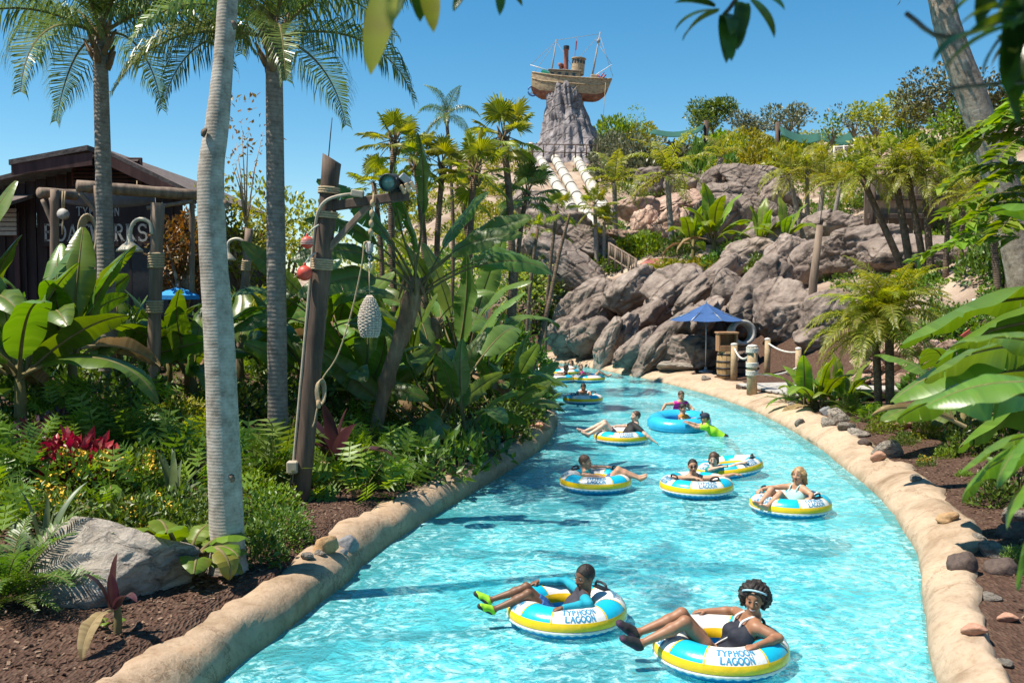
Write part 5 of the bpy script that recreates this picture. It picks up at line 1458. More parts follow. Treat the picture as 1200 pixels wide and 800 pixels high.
for i, (px, py, w, h, ms, lb) in enumerate([
	(748, 212, 105, 52, S_HO, 'big silvery olive bush on the crest right of the slide pipes'), (790, 205, 80, 46, S_HO, 'silvery olive bush at the right of the big one'), (716, 190, 50, 38, S_HO, 'silvery olive bush behind the top of the slide pipes'),
	(694, 178, 40, 28, S_HO, 'silvery olive bush at the foot of the pinnacle'),
	(640, 182, 40, 18, S_HM, 'green bush at the left foot of the pinnacle'), (684, 180, 34, 18, S_HO, 'olive bush at the right foot of the pinnacle'),
	(720, 165, 46, 34, S_HG, 'bright lime bush on the crest right of the pinnacle'), (750, 168, 50, 26, S_HY, 'yellow-green bush behind the big olive bush'),
	(822, 212, 42, 52, S_HM, 'clipped round tree-like bush left of the smooth slabs'), (848, 215, 40, 46, S_HM, 'second clipped round bush left of the smooth slabs'),
	(700, 288, 60, 26, S_HM, 'green shrub below the lower end of the slide pipe'), (735, 308, 56, 34, S_HG, 'bright green shrub left of the red hull'), (760, 300, 48, 34, S_HG, 'bright green shrub behind the red hull'),
	(680, 300, 44, 26, S_HM, 'green shrub beside the bare stems at the slope foot'), (712, 318, 50, 26, S_HM, 'green shrub under the wooden bridge rail'),
	(790, 322, 54, 22, S_HY, 'yellow ground shrub below the red hull'), (825, 322, 60, 24, S_HY, 'yellow ground shrub below the left banana plants'), (770, 326, 46, 18, S_HY, 'yellow ground shrub left of the pale grooved boulder'),
	(850, 312, 50, 26, S_HM, 'green shrub at the foot of the banana plants'), (800, 300, 40, 34, S_HM, 'green shrub left of the banana plants'), (900, 318, 50, 26, S_HM, 'green shrub below the right banana plants'),
	(860, 190, 60, 34, S_HY, 'yellow shrub above the smooth slabs, left'), (890, 195, 56, 34, S_HY, 'yellow shrub above the smooth slabs, middle'), (920, 200, 56, 36, S_HY, 'yellow shrub above the smooth slabs, right'),
	(845, 180, 60, 30, S_HG, 'lime shrub on the crest below the green sail'), (880, 178, 70, 30, S_HY, 'yellow shrub on the crest, left of the second sail post'), (930, 182, 60, 28, S_HM, 'green shrub on the crest below the second sail'),
	(955, 205, 60, 40, S_HY, 'yellow shrub left of the wire fence'), (990, 212, 60, 34, S_HG, 'lime shrub below the wire fence'), (1030, 200, 70, 44, S_HY, 'yellow shrub right of the wire fence'),
	(1075, 195, 76, 50, S_HM, 'green shrub on the crest right of the wire fence'), (1120, 205, 80, 50, S_HG, 'lime shrub below the flaky leaning trunk'), (1165, 215, 80, 50, S_HM, 'green shrub at the right below the flaky leaning trunk'),
	(1010, 245, 50, 24, S_HM, 'green shrub behind the slanting palm trunks'), (1105, 262, 56, 36, S_HM, 'green shrub right of the slanting palm trunks'), (1150, 280, 70, 50, S_HM, 'green shrub behind the lime branch at the right'),
	(1190, 262, 60, 60, S_HG, 'lime shrub at the right edge behind the lime branch'), (1045, 262, 40, 24, S_HG, 'lime shrub between the slanting palm trunks'),
	(640, 330, 50, 30, S_HR, 'rusty dry grass bush below the green lamp'), (610, 350, 60, 30, S_HM, 'green shrub left of the cliff foot'), (660, 345, 40, 24, S_HG, 'lime shrub above the angular boulder'),
	(1120, 395, 60, 40, S_HM, 'green shrub behind the red arrow sign'), (1170, 330, 80, 60, S_HM, 'green shrub under the lime branch at the right'), (1075, 340, 60, 30, S_HM, 'green shrub left of the white rod'),
	]):
	hshrub(px, py, w, h, ms, i, lb)

def htree(px, py, top, w, mats, label, seed, n=2600, ls=.27, group='trees on the hill', dd=0, **kw):
	p = ong(px, py); d = p.y + dd
	p = Vector((p.x * d / p.y, d, gz(p.x * d / p.y, d)))
	h = CAMZ + (343 - top) * d / FPX - p.z
	return tree('tree', p, h, (w * .5 * d / FPX, w * .4 * d / FPX), label, group, mats, n, ls, seed, **kw)
htree(835, 175, 122, 62, L_MID, 'round green tree on the crest by the first sail post', 51, ls=.34)
htree(880, 172, 136, 60, L_GREY, 'pale grey-green tree on the crest left of the second sail post', 52, ls=.32, n=1300)
htree(925, 172, 128, 60, L_GREY, 'pale grey-green tree on the crest right of the second sail post', 53, ls=.32, n=1200)
htree(745, 158, 132, 40, L_LIME, 'small lime tree on the crest right of the pinnacle', 54, n=800)
htree(975, 190, 140, 30, L_LIME, 'thin lime sapling left of the wire fence', 55, n=260, ls=.28)
htree(1025, 185, 122, 60, L_YELL, 'yellow-green tree with umbrella tufts right of the wire fence', 56, n=1100)
htree(1065, 190, 118, 60, L_YELL, 'yellow-green tree in front of the dark olive tree', 57, n=1200)
htree(1105, 200, 88, 100, L_BROWN, 'dark olive tree behind the flaky leaning trunk', 58, n=2600, ls=.26)
htree(1170, 205, 95, 110, L_BROWN, 'dark olive tree at the right edge of the picture', 59, n=2600, ls=.26)
htree(1140, 210, 130, 90, L_LIME, 'lime tree below the dark olive trees', 60, n=1500)
htree(1000, 178, 130, 44, L_GREY, 'thin grey-green tree behind the wire fence', 61, n=500)
for px, lb in ((565, 'far tree left of the pinnacle'),):
	htree(px, 178, 160, 44, L_MID, lb, px, n=900)

def zone(name, label, m, tmpl, x0, x1, y0, y1, n, rpx, lpx, per, seed):
	g = Geo(); r_ = np.random.default_rng(seed)
	for i in range(n):
		p = ong(r_.uniform(x0, x1), r_.uniform(y0, y1)); k = p.y / FPX
		blob(g, (p.x, p.y, p.z), (rpx * k * r_.uniform(.7, 1.3),) * 2 + (rpx * k * r_.uniform(.6, 1.2),), per, lpx * k, tmpl, seed * 99 + i, dome=True, inner=.2)
	return tag(link(name, g.mesh(name, m, smooth=False)), label, kind='stuff')
zone('hill_scrub', 'yellow-green scrub over the crest of the hill', L_YELL, LEAF2, 800, 1200, 160, 215, 90, 12, 3.6, 110, 61)
zone('hill_scrub', 'mid-green scrub over the crest of the hill', L_MID, LEAF2, 690, 1200, 165, 240, 70, 12, 3.6, 110, 62)
zone('hill_scrub', 'green scrub between the rocks on the slope', L_MID, LEAF2, 660, 1000, 265, 320, 60, 9, 3.6, 90, 63)
zone('hill_scrub', 'yellow-green scrub on the slope left of the slide pipes', L_YELL, LEAF2, 540, 632, 178, 300, 60, 10, 3.6, 100, 69)
zone('hill_scrub', 'green scrub on the slope around the slide pipes', L_MID, LEAF2, 555, 790, 185, 300, 46, 8, 3.4, 90, 70)
zone('hill_scrub', 'green scrub on the slope behind the right palms', L_MID, LEAF2, 960, 1120, 190, 260, 50, 11, 3.6, 100, 71)
zone('hill_scrub', 'dense undergrowth on the right slope', L_DEEP, LEAF2, 1040, 1260, 215, 420, 90, 16, 5, 120, 64)
zone('hill_scrub', 'green undergrowth between the palms and rocks on the right', L_MID, LEAF2, 900, 1110, 235, 345, 70, 10, 3.8, 100, 68)
zone('hill_scrub', 'lime undergrowth on the right slope', L_LIME, LEAF2, 1080, 1260, 230, 420, 50, 14, 4.5, 110, 65)
zone('hill_scrub', 'green undergrowth left of the cliff', L_MID, LEAF2, 430, 650, 235, 420, 90, 14, 4.5, 110, 66)
zone('hill_scrub', 'yellow undergrowth left of the cliff', L_YELL, LEAF2, 430, 620, 220, 330, 50, 14, 4.5, 110, 67)

# feather palms on the slope
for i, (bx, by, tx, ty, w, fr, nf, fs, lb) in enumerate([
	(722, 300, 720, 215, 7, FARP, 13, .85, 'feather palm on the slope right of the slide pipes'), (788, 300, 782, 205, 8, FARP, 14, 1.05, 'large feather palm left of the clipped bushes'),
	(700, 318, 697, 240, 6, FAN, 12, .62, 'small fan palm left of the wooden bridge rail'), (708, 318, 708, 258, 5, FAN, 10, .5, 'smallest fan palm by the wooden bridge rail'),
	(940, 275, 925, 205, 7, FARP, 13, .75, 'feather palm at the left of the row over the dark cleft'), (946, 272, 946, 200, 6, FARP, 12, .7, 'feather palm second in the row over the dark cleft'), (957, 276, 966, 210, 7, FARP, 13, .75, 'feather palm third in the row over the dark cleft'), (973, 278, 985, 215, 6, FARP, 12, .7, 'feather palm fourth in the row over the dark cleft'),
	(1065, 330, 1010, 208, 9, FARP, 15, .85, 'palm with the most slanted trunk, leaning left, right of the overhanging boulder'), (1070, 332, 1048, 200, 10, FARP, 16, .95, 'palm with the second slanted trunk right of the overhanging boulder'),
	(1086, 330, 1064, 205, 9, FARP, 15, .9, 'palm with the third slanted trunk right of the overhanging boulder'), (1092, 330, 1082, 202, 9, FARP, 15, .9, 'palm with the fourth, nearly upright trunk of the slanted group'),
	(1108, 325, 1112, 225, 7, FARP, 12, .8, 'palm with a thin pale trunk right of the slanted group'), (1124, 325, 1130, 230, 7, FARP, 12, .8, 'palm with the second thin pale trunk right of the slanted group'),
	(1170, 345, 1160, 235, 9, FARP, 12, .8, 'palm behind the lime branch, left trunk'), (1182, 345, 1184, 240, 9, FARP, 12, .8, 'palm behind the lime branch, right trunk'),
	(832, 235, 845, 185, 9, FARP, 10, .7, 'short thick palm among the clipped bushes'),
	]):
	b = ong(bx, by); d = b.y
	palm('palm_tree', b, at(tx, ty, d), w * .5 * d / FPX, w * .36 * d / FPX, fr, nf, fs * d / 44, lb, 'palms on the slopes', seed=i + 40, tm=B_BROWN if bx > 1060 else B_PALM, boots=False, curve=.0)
# banana plants among the rocks
for i, (px, py, sc, n, lb) in enumerate([(812, 312, 1.15, 9, 'banana plant at the left among the rocks'), (836, 312, 1.35, 11, 'tallest banana plant among the rocks, over the dark hollow'), (891, 310, 1.05, 9, 'banana plant third from the left among the rocks'),
										 (919, 310, 1.1, 7, 'banana plant at the right among the rocks, left of the tall grey post'), (862, 318, .7, 7, 'small banana plant between the two pairs')]):
	p = ong(px, py)
	clump('banana_plant', p, LIMEBAN, n, sc * p.y / 44, lb, 'banana plants among the rocks', 'banana plant', i + 3, spread=.25, pseudo=1.2 * sc)

# ------------------------------------------------------------------ right bank plants
b = ong(1034, 487)
for i, (bx, tx, ty, w) in enumerate(((1030, 1026, 385, 9), (1043, 1042, 372, 10))):
	p = ong(bx, 485)
	palm('date_palm', p, at(tx, ty, p.y), w * .5 * p.y / FPX, w * .5 * p.y / FPX, PYGMY, 36, .92, ['shorter left trunk of the pair of bushy date palms on the right bank', 'taller right trunk of the pair of bushy date palms on the right bank'][i], 'date palms on the right bank', seed=i * 3, tm=B_BROWN, boots=True)
p = ong(955, 478)
clump('banana_plant', p, LIMEBAN, 17, .82, 'upright lime green broad-leaved clump beside the plank deck', 'broad-leaved plants of the right bank', 'banana plant', 3, spread=.45, pseudo=.1)
p = ong(985, 476)
clump('banana_plant', p, LIMEBAN, 11, .72, 'second broad-leaved clump with dry stalks right of the first', 'broad-leaved plants of the right bank', 'banana plant', 6, spread=.3, pseudo=.1)
clump('fern', ong(1000, 484), CYC, 16, 1.0, 'fern below the second broad-leaved clump', None, 'fern', 4, spread=.15, part='frond')
clump('fern', ong(925, 470), CYC, 10, .8, 'small fern left of the upright lime clump', None, 'fern', 5, spread=.15, part='frond')
for i, (px, py, ms, sc, lb) in enumerate([(1038, 505, S_LIME, .8, 'small lime shrub in the mulch below the date palms'), (1085, 512, S_YEL, .55, 'small yellow-green shrub under the dry leaf'), (1100, 500, S_DEEP, 1.0, 'dark green shrub under the dry leaf'),
										  (1120, 490, S_DEEP, 1.1, 'dark green shrub behind the dry leaf'), (1135, 530, S_DEEP, .9, 'dark shrub under the big paddle leaves'), (1075, 465, S_BROAD, .9, 'broad-leaved shrub behind the date palms'),
										  (1150, 470, S_BROAD, 1.1, 'broad-leaved shrub in the shade of the paddle leaves'), (1180, 520, S_DEEP, 1.1, 'dark shrub at the right picture edge'), (1085, 545, S_LAN, .35, 'tiny flowering plant in the right mulch'), (1130, 557, S_LIME, .3, 'tiny lime plant in the right mulch'),
										  (1160, 556, S_PUR, .45, 'small purple plant in the right mulch'), (1165, 590, S_DEEP, .7, 'dark low shrub over the right mulch near the edge'), (1195, 575, S_BROAD, .8, 'broad-leaved shrub at the right edge over the mulch'), (1110, 535, S_LIME, .5, 'lime tuft in the right mulch under the paddle leaves'), (1195, 660, S_BOX, .5, 'small-leaved low bush at the right edge, low in the picture'), (1060, 520, S_BOX, .6, 'small-leaved bush beside the grey boulder'), (1020, 492, S_LOBY, .6, 'light green lobed plant left of the date palm trunks')]):
	q = ong(px, py)
	o = link('shrub', ms[i % len(ms)], loc=q - Vector((0, 0, .05)), rot=(0, 0, i * 1.9), scale=sc); tag(o, lb, 'shrub', 'shrubs of the right bank')
BIGB = [paddle_mesh('banana_leaf', 1.9, .95, e, b, [L_BAN, B_STEM], k + 120, stalk=.6, tears=.35, vee=.15, n=34) for k, (e, b) in enumerate(((60, 75), (42, 70), (24, 60), (8, 50)))]
def aimed_leaf(parent, base, tip_from, mesh_kw, m, rot, sc, name='leaf'):
	return link(name, m, parent=parent, loc=base, rot=rot, scale=sc)
# the big banana plant reaching in from the right edge: leaves point left, over the path
t = thing('banana_plant', (7.2, 10.6, gz(7.2, 10.6)), 'big dark green banana plant reaching in from the right picture edge', 'banana plant', 'banana plants on the right bank')
g = Geo(); V, F = tube([[0, 0, -.3], [.05, 0, 1.4], [.0, 0, 2.9]], [.16, .14, .08], 10); g.add(V, F); link('stem', g.mesh('stem', B_STEM), parent=t)
for i, (z, rz, k, sc) in enumerate(((2.75, 3.02, 3, 1.15), (2.5, 3.2, 3, 1.1), (2.15, 3.1, 3, 1.2), (1.9, 2.7, 3, 1.05), (1.6, 3.3, 3, 1.05), (2.6, 1.2, 0, 1.1), (2.6, 4.9, 1, .9), (2.7, -.3, 1, 1.0), (2.7, 2.2, 0, 1.0))):
	link('leaf', BIGB[k], parent=t, loc=(0, 0, z), rot=(.3 + .35 * math.sin(i * 2), 0, rz), scale=sc)
p = ong(1128, 520)
clump('banana_plant', p, BIGB, 9, .85, 'paddle-leaved plant in the mulch of the right bank', 'banana plants on the right bank', 'banana plant', 4, spread=.2, pseudo=.5)
p = ong(1165, 500)
clump('banana_plant', p, STREL, 8, .75, 'second paddle-leaved plant behind the first on the right bank', 'banana plants on the right bank', 'banana plant', 8, spread=.2, pseudo=.2)
DRY = paddle_mesh('dry_leaf', 1.25, .34, 28, 60, [L_DEAD, L_DEAD], 140, stalk=.2, tears=.2, vee=.8)
q = at(1132, 500, 14.2)
t = thing('dry_leaf', q, 'dry brown fallen banana leaf hanging over the right mulch', 'leaf')
link('blade', DRY, parent=t, rot=(.2, 0, 3.0))
# near leaves at the right edge (out of focus)
t = thing('banana_plant', (2.62, 3.1, gz(2.62, 3.1)), 'nearest banana plant at the right edge, out of focus', 'banana plant', 'banana plants on the right bank')
g = Geo(); V, F = tube([[.3, 0, -.5], [.3, 0, 1.6], [.28, 0, 2.55]], [.1, .09, .06], 10); g.add(V, F); link('stem', g.mesh('stem', B_STEM), parent=t)
for i, (px, py, d, rz, e, k, sc, rx) in enumerate(((1262, 490, 3.0, 3.45, .35, 3, .17, .7), (1290, 462, 3.2, 3.1, -.1, 3, .24, -.2), (1270, 540, 2.9, 3.6, .5, 2, .16, .9), (1285, 430, 3.6, 2.9, -.1, 2, .22, .3), (1265, 505, 4.0, 3.0, .2, 3, .22, .4), (1258, 520, 3.4, 3.3, .45, 2, .2, .8), (1270, 580, 3.0, 3.4, .6, 3, .17, 1.0), (1280, 480, 3.6, 3.0, .1, 2, .3, .6), (1290, 410, 5.0, 3.1, 0, 3, .4, .5))):
	link('leaf', BIGB[k], parent=t, loc=at(px, py, d) - t.location, rot=(rx, e, rz), scale=sc)

# flaky leaning trunk with a crown above the frame
t, Q = trunk_line('flaky_tree', [(1222, 430, 40, 17), (1200, 320, 40, 17), (1184, 245, 38, 17), (1158, 168, 34, 17), (1137, 108, 33, 17), (1116, 50, 30, 17), (1104, 5, 28, 17), (1092, -60, 24, 17)],
				  'leaning tree with pale flaky bark at the upper right', 'tree', 'trees on the hill', B_TREE, bottom=2.6)
g = Geo(); top = Q[-1, :3]
for i, (dx, dy, dz) in enumerate(((-.8, .2, .35), (.9, .3, .9), (.1, -.4, 1.4), (-.4, .6, 1.0), (-.35, 0, -.35))):
	c = top + np.array([dx, dy, dz]); blob(g, c, (.62, .55, .42), 330, .13, LEAF4, 400 + i)
	V, F = tube([top + [0, 0, -.4], (top + c) / 2 + [0, 0, .1], c], [.1, .06, .02], 6); g2 = Geo().add(V, F); link('limb', g2.mesh('limb', B_TREE), parent=t)
link('crown', g.mesh('crown', L_BROWN, smooth=False), parent=t)

# layered lime branch tree at the right
t = thing('lime_tree', (7.6, 13.6, gz(7.6, 13.6)), 'tree with bright lime leaves in flat layers at the right edge', 'tree', 'trees on the hill')
g = Geo(); V, F = tube([[0, 0, -.3], [.1, 0, 1.8], [0, 0, 5.6]], [.14, .1, .04], 8); g.add(V, F); link('trunk', g.mesh('trunk', B_TREE), parent=t)
r_ = np.random.default_rng(77)
for i in range(15):
	z = 3.5 + i * .15; a = math.pi * (.78 + .44 * r_.random()) if i % 3 else i * 1.3; L = 1.75 - .06 * i
	q = np.linspace(.15, 1, 26)
	P = np.stack([np.cos(a) * L * q, np.sin(a) * L * q, z + .5 * q - .75 * q * q], -1)
	g = Geo(); V, F = tube(P, .02 * (1.2 - q), 5, False); g.add(V, F, .3, 1)
	for sg in (-1, 1):
		s = np.array([-math.sin(a), math.cos(a), 0]) * sg
		D = unit(s * .9 + np.array([math.cos(a), math.sin(a), 0]) * .6 + r_.normal(size=(26, 3)) * .15 + np.array([0, 0, -.25]))
		V, F = inst(LEAF4[0], LEAF4[1], P, D, np.tile([0, 0, 1.], (26, 1)) + r_.normal(size=(26, 3)) * .2, .30 * r_.uniform(.7, 1.2, 26)); g.add(V, F, np.repeat(r_.random(26), 5), 0)
	link('branch', g.mesh('branch', [L_LIME, B_STEM], smooth=False), parent=t)

# ------------------------------------------------------------------ leaves of the tree over the viewer
L_MAG = leafmat('leaf_magnolia', [(.03, .055, .01), (.06, .10, .015), (.10, .14, .02)], trans=.3, rough=.3, vary=.15)
L_MAGY = leafmat('leaf_magnolia_yellow', [(.14, .17, .015), (.22, .22, .02), (.17, .10, .03)], trans=.4, rough=.3, vary=.1)
def hang_leaf(L, Wd, e, b, m, seed): return strap_mesh('leaf', L, Wd, e, b, [m], seed, vee=.3, n=8)
HL = [hang_leaf(.16, .052, -40, 40, L_MAG, 1), hang_leaf(.17, .05, -10, 60, L_MAG, 2), hang_leaf(.15, .05, -70, 10, L_MAG, 3), hang_leaf(.16, .055, 15, 40, L_MAG, 4)]
HY = [hang_leaf(.2, .055, -85, 5, L_MAGY, 5), hang_leaf(.2, .05, -80, 10, L_MAGY, 6)]
def branch(pts, leaves, label, r=.006):
	"""twig through (px, py, d) points, with leaves (px, py, d, mesh, yaw, scale)"""
	P = [at(*p) for p in pts]
	t = thing('leafy_twig', P[0], label, 'twig', 'twigs of the tree overhead')
	V, F = tube(smooth_line(np.array([p - P[0] for p in P]), .02), r, 6); link('stem', Geo().add(V, F).mesh('stem', B_BROWN), parent=t)
	for (a, b, d, m, yaw, sc) in leaves:
		link('leaf', m, parent=t, loc=at(a, b, d) - P[0], rot=(random.uniform(-.3, .3), random.uniform(-.25, .25), (4.71 + .45 * math.sin(yaw * 5) if m in HY or m is HL[2] else yaw)), scale=(sc * 1.25, sc * 1.5, sc * 1.25) if m in HY else sc)
branch([(520, -160, 2.2), (490, -60, 2.2), (462, -22, 2.2)], [(458, -25, 2.2, HY[0], 3.6, .95), (500, -30, 2.2, HY[1], 5.6, .62), (487, -28, 2.25, HL[2], .5, .85), (476, -10, 2.25, HL[2], 2.2, .5), (512, -22, 2.2, HL[2], .2, .4)],
	   'twig with long yellow-green and reddish leaves hanging at the top, left of centre')
branch([(580, -160, 2.4), (570, -50, 2.4), (566, -20, 2.4)], [(552, -22, 2.4, HL[2], 3.4, .68), (585, -22, 2.4, HL[2], .4, .6), (590, -18, 2.4, HL[0], .6, .45)], 'twig with two short dark leaves at the top centre')
branch([(900, -150, 2.3), (880, -40, 2.3), (862, 0, 2.3), (848, 18, 2.3)],
	   [(846, 18, 2.3, HL[2], 4.2, .78), (848, 18, 2.3, HL[2], 5.6, .85), (842, 14, 2.3, HL[0], 3.3, .85), (838, 8, 2.3, HL[3], 3.0, .62), (840, 12, 2.3, HL[1], 2.7, .7), (866, 2, 2.3, HL[2], 5.2, .82), (874, 4, 2.3, HL[2], 5.8, .78), (880, 0, 2.3, HL[0], .3, .7), (872, -8, 2.3, HL[1], .2, .7), (852, 16, 2.3, HL[0], 4.9, .7)],
	   'twig with a spray of pointed green leaves hanging at the top right of centre')
lv = []
r_ = np.random.default_rng(5)
for i in range(120):
	lv.append((r_.uniform(1168, 1330), r_.uniform(-90, 45), r_.uniform(1.5, 1.9), HL[(0, 2, 2, 1)[i % 4]], r_.uniform(2.2, 6.6), r_.uniform(.6, .95)))
branch([(1330, -60, 1.7), (1200, 12, 1.7), (1110, 44, 1.7), (1062, 16, 1.75)], lv, 'dark out-of-focus twig with shaded leaves in the top right corner', .005)
branch([(1340, 90, 1.6), (1200, 96, 1.65), (1130, 102, 1.7), (1112, 105, 1.75)], [(1180, 100, 1.65, HL[2], 5.5, .5), (1240, 60, 1.6, HL[2], 4.5, .8)], 'lower dark twig crossing the flaky trunk', .004)

# crown of the overhead tree, unseen, added to shade the corner leaves
tw = [o for o in SC.objects if o.name.startswith('leafy_twig') and 'corner' in o['label']][0]
g = Geo()
for i, (x, y, z) in enumerate(((.1, 1.6, 5.6), (.9, 1.7, 5.9), (-.5, 1.9, 5.9), (.5, 1.2, 5.4))): blob(g, Vector((x, y, z)) - tw.location, (.75, .6, .35), 420, .16, LEAF4, 900 + i)
link('crown', g.mesh('crown', L_MAG, smooth=False), parent=tw)
# ------------------------------------------------------------------ wood, metal and rope
def planks(name, cols, sc=3.0, rough=.8):
	return mat(name, cols, scale=sc, rough=rough, bump=.45, stretch=(1, 1, .12), bscale=22, bdist=.006)
W_POST = planks('dark_weathered_post', [(.035, .022, .017), (.085, .055, .04), (.16, .105, .07)], 9)
W_LOG = planks('weathered_log', [(.11, .07, .05), (.20, .14, .10), (.30, .22, .16)], 6)
W_TAN = mat('tan_timber', [(.26, .17, .09), (.40, .28, .16), (.48, .36, .22)], scale=6, rough=.75, bump=.3)
W_GREY = mat('grey_planks', [(.25, .23, .21), (.38, .36, .33), (.47, .44, .41)], scale=5, rough=.85, bump=.3)
W_BARN = planks('dark_brown_siding', [(.016, .009, .009), (.032, .018, .016), (.055, .03, .026)], 5)
W_TRIM = planks('red_brown_trim', [(.05, .02, .018), (.085, .035, .03), (.12, .055, .045)], 5)
M_ROOF = mat('roof_shingle', [(.07, .05, .045), (.13, .10, .09), (.20, .16, .14)], scale=6, rough=.9, bump=.4)
M_LETTER = mat('aged_sign_letter', [(.34, .32, .28), (.48, .45, .40)], scale=9, rough=.7, bump=.1)
M_BUOY = mat('red_buoy', [(.46, .05, .03), (.58, .07, .045), (.60, .11, .07)], scale=7, rough=.45, bump=.08)
M_COND = mat('tan_conduit', [(.33, .27, .20), (.46, .39, .30)], scale=12, rough=.6, bump=.05)
M_LAMP = mat('dark_lamp_housing', [(.02, .022, .022), (.05, .052, .05)], scale=12, rough=.45, bump=.05, metal=.3)
M_LGLASS = mat('green_lamp_glass', [(.10, .24, .20), (.20, .36, .31)], scale=6, rough=.08, bump=0, spec=.8)
M_WICKER = mat('wicker', [(.30, .25, .20), (.50, .43, .36), (.62, .55, .48)], scale=24, rough=.85, bump=.3)
M_LINE = mat('white_rope', [(.50, .46, .40), (.68, .64, .57)], scale=30, rough=.95, bump=.4, bdist=.005)
M_TARNISH = mat('tarnished_pale_metal', [(.33, .29, .22), (.46, .42, .33), (.33, .25, .17)], scale=6, rough=.5, bump=.1, metal=.2)
M_CLOTH = mat('blue_canvas', [(.028, .075, .20), (.04, .105, .27)], scale=4, rough=.85, bump=.15)
M_SAIL = mat('green_shade_cloth', [(.012, .065, .045), (.018, .095, .065)], scale=4, rough=.85, bump=.1)
M_STEEL = mat('grey_steel', [(.30, .31, .32), (.42, .43, .44)], scale=8, rough=.35, bump=0, metal=.6)
M_CASK = planks('cask_wood', [(.30, .18, .075), (.46, .30, .14), (.55, .38, .20)], 5)
M_CRATE = planks('crate_wood', [(.22, .11, .05), (.34, .18, .09), (.42, .25, .13)], 5)
M_DCASK = planks('dark_cask_wood', [(.11, .07, .055), (.19, .13, .10), (.26, .19, .15)], 5)

def part(name, VF, m, parent, smooth=True, **kw):
	g = Geo(); g.add(*VF)
	return link(name, g.mesh(name, m, smooth=smooth), parent=parent, **kw)
def wrap(name, parent, c, axis, r, n, pitch, thick, m=M_ROPE):
	"""rope wound n times round an axis"""
	axis = np.array(axis, float) / np.linalg.norm(axis)
	x = unit(np.cross(axis, [0.3, 1, 0])); y = np.cross(axis, x)
	a = np.linspace(0, 2 * math.pi * n, int(18 * n))
	P = np.asarray(c) + np.cos(a)[:, None] * x * r + np.sin(a)[:, None] * y * r + (a / (2 * math.pi) * pitch - n * pitch / 2)[:, None] * axis
	return part(name, tube(P, thick, 5), m, parent)
def rope_obj(name, pts, r, m=M_ROPE, parent=None, loc=(0, 0, 0)):
	return part(name, tube(smooth_line(np.array(pts), .05), r, 6), m, parent, loc=loc)

# ------------------------------------------------------------------ the leaning post with its gear
PB = ong(352, 585); PD = PB.y; PXM = PD / FPX
def pp(px, py, dd=0.0): return at(px, py, PD + dd) - PB
post = thing('leaning_post', PB, 'tall leaning dark wooden post with a spotlight arm, standing in the left bed', 'post')
a, b_ = pp(352, 590), pp(389, 186)
ax = (b_ - a).normalized()
P = [np.array(a + (b_ - a) * t) for t in np.linspace(-.06, 1, 20)]
V, F = tube(P, .125 * (1 + .02 * np.sin(np.arange(20) * 2.1)), 14)
for i in range(19 * 14, 20 * 14): V[i, 2] -= (V[i, 0] - P[-1][0]) * .5      # slanted sawn top
part('shaft', (V, F), W_POST, post)
def on_post(py): t = (585 - py) / (585 - 183.0); return np.array(a + (b_ - a) * t)
for py, n in ((219, 3), (247, 3), (304, 5)):
	wrap('rope_wrap', post, on_post(py), ax, .14, n, .032, .016)
side = np.array([-1, -.25, 0]); side = side / np.linalg.norm(side)
cond = [on_post(y) + side * .145 for y in (560, 480, 400, 320, 268)] + [np.array(pp(374, 246, -.14)), np.array(pp(384, 234, -.16)), np.array(pp(400, 229, -.14)), np.array(pp(416, 227, -.1))]
part('conduit', tube(smooth_line(np.array(cond), .06), .022, 8), M_COND, post)
part('junction_box', box(np.array(pp(343, 547, -.12)), (.15, .13, .17), bev=.015), M_COND, post, smooth=False)
part('cable', tube(smooth_line(np.array([pp(342, 556, -.1), pp(340, 575, -.08), pp(345, 600, -.05)]), .05), .012, 6), M_BLACK, post)
def beam(name, p, q, w, h, m, parent, roll=0.0):
	p, q = Vector(p), Vector(q); d = q - p
	R = np.array(d.to_track_quat('X', 'Z').to_matrix()) @ rotm((roll, 0, 0))
	return part(name, box(np.array((p + q) / 2), (d.length, w, h), R, min(w, h) * .12), m, parent, smooth=False)
arm = beam('arm', pp(380, 243), pp(478, 229, -.35), .11, .13, W_POST, post)
beam('brace', pp(377, 300), pp(441, 231, -.22), .07, .08, W_LOG, post)
part('arm_box', box(np.array(pp(419, 227, -.22)), (.17, .12, .09), rotm((0, .15, 0)), .012), M_COND, post, smooth=False)
# spotlight: barrel pointing to the viewer and down to the left
lp = pp(458, 214, -.35); ld = Vector((-.22, -.95, -.12)).normalized()
sp_ = part('spotlight', lathe([(0, -.26), (.085, -.25), (.105, -.2), (.105, .05), (.125, .06), (.125, .13), (.108, .15), (.108, .06)], 20), M_LAMP, post, loc=lp, rot=ld.to_track_quat('Z', 'Y').to_euler())
part('lens', lathe([(0, .105), (.06, .1), (.108, .075)], 20), M_LGLASS, sp_)
for z in (-.14, -.08, -.02):
	part('cooling_fin', lathe([(.104, z), (.118, z + .006), (.118, z + .02), (.104, z + .026)], 20), M_LAMP, sp_)
part('lamp_bracket', tube([np.array(pp(458, 226, -.33)), np.array(pp(470, 222, -.3)), np.array(pp(476, 212, -.26))], .035, 8), M_LAMP, post)
part('lamp_hood', box(np.array(pp(476, 211, -.28)), (.2, .16, .1), rotm((.2, .75, .2)), .015), M_STEEL, post, smooth=False)
for k in range(3):
	part('wood_block', box(np.array(pp(472 + k * 6, 222 - k * 2, -.42)), (.055, .05, .13), rotm((0, -.5, 0)), .01), W_TAN, post, smooth=False)
part('antenna', tube([np.array(pp(385, 184)), np.array(pp(389, 138))], .008, 5), M_BLACK, post)

def hanging(name, px, py, dd, label, cat): return thing(name, at(px, py, PD + dd), label, cat)
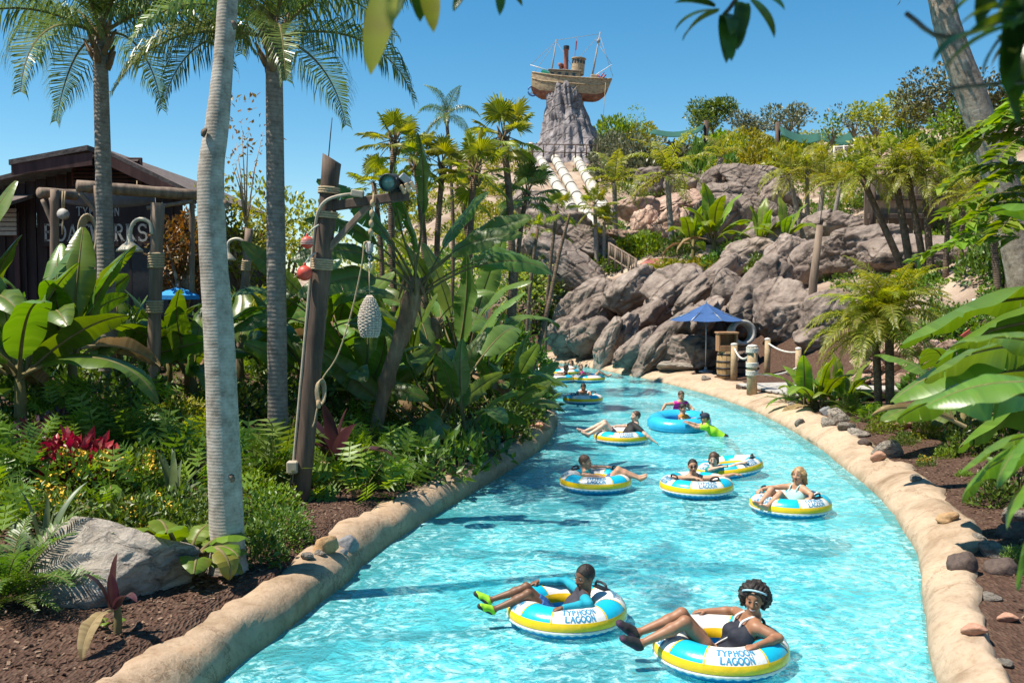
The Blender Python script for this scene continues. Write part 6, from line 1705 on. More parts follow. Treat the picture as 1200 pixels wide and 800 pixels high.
# toggles and pulley block under the arm
t = hanging('rope_tackle', 437, 229, -.3, 'rope tackle with toggles and a wooden pulley block hanging from the spotlight arm', 'tackle')
o = Vector(t.location)
def lo(px, py, dd=-.3): return np.array(at(px, py, PD + dd) - o)
part('rope', tube([lo(438, 226), lo(436, 250), lo(434, 282)], .014, 6), M_ROPE, t)
for y in (238, 250, 262, 272):
	part('toggle', lathe([(.012, -.05), (.03, -.035), (.034, 0), (.03, .035), (.012, .05)], 10), W_TAN, t, loc=lo(436.5 - (y - 238) * .06, y))
part('block', box(lo(433, 290), (.10, .07, .17), bev=.03), W_GREY, t)
for k in range(4):
	g = Geo(); A = np.linspace(0, 2 * math.pi, 11)
	Pq = np.stack([.02 * np.cos(A), A * 0, .032 * np.sin(A)], -1)
	V, F = tube(Pq, .007, 5, False); g.add(V, F); link('chain_link', g.mesh('chain_link', M_STEEL), parent=t, loc=lo(433, 302 + k * 4.2), rot=(0, 0, (k % 2) * 1.57))
# fish trap
t = hanging('fish_trap', 433, 346, -.3, 'bottle-shaped wicker fish trap hanging below the spotlight arm', 'basket')
part('hanger', tube([[0, 0, .36], [0, 0, 0]], .008, 5), M_ROPE, t)
prof = [(.03, 0), (.07, -.06), (.115, -.15), (.145, -.26), (.155, -.36), (.145, -.46), (.12, -.54), (.10, -.575)]
for k in range(24):
	z = -.03 - k * .023
	r = np.interp(-z, [-p[1] for p in prof], [p[0] for p in prof])
	A = np.linspace(0, 2 * math.pi, 33); ph = (k % 2) * math.pi
	Pq = np.stack([(r + .008 * np.cos(A * 9 + ph)) * np.cos(A), (r + .008 * np.cos(A * 9 + ph)) * np.sin(A), A * 0 + z], -1)
	part('cane_ring', tube(Pq, .0085, 5, False), M_WICKER, t)
for k in range(18):
	A = k * 2 * math.pi / 18
	part('cane_rib', tube([[p[0] * math.cos(A), p[0] * math.sin(A), p[1]] for p in prof], .006, 5), M_WICKER, t)
part('inner_cone', lathe([(.02, -.02), (.06, -.07), (.10, -.16), (.13, -.27), (.138, -.37), (.128, -.46), (.09, -.56), (0, -.565)], 18), M_DCASK, t)
# buoys
for (px, py, r, lb) in ((360, 284, .088, 'upper red ball buoy tied to the leaning post, with white bands'), (357, 320, .105, 'lower, plain red ball buoy tied to the leaning post')):
	t = hanging('buoy', px, py, -.2, lb, 'buoy'); t['group'] = 'buoys on the leaning post'
	part('ball', lathe([(r * math.sin(a_), -r * math.cos(a_)) for a_ in np.linspace(0, math.pi, 18)], 22), M_BUOY, t)
	part('neck', lathe([(.018, r * .9), (.02, r * 1.25), (.012, r * 1.35)], 10), M_BUOY, t)
	part('cord', tube([[0, 0, r * 1.2], [.06, .05, r * 2.1], [.14, .1, r * 2.8]], .012, 5), M_LINE, t)
	if r < .1:
		for z in (-.02, .0, .02, .04):
			part('band', lathe([(math.sqrt(r * r - z * z) + .003, z - .004), (math.sqrt(r * r - z * z) + .003, z + .004)], 22), M_LINE, t)
# stay rope and hanging coil
t = thing('stay_rope', at(428, 283, PD - .3), 'slack rope running from the pulley down to the hanging coil', 'rope'); o2 = Vector(t.location)
def l2(px, py, dd): return np.array(at(px, py, PD + dd) - o2)
part('strand', tube(smooth_line(np.array([l2(433, 285, -.3), l2(427, 284, -.3), l2(424, 310, -.3), l2(412, 365, -.25), l2(396, 415, -.2), l2(380, 440, -.15), l2(373, 452, -.14)]), .06), .011, 6), M_ROPE, t)
t = thing('rope_coil', at(374, 448, PD - .17), 'coil of rope hanging on the right side of the leaning post', 'rope')
for k in range(5):
	A = np.linspace(0, 2 * math.pi, 25)
	part('loop', tube(np.stack([.05 * np.cos(A) + .012 * k, .02 * np.sin(A * 2) - .01 * k, .17 * np.sin(A) - .16 + .01 * k], -1), .011, 5, False), M_ROPE, t)
part('tail', tube(smooth_line(np.array([[0, 0, -.25], [-.04, 0, -.4], [-.07, 0, -.55], [-.1, 0, -.62]]), .05), .011, 5), M_ROPE, t)
part('toggle', lathe([(.012, -.06), (.03, -.05), (.03, .05), (.012, .06)], 10), W_TAN, t, loc=(-.01, -.02, -.3))

# ------------------------------------------------------------------ rope-bound lamp posts
def lamp_post(px0, py0, px1, py1, d, wpx, label, wraps, neck, shade, seed):
	"""post with a gooseneck lamp; neck and shade in pixels"""
	b = Vector(at(px0, py0, d)); b.z = min(b.z, gz(b.x, b.y) + .05)
	t = thing('lamp_post', b, label, 'lamp post', 'rope-bound lamp posts')
	f = lambda q, dd=0: np.array(at(q[0], q[1], d + dd) - b)
	r = wpx * .5 * d / FPX
	top = f((px1, py1)); P = [np.array([0, 0, -.3]) * (1 - s) + top * s for s in np.linspace(0, 1, 12)]
	part('post', tube(P, r * (1 + .05 * np.sin(np.arange(12) * 1.9)), 12), W_LOG, t)
	for (y, n) in wraps:
		s = (y - py0) / (py1 - py0)
		wrap('rope_wrap', t, top * s, top, r * 1.12, n, .045, .024)
	part('gooseneck', tube(smooth_line(np.array([f(q, -.1) for q in neck]), .04), .035, 8), M_TARNISH, t)
	sw = shade[2] * .5 * d / FPX
	part('lamp_shade', lathe([(.035, .22), (.05, .12), (sw * .55, .06), (sw * .95, -.02), (sw, -.06), (sw * .96, -.06), (sw * .5, .03), (0, .05)], 20), M_TARNISH, t, loc=f(shade[:2], -.1))
	part('bulb', lathe([(0, -.08), (.05, -.05), (.05, .0), (.03, .04)], 12), M_LETTER, t, loc=f(shade[:2], -.1))
	return t
lamp_post(176, 398, 185, 238, 16.5, 15, 'lamp post with a bell-shaped lamp left of the near trunk', ((282, 6), (318, 5)), ((178, 275), (176, 262), (168, 257), (160, 258), (154, 266), (152, 284)), (152, 291, 30), 1)
lamp_post(276, 390, 292, 268, 20.5, 9, 'thinner lamp post right of the near trunk', ((298, 5),), ((287, 290), (284, 282), (276, 280), (268, 284), (267, 296)), (267, 302, 18), 2)

# ------------------------------------------------------------------ lettering
GL = {  # strokes: (x0, y0, x1, y1, weight) in a cell 0.7 wide, 1 high; arcs as ('o', cx, cy, rx, ry, a0, a1)
 'T': [(.35, 0, .35, 1, 1), (.0, .96, .7, .96, .6), (.0, .82, .0, 1, .5), (.7, .82, .7, 1, .5), (.2, .02, .5, .02, .5)],
 'Y': [(.35, 0, .35, .45, 1), (.35, .45, .04, 1, 1), (.35, .45, .66, 1, .6), (.2, .02, .5, .02, .5), (-.06, .98, .16, .98, .5), (.54, .98, .76, .98, .5)],
 'P': [(.12, 0, .12, 1, 1), ('o', .3, .74, .26, .24, -90, 90), (.1, .97, .3, .97, .6), (.1, .5, .3, .5, .6), (0, .02, .26, .02, .5)],
 'H': [(.1, 0, .1, 1, 1), (.6, 0, .6, 1, 1), (.1, .5, .6, .5, .6), (0, .02, .2, .02, .5), (.5, .02, .7, .02, .5), (0, .98, .2, .98, .5), (.5, .98, .7, .98, .5)],
 'O': [('o', .35, .5, .33, .48, 0, 360)],
 'N': [(.1, 0, .1, 1, .6), (.6, 0, .6, 1, .6), (.1, 1, .6, 0, 1), (0, .02, .2, .02, .5), (.5, .98, .7, .98, .5)],
 'L': [(.14, 0, .14, 1, 1), (.14, .03, .62, .03, .6), (.62, 0, .62, .2, .5), (0, .98, .28, .98, .5)],
 'A': [(.35, 1, .06, 0, .6), (.35, 1, .64, 0, 1), (.16, .34, .54, .34, .5), (-.04, .02, .16, .02, .5), (.54, .02, .76, .02, .5)],
 'G': [('o', .35, .5, .33, .48, 45, 330), (.66, .2, .66, .45, 1), (.5, .46, .74, .46, .5)],
 'B': [(.12, 0, .12, 1, 1), ('o', .32, .76, .24, .22, -90, 90), ('o', .34, .27, .28, .25, -90, 90), (.02, .97, .32, .97, .6), (.1, .53, .32, .53, .6), (.02, .03, .34, .03, .6)],
 'W': [(.0, 1, .2, 0, 1), (.2, 0, .38, .8, .6), (.38, .8, .56, 0, 1), (.56, 0, .76, 1, .6), (-.08, .98, .1, .98, .5), (.66, .98, .84, .98, .5)],
 'R': [(.12, 0, .12, 1, 1), ('o', .3, .75, .25, .23, -90, 90), (.02, .97, .3, .97, .6), (.1, .52, .3, .52, .6), (.3, .52, .62, 0, 1), (0, .02, .26, .02, .5), (.5, .02, .72, .02, .5)],
 'K': [(.12, 0, .12, 1, 1), (.14, .42, .6, 1, .6), (.26, .56, .62, 0, 1), (0, .02, .26, .02, .5), (0, .98, .26, .98, .5), (.48, .98, .7, .98, .5), (.48, .02, .72, .02, .5)],
 'S': [('o', .35, .74, .26, .24, 20, 270), ('o', .35, .26, .28, .25, -160, 90), (.6, .78, .6, .98, .5), (.08, .02, .08, .24, .5)],
}
def text_geo(g, s, x0, y0, h, w, fn, thick=.11, gap=1.0, dz=.0):
	"""lettering laid on a surface by fn(x, y) -> point; x runs with the text"""
	n = len(s); cell = w / n
	for i, ch in enumerate(s):
		for st in GL.get(ch, ()):
			if st[0] == 'o':
				_, cx, cy, rx, ry, a0, a1 = st
				A = np.radians(np.linspace(a0, a1, 15)); L = [(cx + rx * math.cos(q), cy + ry * math.sin(q)) for q in A]; wt = .85
			else:
				x_0, y_0, x_1, y_1, wt = st; L = [(x_0 + (x_1 - x_0) * q, y_0 + (y_1 - y_0) * q) for q in (0, .5, 1)]
			L = np.array(L); T = unit(np.gradient(L, axis=0)); Nn = np.stack([-T[:, 1], T[:, 0]], -1) * thick * wt * .5
			k = len(L); V = []
			for q in range(k):
				for sg in (-1, 1):
					p = L[q] + Nn[q] * sg
					V.append(fn(x0 + cell * (i + .12 + p[0] * 1.06 * gap), y0 + p[1] * h))
			g.add(np.array(V), [np.array([[2 * q, 2 * q + 2, 2 * q + 3, 2 * q + 1] for q in range(k - 1)])])
	return g

# ------------------------------------------------------------------ boathouse
HD = 27.0
def build_boathouse():
	k = HD / FPX
	O = Vector(((100 - 600) * k, HD, 1.2))
	t = thing('boathouse', O, 'dark brown wooden boathouse with a gabled front and a louvred vent at the left', 'building')
	X = lambda px: (px - 600) * k - O.x
	Z = lambda py: CAMZ + (343 - py) * k - O.z
	xa, za = X(136), Z(184)
	xl, zl = X(0), Z(214); xr, zr = X(216), Z(222)
	dep = 9.0
	# front wall of boards
	import itertools
	bw = .30
	xs = np.arange(X(-40), X(214), bw)
	for i, x in enumerate(xs):
		xc = x + bw / 2
		zt = za - (xc - xa) * (za - zr) / (xr - xa) if xc > xa else za - (xa - xc) * (za - zl) / (xa - xl)
		part('board', box((xc, .02 * (i % 2) + random.uniform(0, .012), (zt - .12) / 2 - .1), (bw - .02, .06, zt - .1), bev=.006), W_BARN, t, smooth=False)
	for i in range(0, len(xs), 2):
		x = xs[i]; zt = za - (x - xa) * (za - zr) / (xr - xa) if x > xa else za - (xa - x) * (za - zl) / (xa - xl)
		part('batten', box((x, -.06, (zt - .2) / 2), (.06, .04, zt - .3)), W_BARN, t, smooth=False)
	part('inner_wall', box((X(98), .12, 1.9), (X(214) - X(-40), .05, 4.2)), W_BARN, t, smooth=False)
	part('back_wall', box((X(100), dep, 2.2), (X(214) - X(-40), .1, 4.6)), W_BARN, t, smooth=False)
	part('side_wall', box((X(212), dep / 2, 2.1), (.1, dep, 4.4)), W_BARN, t, smooth=False)
	def slab(name, p, q, y0, y1, th, m):
		V = np.array([[p[0], y, p[1] + d_] for y in (y0, y1) for d_ in (0, th)] + [[q[0], y, q[1] + d_] for y in (y0, y1) for d_ in (0, th)])
		F = np.array([[0, 1, 3, 2], [4, 6, 7, 5], [0, 4, 5, 1], [2, 3, 7, 6], [0, 2, 6, 4], [1, 5, 7, 3]])
		return part(name, (V, [F]), m, t, smooth=False)
	slab('roof', (xa, za), (xr + .5, zr - .25), -.7, dep, .12, M_ROOF)
	slab('roof', (xa, za), (X(-60), Z(232)), -.4, dep, .12, M_ROOF)
	slab('roof_edge', (xa - .2, za - .02), (X(40), Z(201)), -1.15, -.5, .14, M_ROOF)
	slab('fascia', (xa - .1, za - .42), (X(42), Z(212)), -1.12, -1.06, .34, W_TRIM)
	slab('fascia', (xa, za - .3), (xr + .45, zr - .5), -.72, -.66, .28, W_TRIM)
	part('corner_board', box((X(24), -.09, Z(250) / 2 + .9), (.14, .06, 2.6)), W_TRIM, t, smooth=False)
	# louvred vent
	v = part('vent_frame', box((X(130), -.04, Z(203)), (2.0, .1, .8), bev=.01), W_TRIM, t, smooth=False)
	for q in range(7):
		part('louvre', box((X(130), -.11, Z(203) - .32 + q * .105), (1.85, .1, .03), rotm((.7, 0, 0))), W_BARN, v, smooth=False)
	# sign wall with lettering
	part('sign_board', box((X(118), -.13, Z(262)), (X(182) - X(52), .05, 1.35), bev=.01), W_BARN, t, smooth=False)
	fl = lambda x, z: (x, -.175, z)
	g = text_geo(Geo(), 'TYPHOON', X(95), Z(254), .26, X(146) - X(95), lambda x, z: fl(x, z), gap=1.1, thick=.16)
	link('sign_lettering', g.mesh('sign_lettering', M_LETTER, smooth=False), parent=t)
	g = text_geo(Geo(), 'BOATWORKS', X(56), Z(283), .47, X(178) - X(56), lambda x, z: fl(x, z), gap=1.15, thick=.16)
	link('sign_lettering', g.mesh('sign_lettering', M_LETTER, smooth=False), parent=t)
	# lower lean-to at the left with a pale window board
	part('lean_to_roof', box((X(5), -.9, Z(240)), (1.9, 1.8, .1), rotm((.25, 0, 0))), M_ROOF, t, smooth=False)
	for q in range(6):
		part('pale_slat', box((X(14), -.2, Z(248) - q * .13), (.62, .05, .11), bev=.01), M_LETTER, t, smooth=False)
	part('doorway', box((X(150), -.05, Z(330)), (2.4, .05, 2.0)), M_BLACK, t, smooth=False)
build_boathouse()

def log(name, p, q, r, label, parent=None, m=W_LOG):
	p, q = Vector(p), Vector(q)
	P = [np.array((q - p) * s) for s in np.linspace(0, 1, 9)]
	VF = tube(P, r * (1 + .06 * np.sin(np.arange(9) * 2.3)), 12)
	return part(name, VF, m, parent, loc=p)
FD = 22.5
b = Vector(((110 - 600) * FD / FPX, FD, gz((110 - 600) * FD / FPX, FD)))
t = thing('log_frame', b, 'frame of two round log beams on posts in front of the boathouse', 'frame')
f = lambda px, py, dd=0: at(px, py, FD + dd) - b
log('beam', f(46, 226), f(150, 232, 2.2), .13, None, t)
log('beam', f(90, 218, -.6), f(232, 229, 1.0), .14, None, t)
for (p, q, r) in ((f(64, 345), f(64, 222), .10), (f(116, 345, -.5), f(115, 218, -.5), .10), (f(225, 345, 1), f(225, 232, 1), .07)):
	log('post', p, q, r, None, t)
for (p, q) in ((f(50, 234), f(64, 268)), (f(94, 226, -.6), f(114, 250, -.5)), (f(60, 232), f(64, 258))):
	log('strut', p, q, .055, None, t)
log('crossbar', f(172, 244, .3), f(226, 236, .8), .05, None, t)
t = thing('block_and_tackle', at(75, 224, FD - .2), 'pulley on ropes hanging from the left log beam', 'tackle'); o3 = Vector(t.location)
f3 = lambda px, py: np.array(at(px, py, FD - .2) - o3)
for dx in (-1.5, 1.5):
	part('rope', tube([f3(75 + dx, 224), f3(74 + dx * .6, 246)], .02, 5), M_ROPE, t)
part('pulley', lathe([(0, -.05), (.13, -.05), (.10, 0), (.13, .05), (0, .05)], 14), W_GREY, t, loc=f3(74, 251), rot=(1.4, 0, 0))
part('rope', tube([f3(74, 253), f3(73, 275)], .02, 5), M_ROPE, t)
t = thing('rope_coil', at(105, 258, FD - .8), 'big coil of thick rope hanging on the log frame post', 'rope')
for q in range(7):
	A = np.linspace(0, 2 * math.pi, 25)
	part('loop', tube(np.stack([(.13 + .012 * q) * np.cos(A), .05 * np.sin(A * 2) - .02 * q, (.42 + .02 * q) * np.sin(A) - .42], -1), .03, 5, False), M_ROPE, t)
t = thing('leaning_pole', at(62, 335, FD - 1.5), 'pole leaning against the log frame', 'pole'); log('pole', (0, 0, -.3), at(97, 272, FD - .6) - t.location, .06, None, t)
# blue-grey boards (old skiff) under the beams
t = thing('hanging_skiff', at(128, 238, FD + 1.0), 'narrow blue-grey skiff hung below the log beams', 'boat')
n = 15; V = []
for i in range(n):
	s = i / (n - 1) * 2 - 1; w = .28 * (1 - abs(s) ** 2.4) + .02
	for (yy, zz) in ((-w, .12), (-w * .8, -.06), (0, -.12), (w * .8, -.06), (w, .12)): V.append((s * 1.15, yy, zz + .12 * s * s))
i, j = np.meshgrid(np.arange(n - 1), np.arange(4), indexing='ij'); F = np.stack([i * 5 + j, i * 5 + j + 1, (i + 1) * 5 + j + 1, (i + 1) * 5 + j], -1).reshape(-1, 4)
part('hull', (np.array(V), [F]), mat('blue_grey_paint', [(.10, .13, .19), (.17, .20, .27)], scale=5, rough=.7), t)
part('thwart', box((0, 0, .06), (.1, .44, .02)), W_GREY, t, smooth=False)
for x in (-.7, .7): part('hanger', tube([[x, 0, .0], [x, 0, .55]], .015, 5), M_ROPE, t)
t = thing('canopy', at(208, 346, 23.5), 'bright blue canvas canopy behind the near trunk', 'canopy')
part('canvas', lathe([(.55, -.1), (.54, 0), (.3, .12), (.0, .2)], 6), mat('bright_blue_canvas', [(.02, .22, .55), (.03, .30, .68)], scale=4, rough=.8), t, smooth=False)
part('pole', tube([[0, 0, -1.9], [0, 0, .3]], .03, 6), M_STEEL, t)

# ------------------------------------------------------------------ umbrella, casks, deck and rope rail on the right shore
ub = ong(827, 436); k = ub.y / FPX
t = thing('parasol', ub, 'blue patio umbrella with two tiers standing on the shore by the rocks', 'umbrella')
H = 80 * k; R = 45 * k
part('pole', tube([[0, 0, 0], [0, 0, H * 1.02]], .028, 8), M_STEEL, t)
part('base', lathe([(0, 0), (.26, 0), (.26, .05), (.06, .08), (.05, .2)], 16), M_STEEL, t)
zb = H * .77
def gore(r0, z0, r1, z1, sag, nm, a, n8=8):
	g = Geo(); a0, a1 = a, a + 2 * math.pi / n8; V = []
	for i in range(7):
		s = i / 6; r = r0 + (r1 - r0) * s; z = z0 + (z1 - z0) * s - sag * math.sin(s * math.pi)
		for q in range(5):
			u = q / 4; x0, y0, x1, y1 = r * math.cos(a0), r * math.sin(a0), r * math.cos(a1), r * math.sin(a1)
			V.append((x0 + (x1 - x0) * u, y0 + (y1 - y0) * u, z - .04 * math.sin(u * math.pi) * s))
	i, j = np.meshgrid(np.arange(6), np.arange(4), indexing='ij'); F = np.stack([i * 5 + j, (i + 1) * 5 + j, (i + 1) * 5 + j + 1, i * 5 + j + 1], -1).reshape(-1, 4)
	g.add(np.array(V), [F]); return link(nm, g.mesh(nm, M_CLOTH, smooth=True), parent=t)
for i in range(8):
	a = i * math.pi / 4 + .2
	gore(.03, H + .02, R * .5, zb + (H - zb) * .47, .0, 'top_panel', a)
	gore(R * .42, zb + (H - zb) * .50, R, zb, .02, 'canopy_panel', a)
	part('rib', tube([[.02, 0, H - .05], [R * math.cos(a), R * math.sin(a), zb + .0]], .012, 5), M_STEEL, t)
part('finial', lathe([(.03, H), (.035, H + .05), (0, H + .12)], 10), M_STEEL, t)

def cask(loc, r, h, m, label, band=M_BLACK, staves=14):
	t = thing('cask', loc, label, 'barrel', 'casks by the plank deck')
	zs = np.linspace(0, h, 9); rs = r * (1 - .16 * ((zs / h) * 2 - 1) ** 2)
	for i in range(staves):
		a0, a1 = 2 * math.pi * i / staves + .015, 2 * math.pi * (i + 1) / staves - .015
		V = [(q * math.cos(a), q * math.sin(a), z) for z, q in zip(zs, rs * random.uniform(.985, 1.01)) for a in (a0, (a0 + a1) / 2, a1)]
		a_, b__ = np.meshgrid(np.arange(8), np.arange(2), indexing='ij'); F = np.stack([a_ * 3 + b__, a_ * 3 + b__ + 1, (a_ + 1) * 3 + b__ + 1, (a_ + 1) * 3 + b__], -1).reshape(-1, 4)
		part('stave', (np.array(V), [F]), m, t)
	for s in (.12, .38, .62, .88):
		q = r * (1 - .16 * (s * 2 - 1) ** 2) * 1.012
		part('hoop', lathe([(q, h * s - .03), (q + .012, h * s - .03), (q + .012, h * s + .03), (q, h * s + .03)], 24), band, t)
	part('lid', lathe([(0, h * .97), (r * .83, h * .97)], 20), m, t)
	part('core', lathe([(r * .8, .02), (r * .93, h * .5), (r * .8, h * .95)], 20), m, t)
	return t
cb = ong(851, 443)
cask(cb, .34, .95, M_CASK, 'pale wooden cask with iron hoops at the front of the deck')
t = thing('crate', cb + Vector((0, 0, .95)), 'open brown wooden crate standing on the pale cask', 'crate')
for (c, s) in (((-.3, 0, .3), (.05, .55, .62)), ((.3, 0, .3), (.05, .55, .62)), ((0, .25, .3), (.56, .05, .6)), ((0, 0, .63), (.72, .62, .06)), ((0, 0, .02), (.6, .5, .04)), ((0, -.26, .1), (.55, .04, .2))):
	part('panel', box(c, s, bev=.008), M_CRATE, t, smooth=False)
cask(cb + Vector((.75, .7, 0)), .36, .9, M_DCASK, 'dark brown cask behind the pale one')
t = thing('pipe_hoop', cb + Vector((.9, 1.6, .2)), 'round grey pipe mouth behind the casks', 'pipe')
part('rim', lathe([(.34, -.3), (.46, -.3), (.46, .3), (.34, .3), (.34, -.3)], 26), W_GREY, t, loc=(0, 0, 1.3), rot=(1.45, 0, .1))
part('collar', box((0, .2, .4), (.8, .5, .9), bev=.05), M_DCASK, t, smooth=False)
# plank deck
dk = ong(868, 455); 
t = thing('plank_deck', dk + Vector((0, 0, .12)), 'low deck of grey planks with a dark edge at the right shore', 'deck')
e0, e1 = dk, ong(935, 468); ev = Vector((e1.x - e0.x, e1.y - e0.y, 0)); L = ev.length; ang = math.atan2(ev.y, ev.x)
for i in range(11):
	part('plank', box((.15 + i * (L - .2) / 10, 1.2 + random.uniform(-.05, .05), .02), ((L - .2) / 10 - .03, 2.7, .05), bev=.008), W_GREY, t, smooth=False, rot=(0, 0, ang))
part('beam', box((L / 2, -.06, -.1), (L + .2, .12, .2), bev=.01), W_POST, t, smooth=False, rot=(0, 0, ang))
p2 = ong(992, 470)
t = thing('plank_deck', p2 + Vector((0, 0, .3)), 'grey plank bench deck behind the date palms', 'deck')
for i in range(8):
	part('plank', box((i * .26, .4, 0), (.24, 1.1, .06), bev=.008), W_GREY, t, smooth=False)
part('beam', box((1.0, -.18, -.12), (2.2, .1, .16)), W_POST, t, smooth=False)
# rail posts
posts = []
for (px, py0, py1, w, lb) in ((860, 446, 403, 8, 'thin rail post with a pale cap beside the pale cask'), (881, 462, 405, 12, 'thick rope-bound rail post at the corner of the deck'), (899, 440, 397, 7, 'rail post at the back of the deck'), (935, 448, 408, 7, 'rail post half hidden in the broad-leaved clump')):
	p = ong(px, py0); kk = p.y / FPX; h = (py0 - py1) * kk
	q = thing('rail_post', p, lb, 'post', 'posts of the rope railing')
	part('post', tube([[0, 0, -.2], [0, 0, h * .5], [.01, 0, h]], w * .5 * kk, 10), W_TAN, q)
	part('cap', lathe([(0, h + .05), (w * .4 * kk, h + .03), (w * .54 * kk, h), (w * .5 * kk, h - .03)], 12), M_LINE, q)
	if w > 10:
		for zz in (.45, .62, .92): wrap('rope_wrap', q, (0, 0, h * zz), (0, 0, 1), w * .56 * kk, 4, .035, .02, M_LINE)
	posts.append((p, h))
def swag(a, b, lb, s=.25, f=.9):
	A = a[0] + Vector((0, 0, a[1] * f)); B = b[0] + Vector((0, 0, b[1] * f))
	P = [np.array((B - A) * u) - np.array([0, 0, s * 4 * u * (1 - u)]) for u in np.linspace(0, 1, 12)]
	t = part('rail_rope', tube(P, .03, 6), M_LINE, None, loc=A); tag(t, lb, 'rope', 'ropes of the railing')
swag(posts[0], posts[1], 'white rope slung between the capped post and the thick bound post', .3)
swag(posts[1], posts[3], 'white rope running from the thick bound post into the broad leaves', .15, .45)
swag(posts[2], posts[3], 'white rope between the two rear rail posts', .12)
# tall grey post
p = ong(950, 395); kk = p.y / FPX
t = thing('driftwood_post', p, 'tall bare grey driftwood post standing in front of the cliff', 'post')
part('shaft', tube([[0, 0, -.3], list(at(953, 330, p.y) - p), list(at(961, 264, p.y) - p)], [.16, .15, .12], 12), W_LOG, t)
part('wire', tube([list(at(961, 264, p.y) - p), list(at(963, 245, p.y) - p)], .02, 5), M_BLACK, t)

# ------------------------------------------------------------------ small things on the hill
p = ong(628, 300); 
t = thing('floodlight', p, 'teal-green floodlight on the rocks left of the cliff', 'lamp')
kk = p.y / FPX
part('housing', box((0, 0, 9 * kk), (15 * kk, 8 * kk, 9 * kk), rotm((.3, -.35, 0)), .06), mat('teal_housing', [(.02, .16, .14), (.05, .28, .24)], scale=5, rough=.4), t, smooth=False)
part('glass', box((-.02, -4.4 * kk, 8.0 * kk), (11 * kk, .5 * kk, 5 * kk), rotm((.3, -.35, 0)), .03), M_LGLASS, t, smooth=False)
part('stem', tube([[0, 0, -.3], [0, 0, 7 * kk]], .07, 6), M_BLACK, t)
# upturned red hull
p = ong(764, 318); kk = p.y / FPX
t = thing('upturned_boat', p, 'upturned weathered red boat hull lying among the bright shrubs', 'boat')
V = []
for i in range(17):
	s = i / 16 * 2 - 1; w = (1 - abs(s) ** 2.2) * .9 + .02
	for q in range(9):
		a = math.pi * q / 8; V.append((s * 24 * kk, w * 11 * kk * math.cos(a), w * 16 * kk * math.sin(a) * .9 + .05))
i, j = np.meshgrid(np.arange(16), np.arange(8), indexing='ij'); F = np.stack([i * 9 + j, (i + 1) * 9 + j, (i + 1) * 9 + j + 1, i * 9 + j + 1], -1).reshape(-1, 4)
part('hull', (np.array(V), [F]), mat('faded_red_hull', [(.20, .05, .05), (.36, .11, .09), (.42, .20, .13)], scale=2, rough=.75, bump=.2), t, rot=(0, -.3, .2))
part('keel', tube([[-22 * kk, 0, 8 * kk], [0, 0, 14.8 * kk], [22 * kk, 0, 8 * kk]], .06, 6), M_HULLRED, t, rot=(0, -.3, .2))
# wooden bridge rail
def railing(label, p, q, n, h, name='railing', m=W_GREY, slats=True, group=None):
	t = thing(name, p, label, 'railing', group)
	d = q - p
	for i in range(n + 1): part('post', tube([np.array(d * (i / n)) - [0, 0, .2], np.array(d * (i / n)) + [0, 0, h]], .07 if slats else .06, 7), m, t)
	for z in (h * .95, h * .25): part('rail', tube([np.array([0, 0, z]), np.array(d) + [0, 0, z]], .05, 6), m, t)
	if slats:
		for i in range(n * 4): part('slat', tube([np.array(d * ((i + .5) / (n * 4))) + [0, 0, h * .25], np.array(d * ((i + .5) / (n * 4))) + [0, 0, h * .95]], .03, 5), m, t)
	return t
railing('sloping wooden bridge rail above the big rock ridge', at(714, 306, 50), at(745, 326, 47), 4, 1.0, m=W_LOG)
railing('weathered fence on the ledge behind the slanting palms', at(1020, 240, 52), at(1090, 246, 50), 6, 1.1)
railing('rail along the top of the white slide pipes', at(612, 181, 86), at(700, 183, 84), 7, 1.0, slats=False, m=W_POST)
p, q = ong(966, 196), ong(1012, 194)
t = railing('fence of wire mesh on pale posts at the crest', p, q, 4, 1.5, 'wire_fence', M_LINE, False)
d = q - p; g = Geo(); n = 26
for i in range(-10, n):
	for sg in (0, 1):
		a0 = max(0, i) / n; a1 = min(n, i + 10) / n
		za, zb_ = (max(0, -i) / 10, (min(n, i + 10) - i) / 10)
		A = np.array(d * a0) + [0, 0, 1.4 * (za if sg == 0 else 1 - za)]; B = np.array(d * a1) + [0, 0, 1.4 * (zb_ if sg == 0 else 1 - zb_)]
		if np.linalg.norm(A - B) > .1: V, F = tube([A, B], .012, 4, False); g.add(V, F)
o = link('mesh', g.mesh('mesh', M_STEEL), parent=t)
# shade sails
def sail_post(px, py0, py1, lb):
	p = ong(px, py0); h = CAMZ + (343 - py1) * p.y / FPX - p.z
	t = thing('sail_post', p, lb, 'post', 'posts of the shade sails'); part('post', tube([[0, 0, -.3], [0, 0, h]], .22, 8), W_POST, t); return p, h
s1 = sail_post(827, 190, 144, 'left post of the shade sails on the crest'); s2 = sail_post(911, 190, 146, 'right post of the shade sails on the crest')
def sail(A, B, C, D, lb):
	n = 8; V = []
	for i in range(n + 1):
		for j in range(n + 1):
			u, v = i / n, j / n
			p = A * (1 - u) * (1 - v) + B * u * (1 - v) + C * u * v + D * (1 - u) * v
			V.append(np.array(p - A) + [0, 0, -.35 * math.sin(u * math.pi) * 1.2])
	i, j = np.meshgrid(np.arange(n), np.arange(n), indexing='ij'); F = np.stack([i * (n + 1) + j, (i + 1) * (n + 1) + j, (i + 1) * (n + 1) + j + 1, i * (n + 1) + j + 1], -1).reshape(-1, 4)
	o = part('shade_sail', (np.array(V), [F]), M_SAIL, None, loc=A); tag(o, lb, 'shade sail', 'shade sails on the crest')
	md = o.modifiers.new('thick', 'SOLIDIFY'); md.thickness = .04
dd = s1[0].y
sail(at(766, 152, dd), at(826, 146, dd), at(822, 154, dd - 5), at(760, 156, dd - 5), 'dark green shade sail stretched to the left of the left post')
dd = s2[0].y
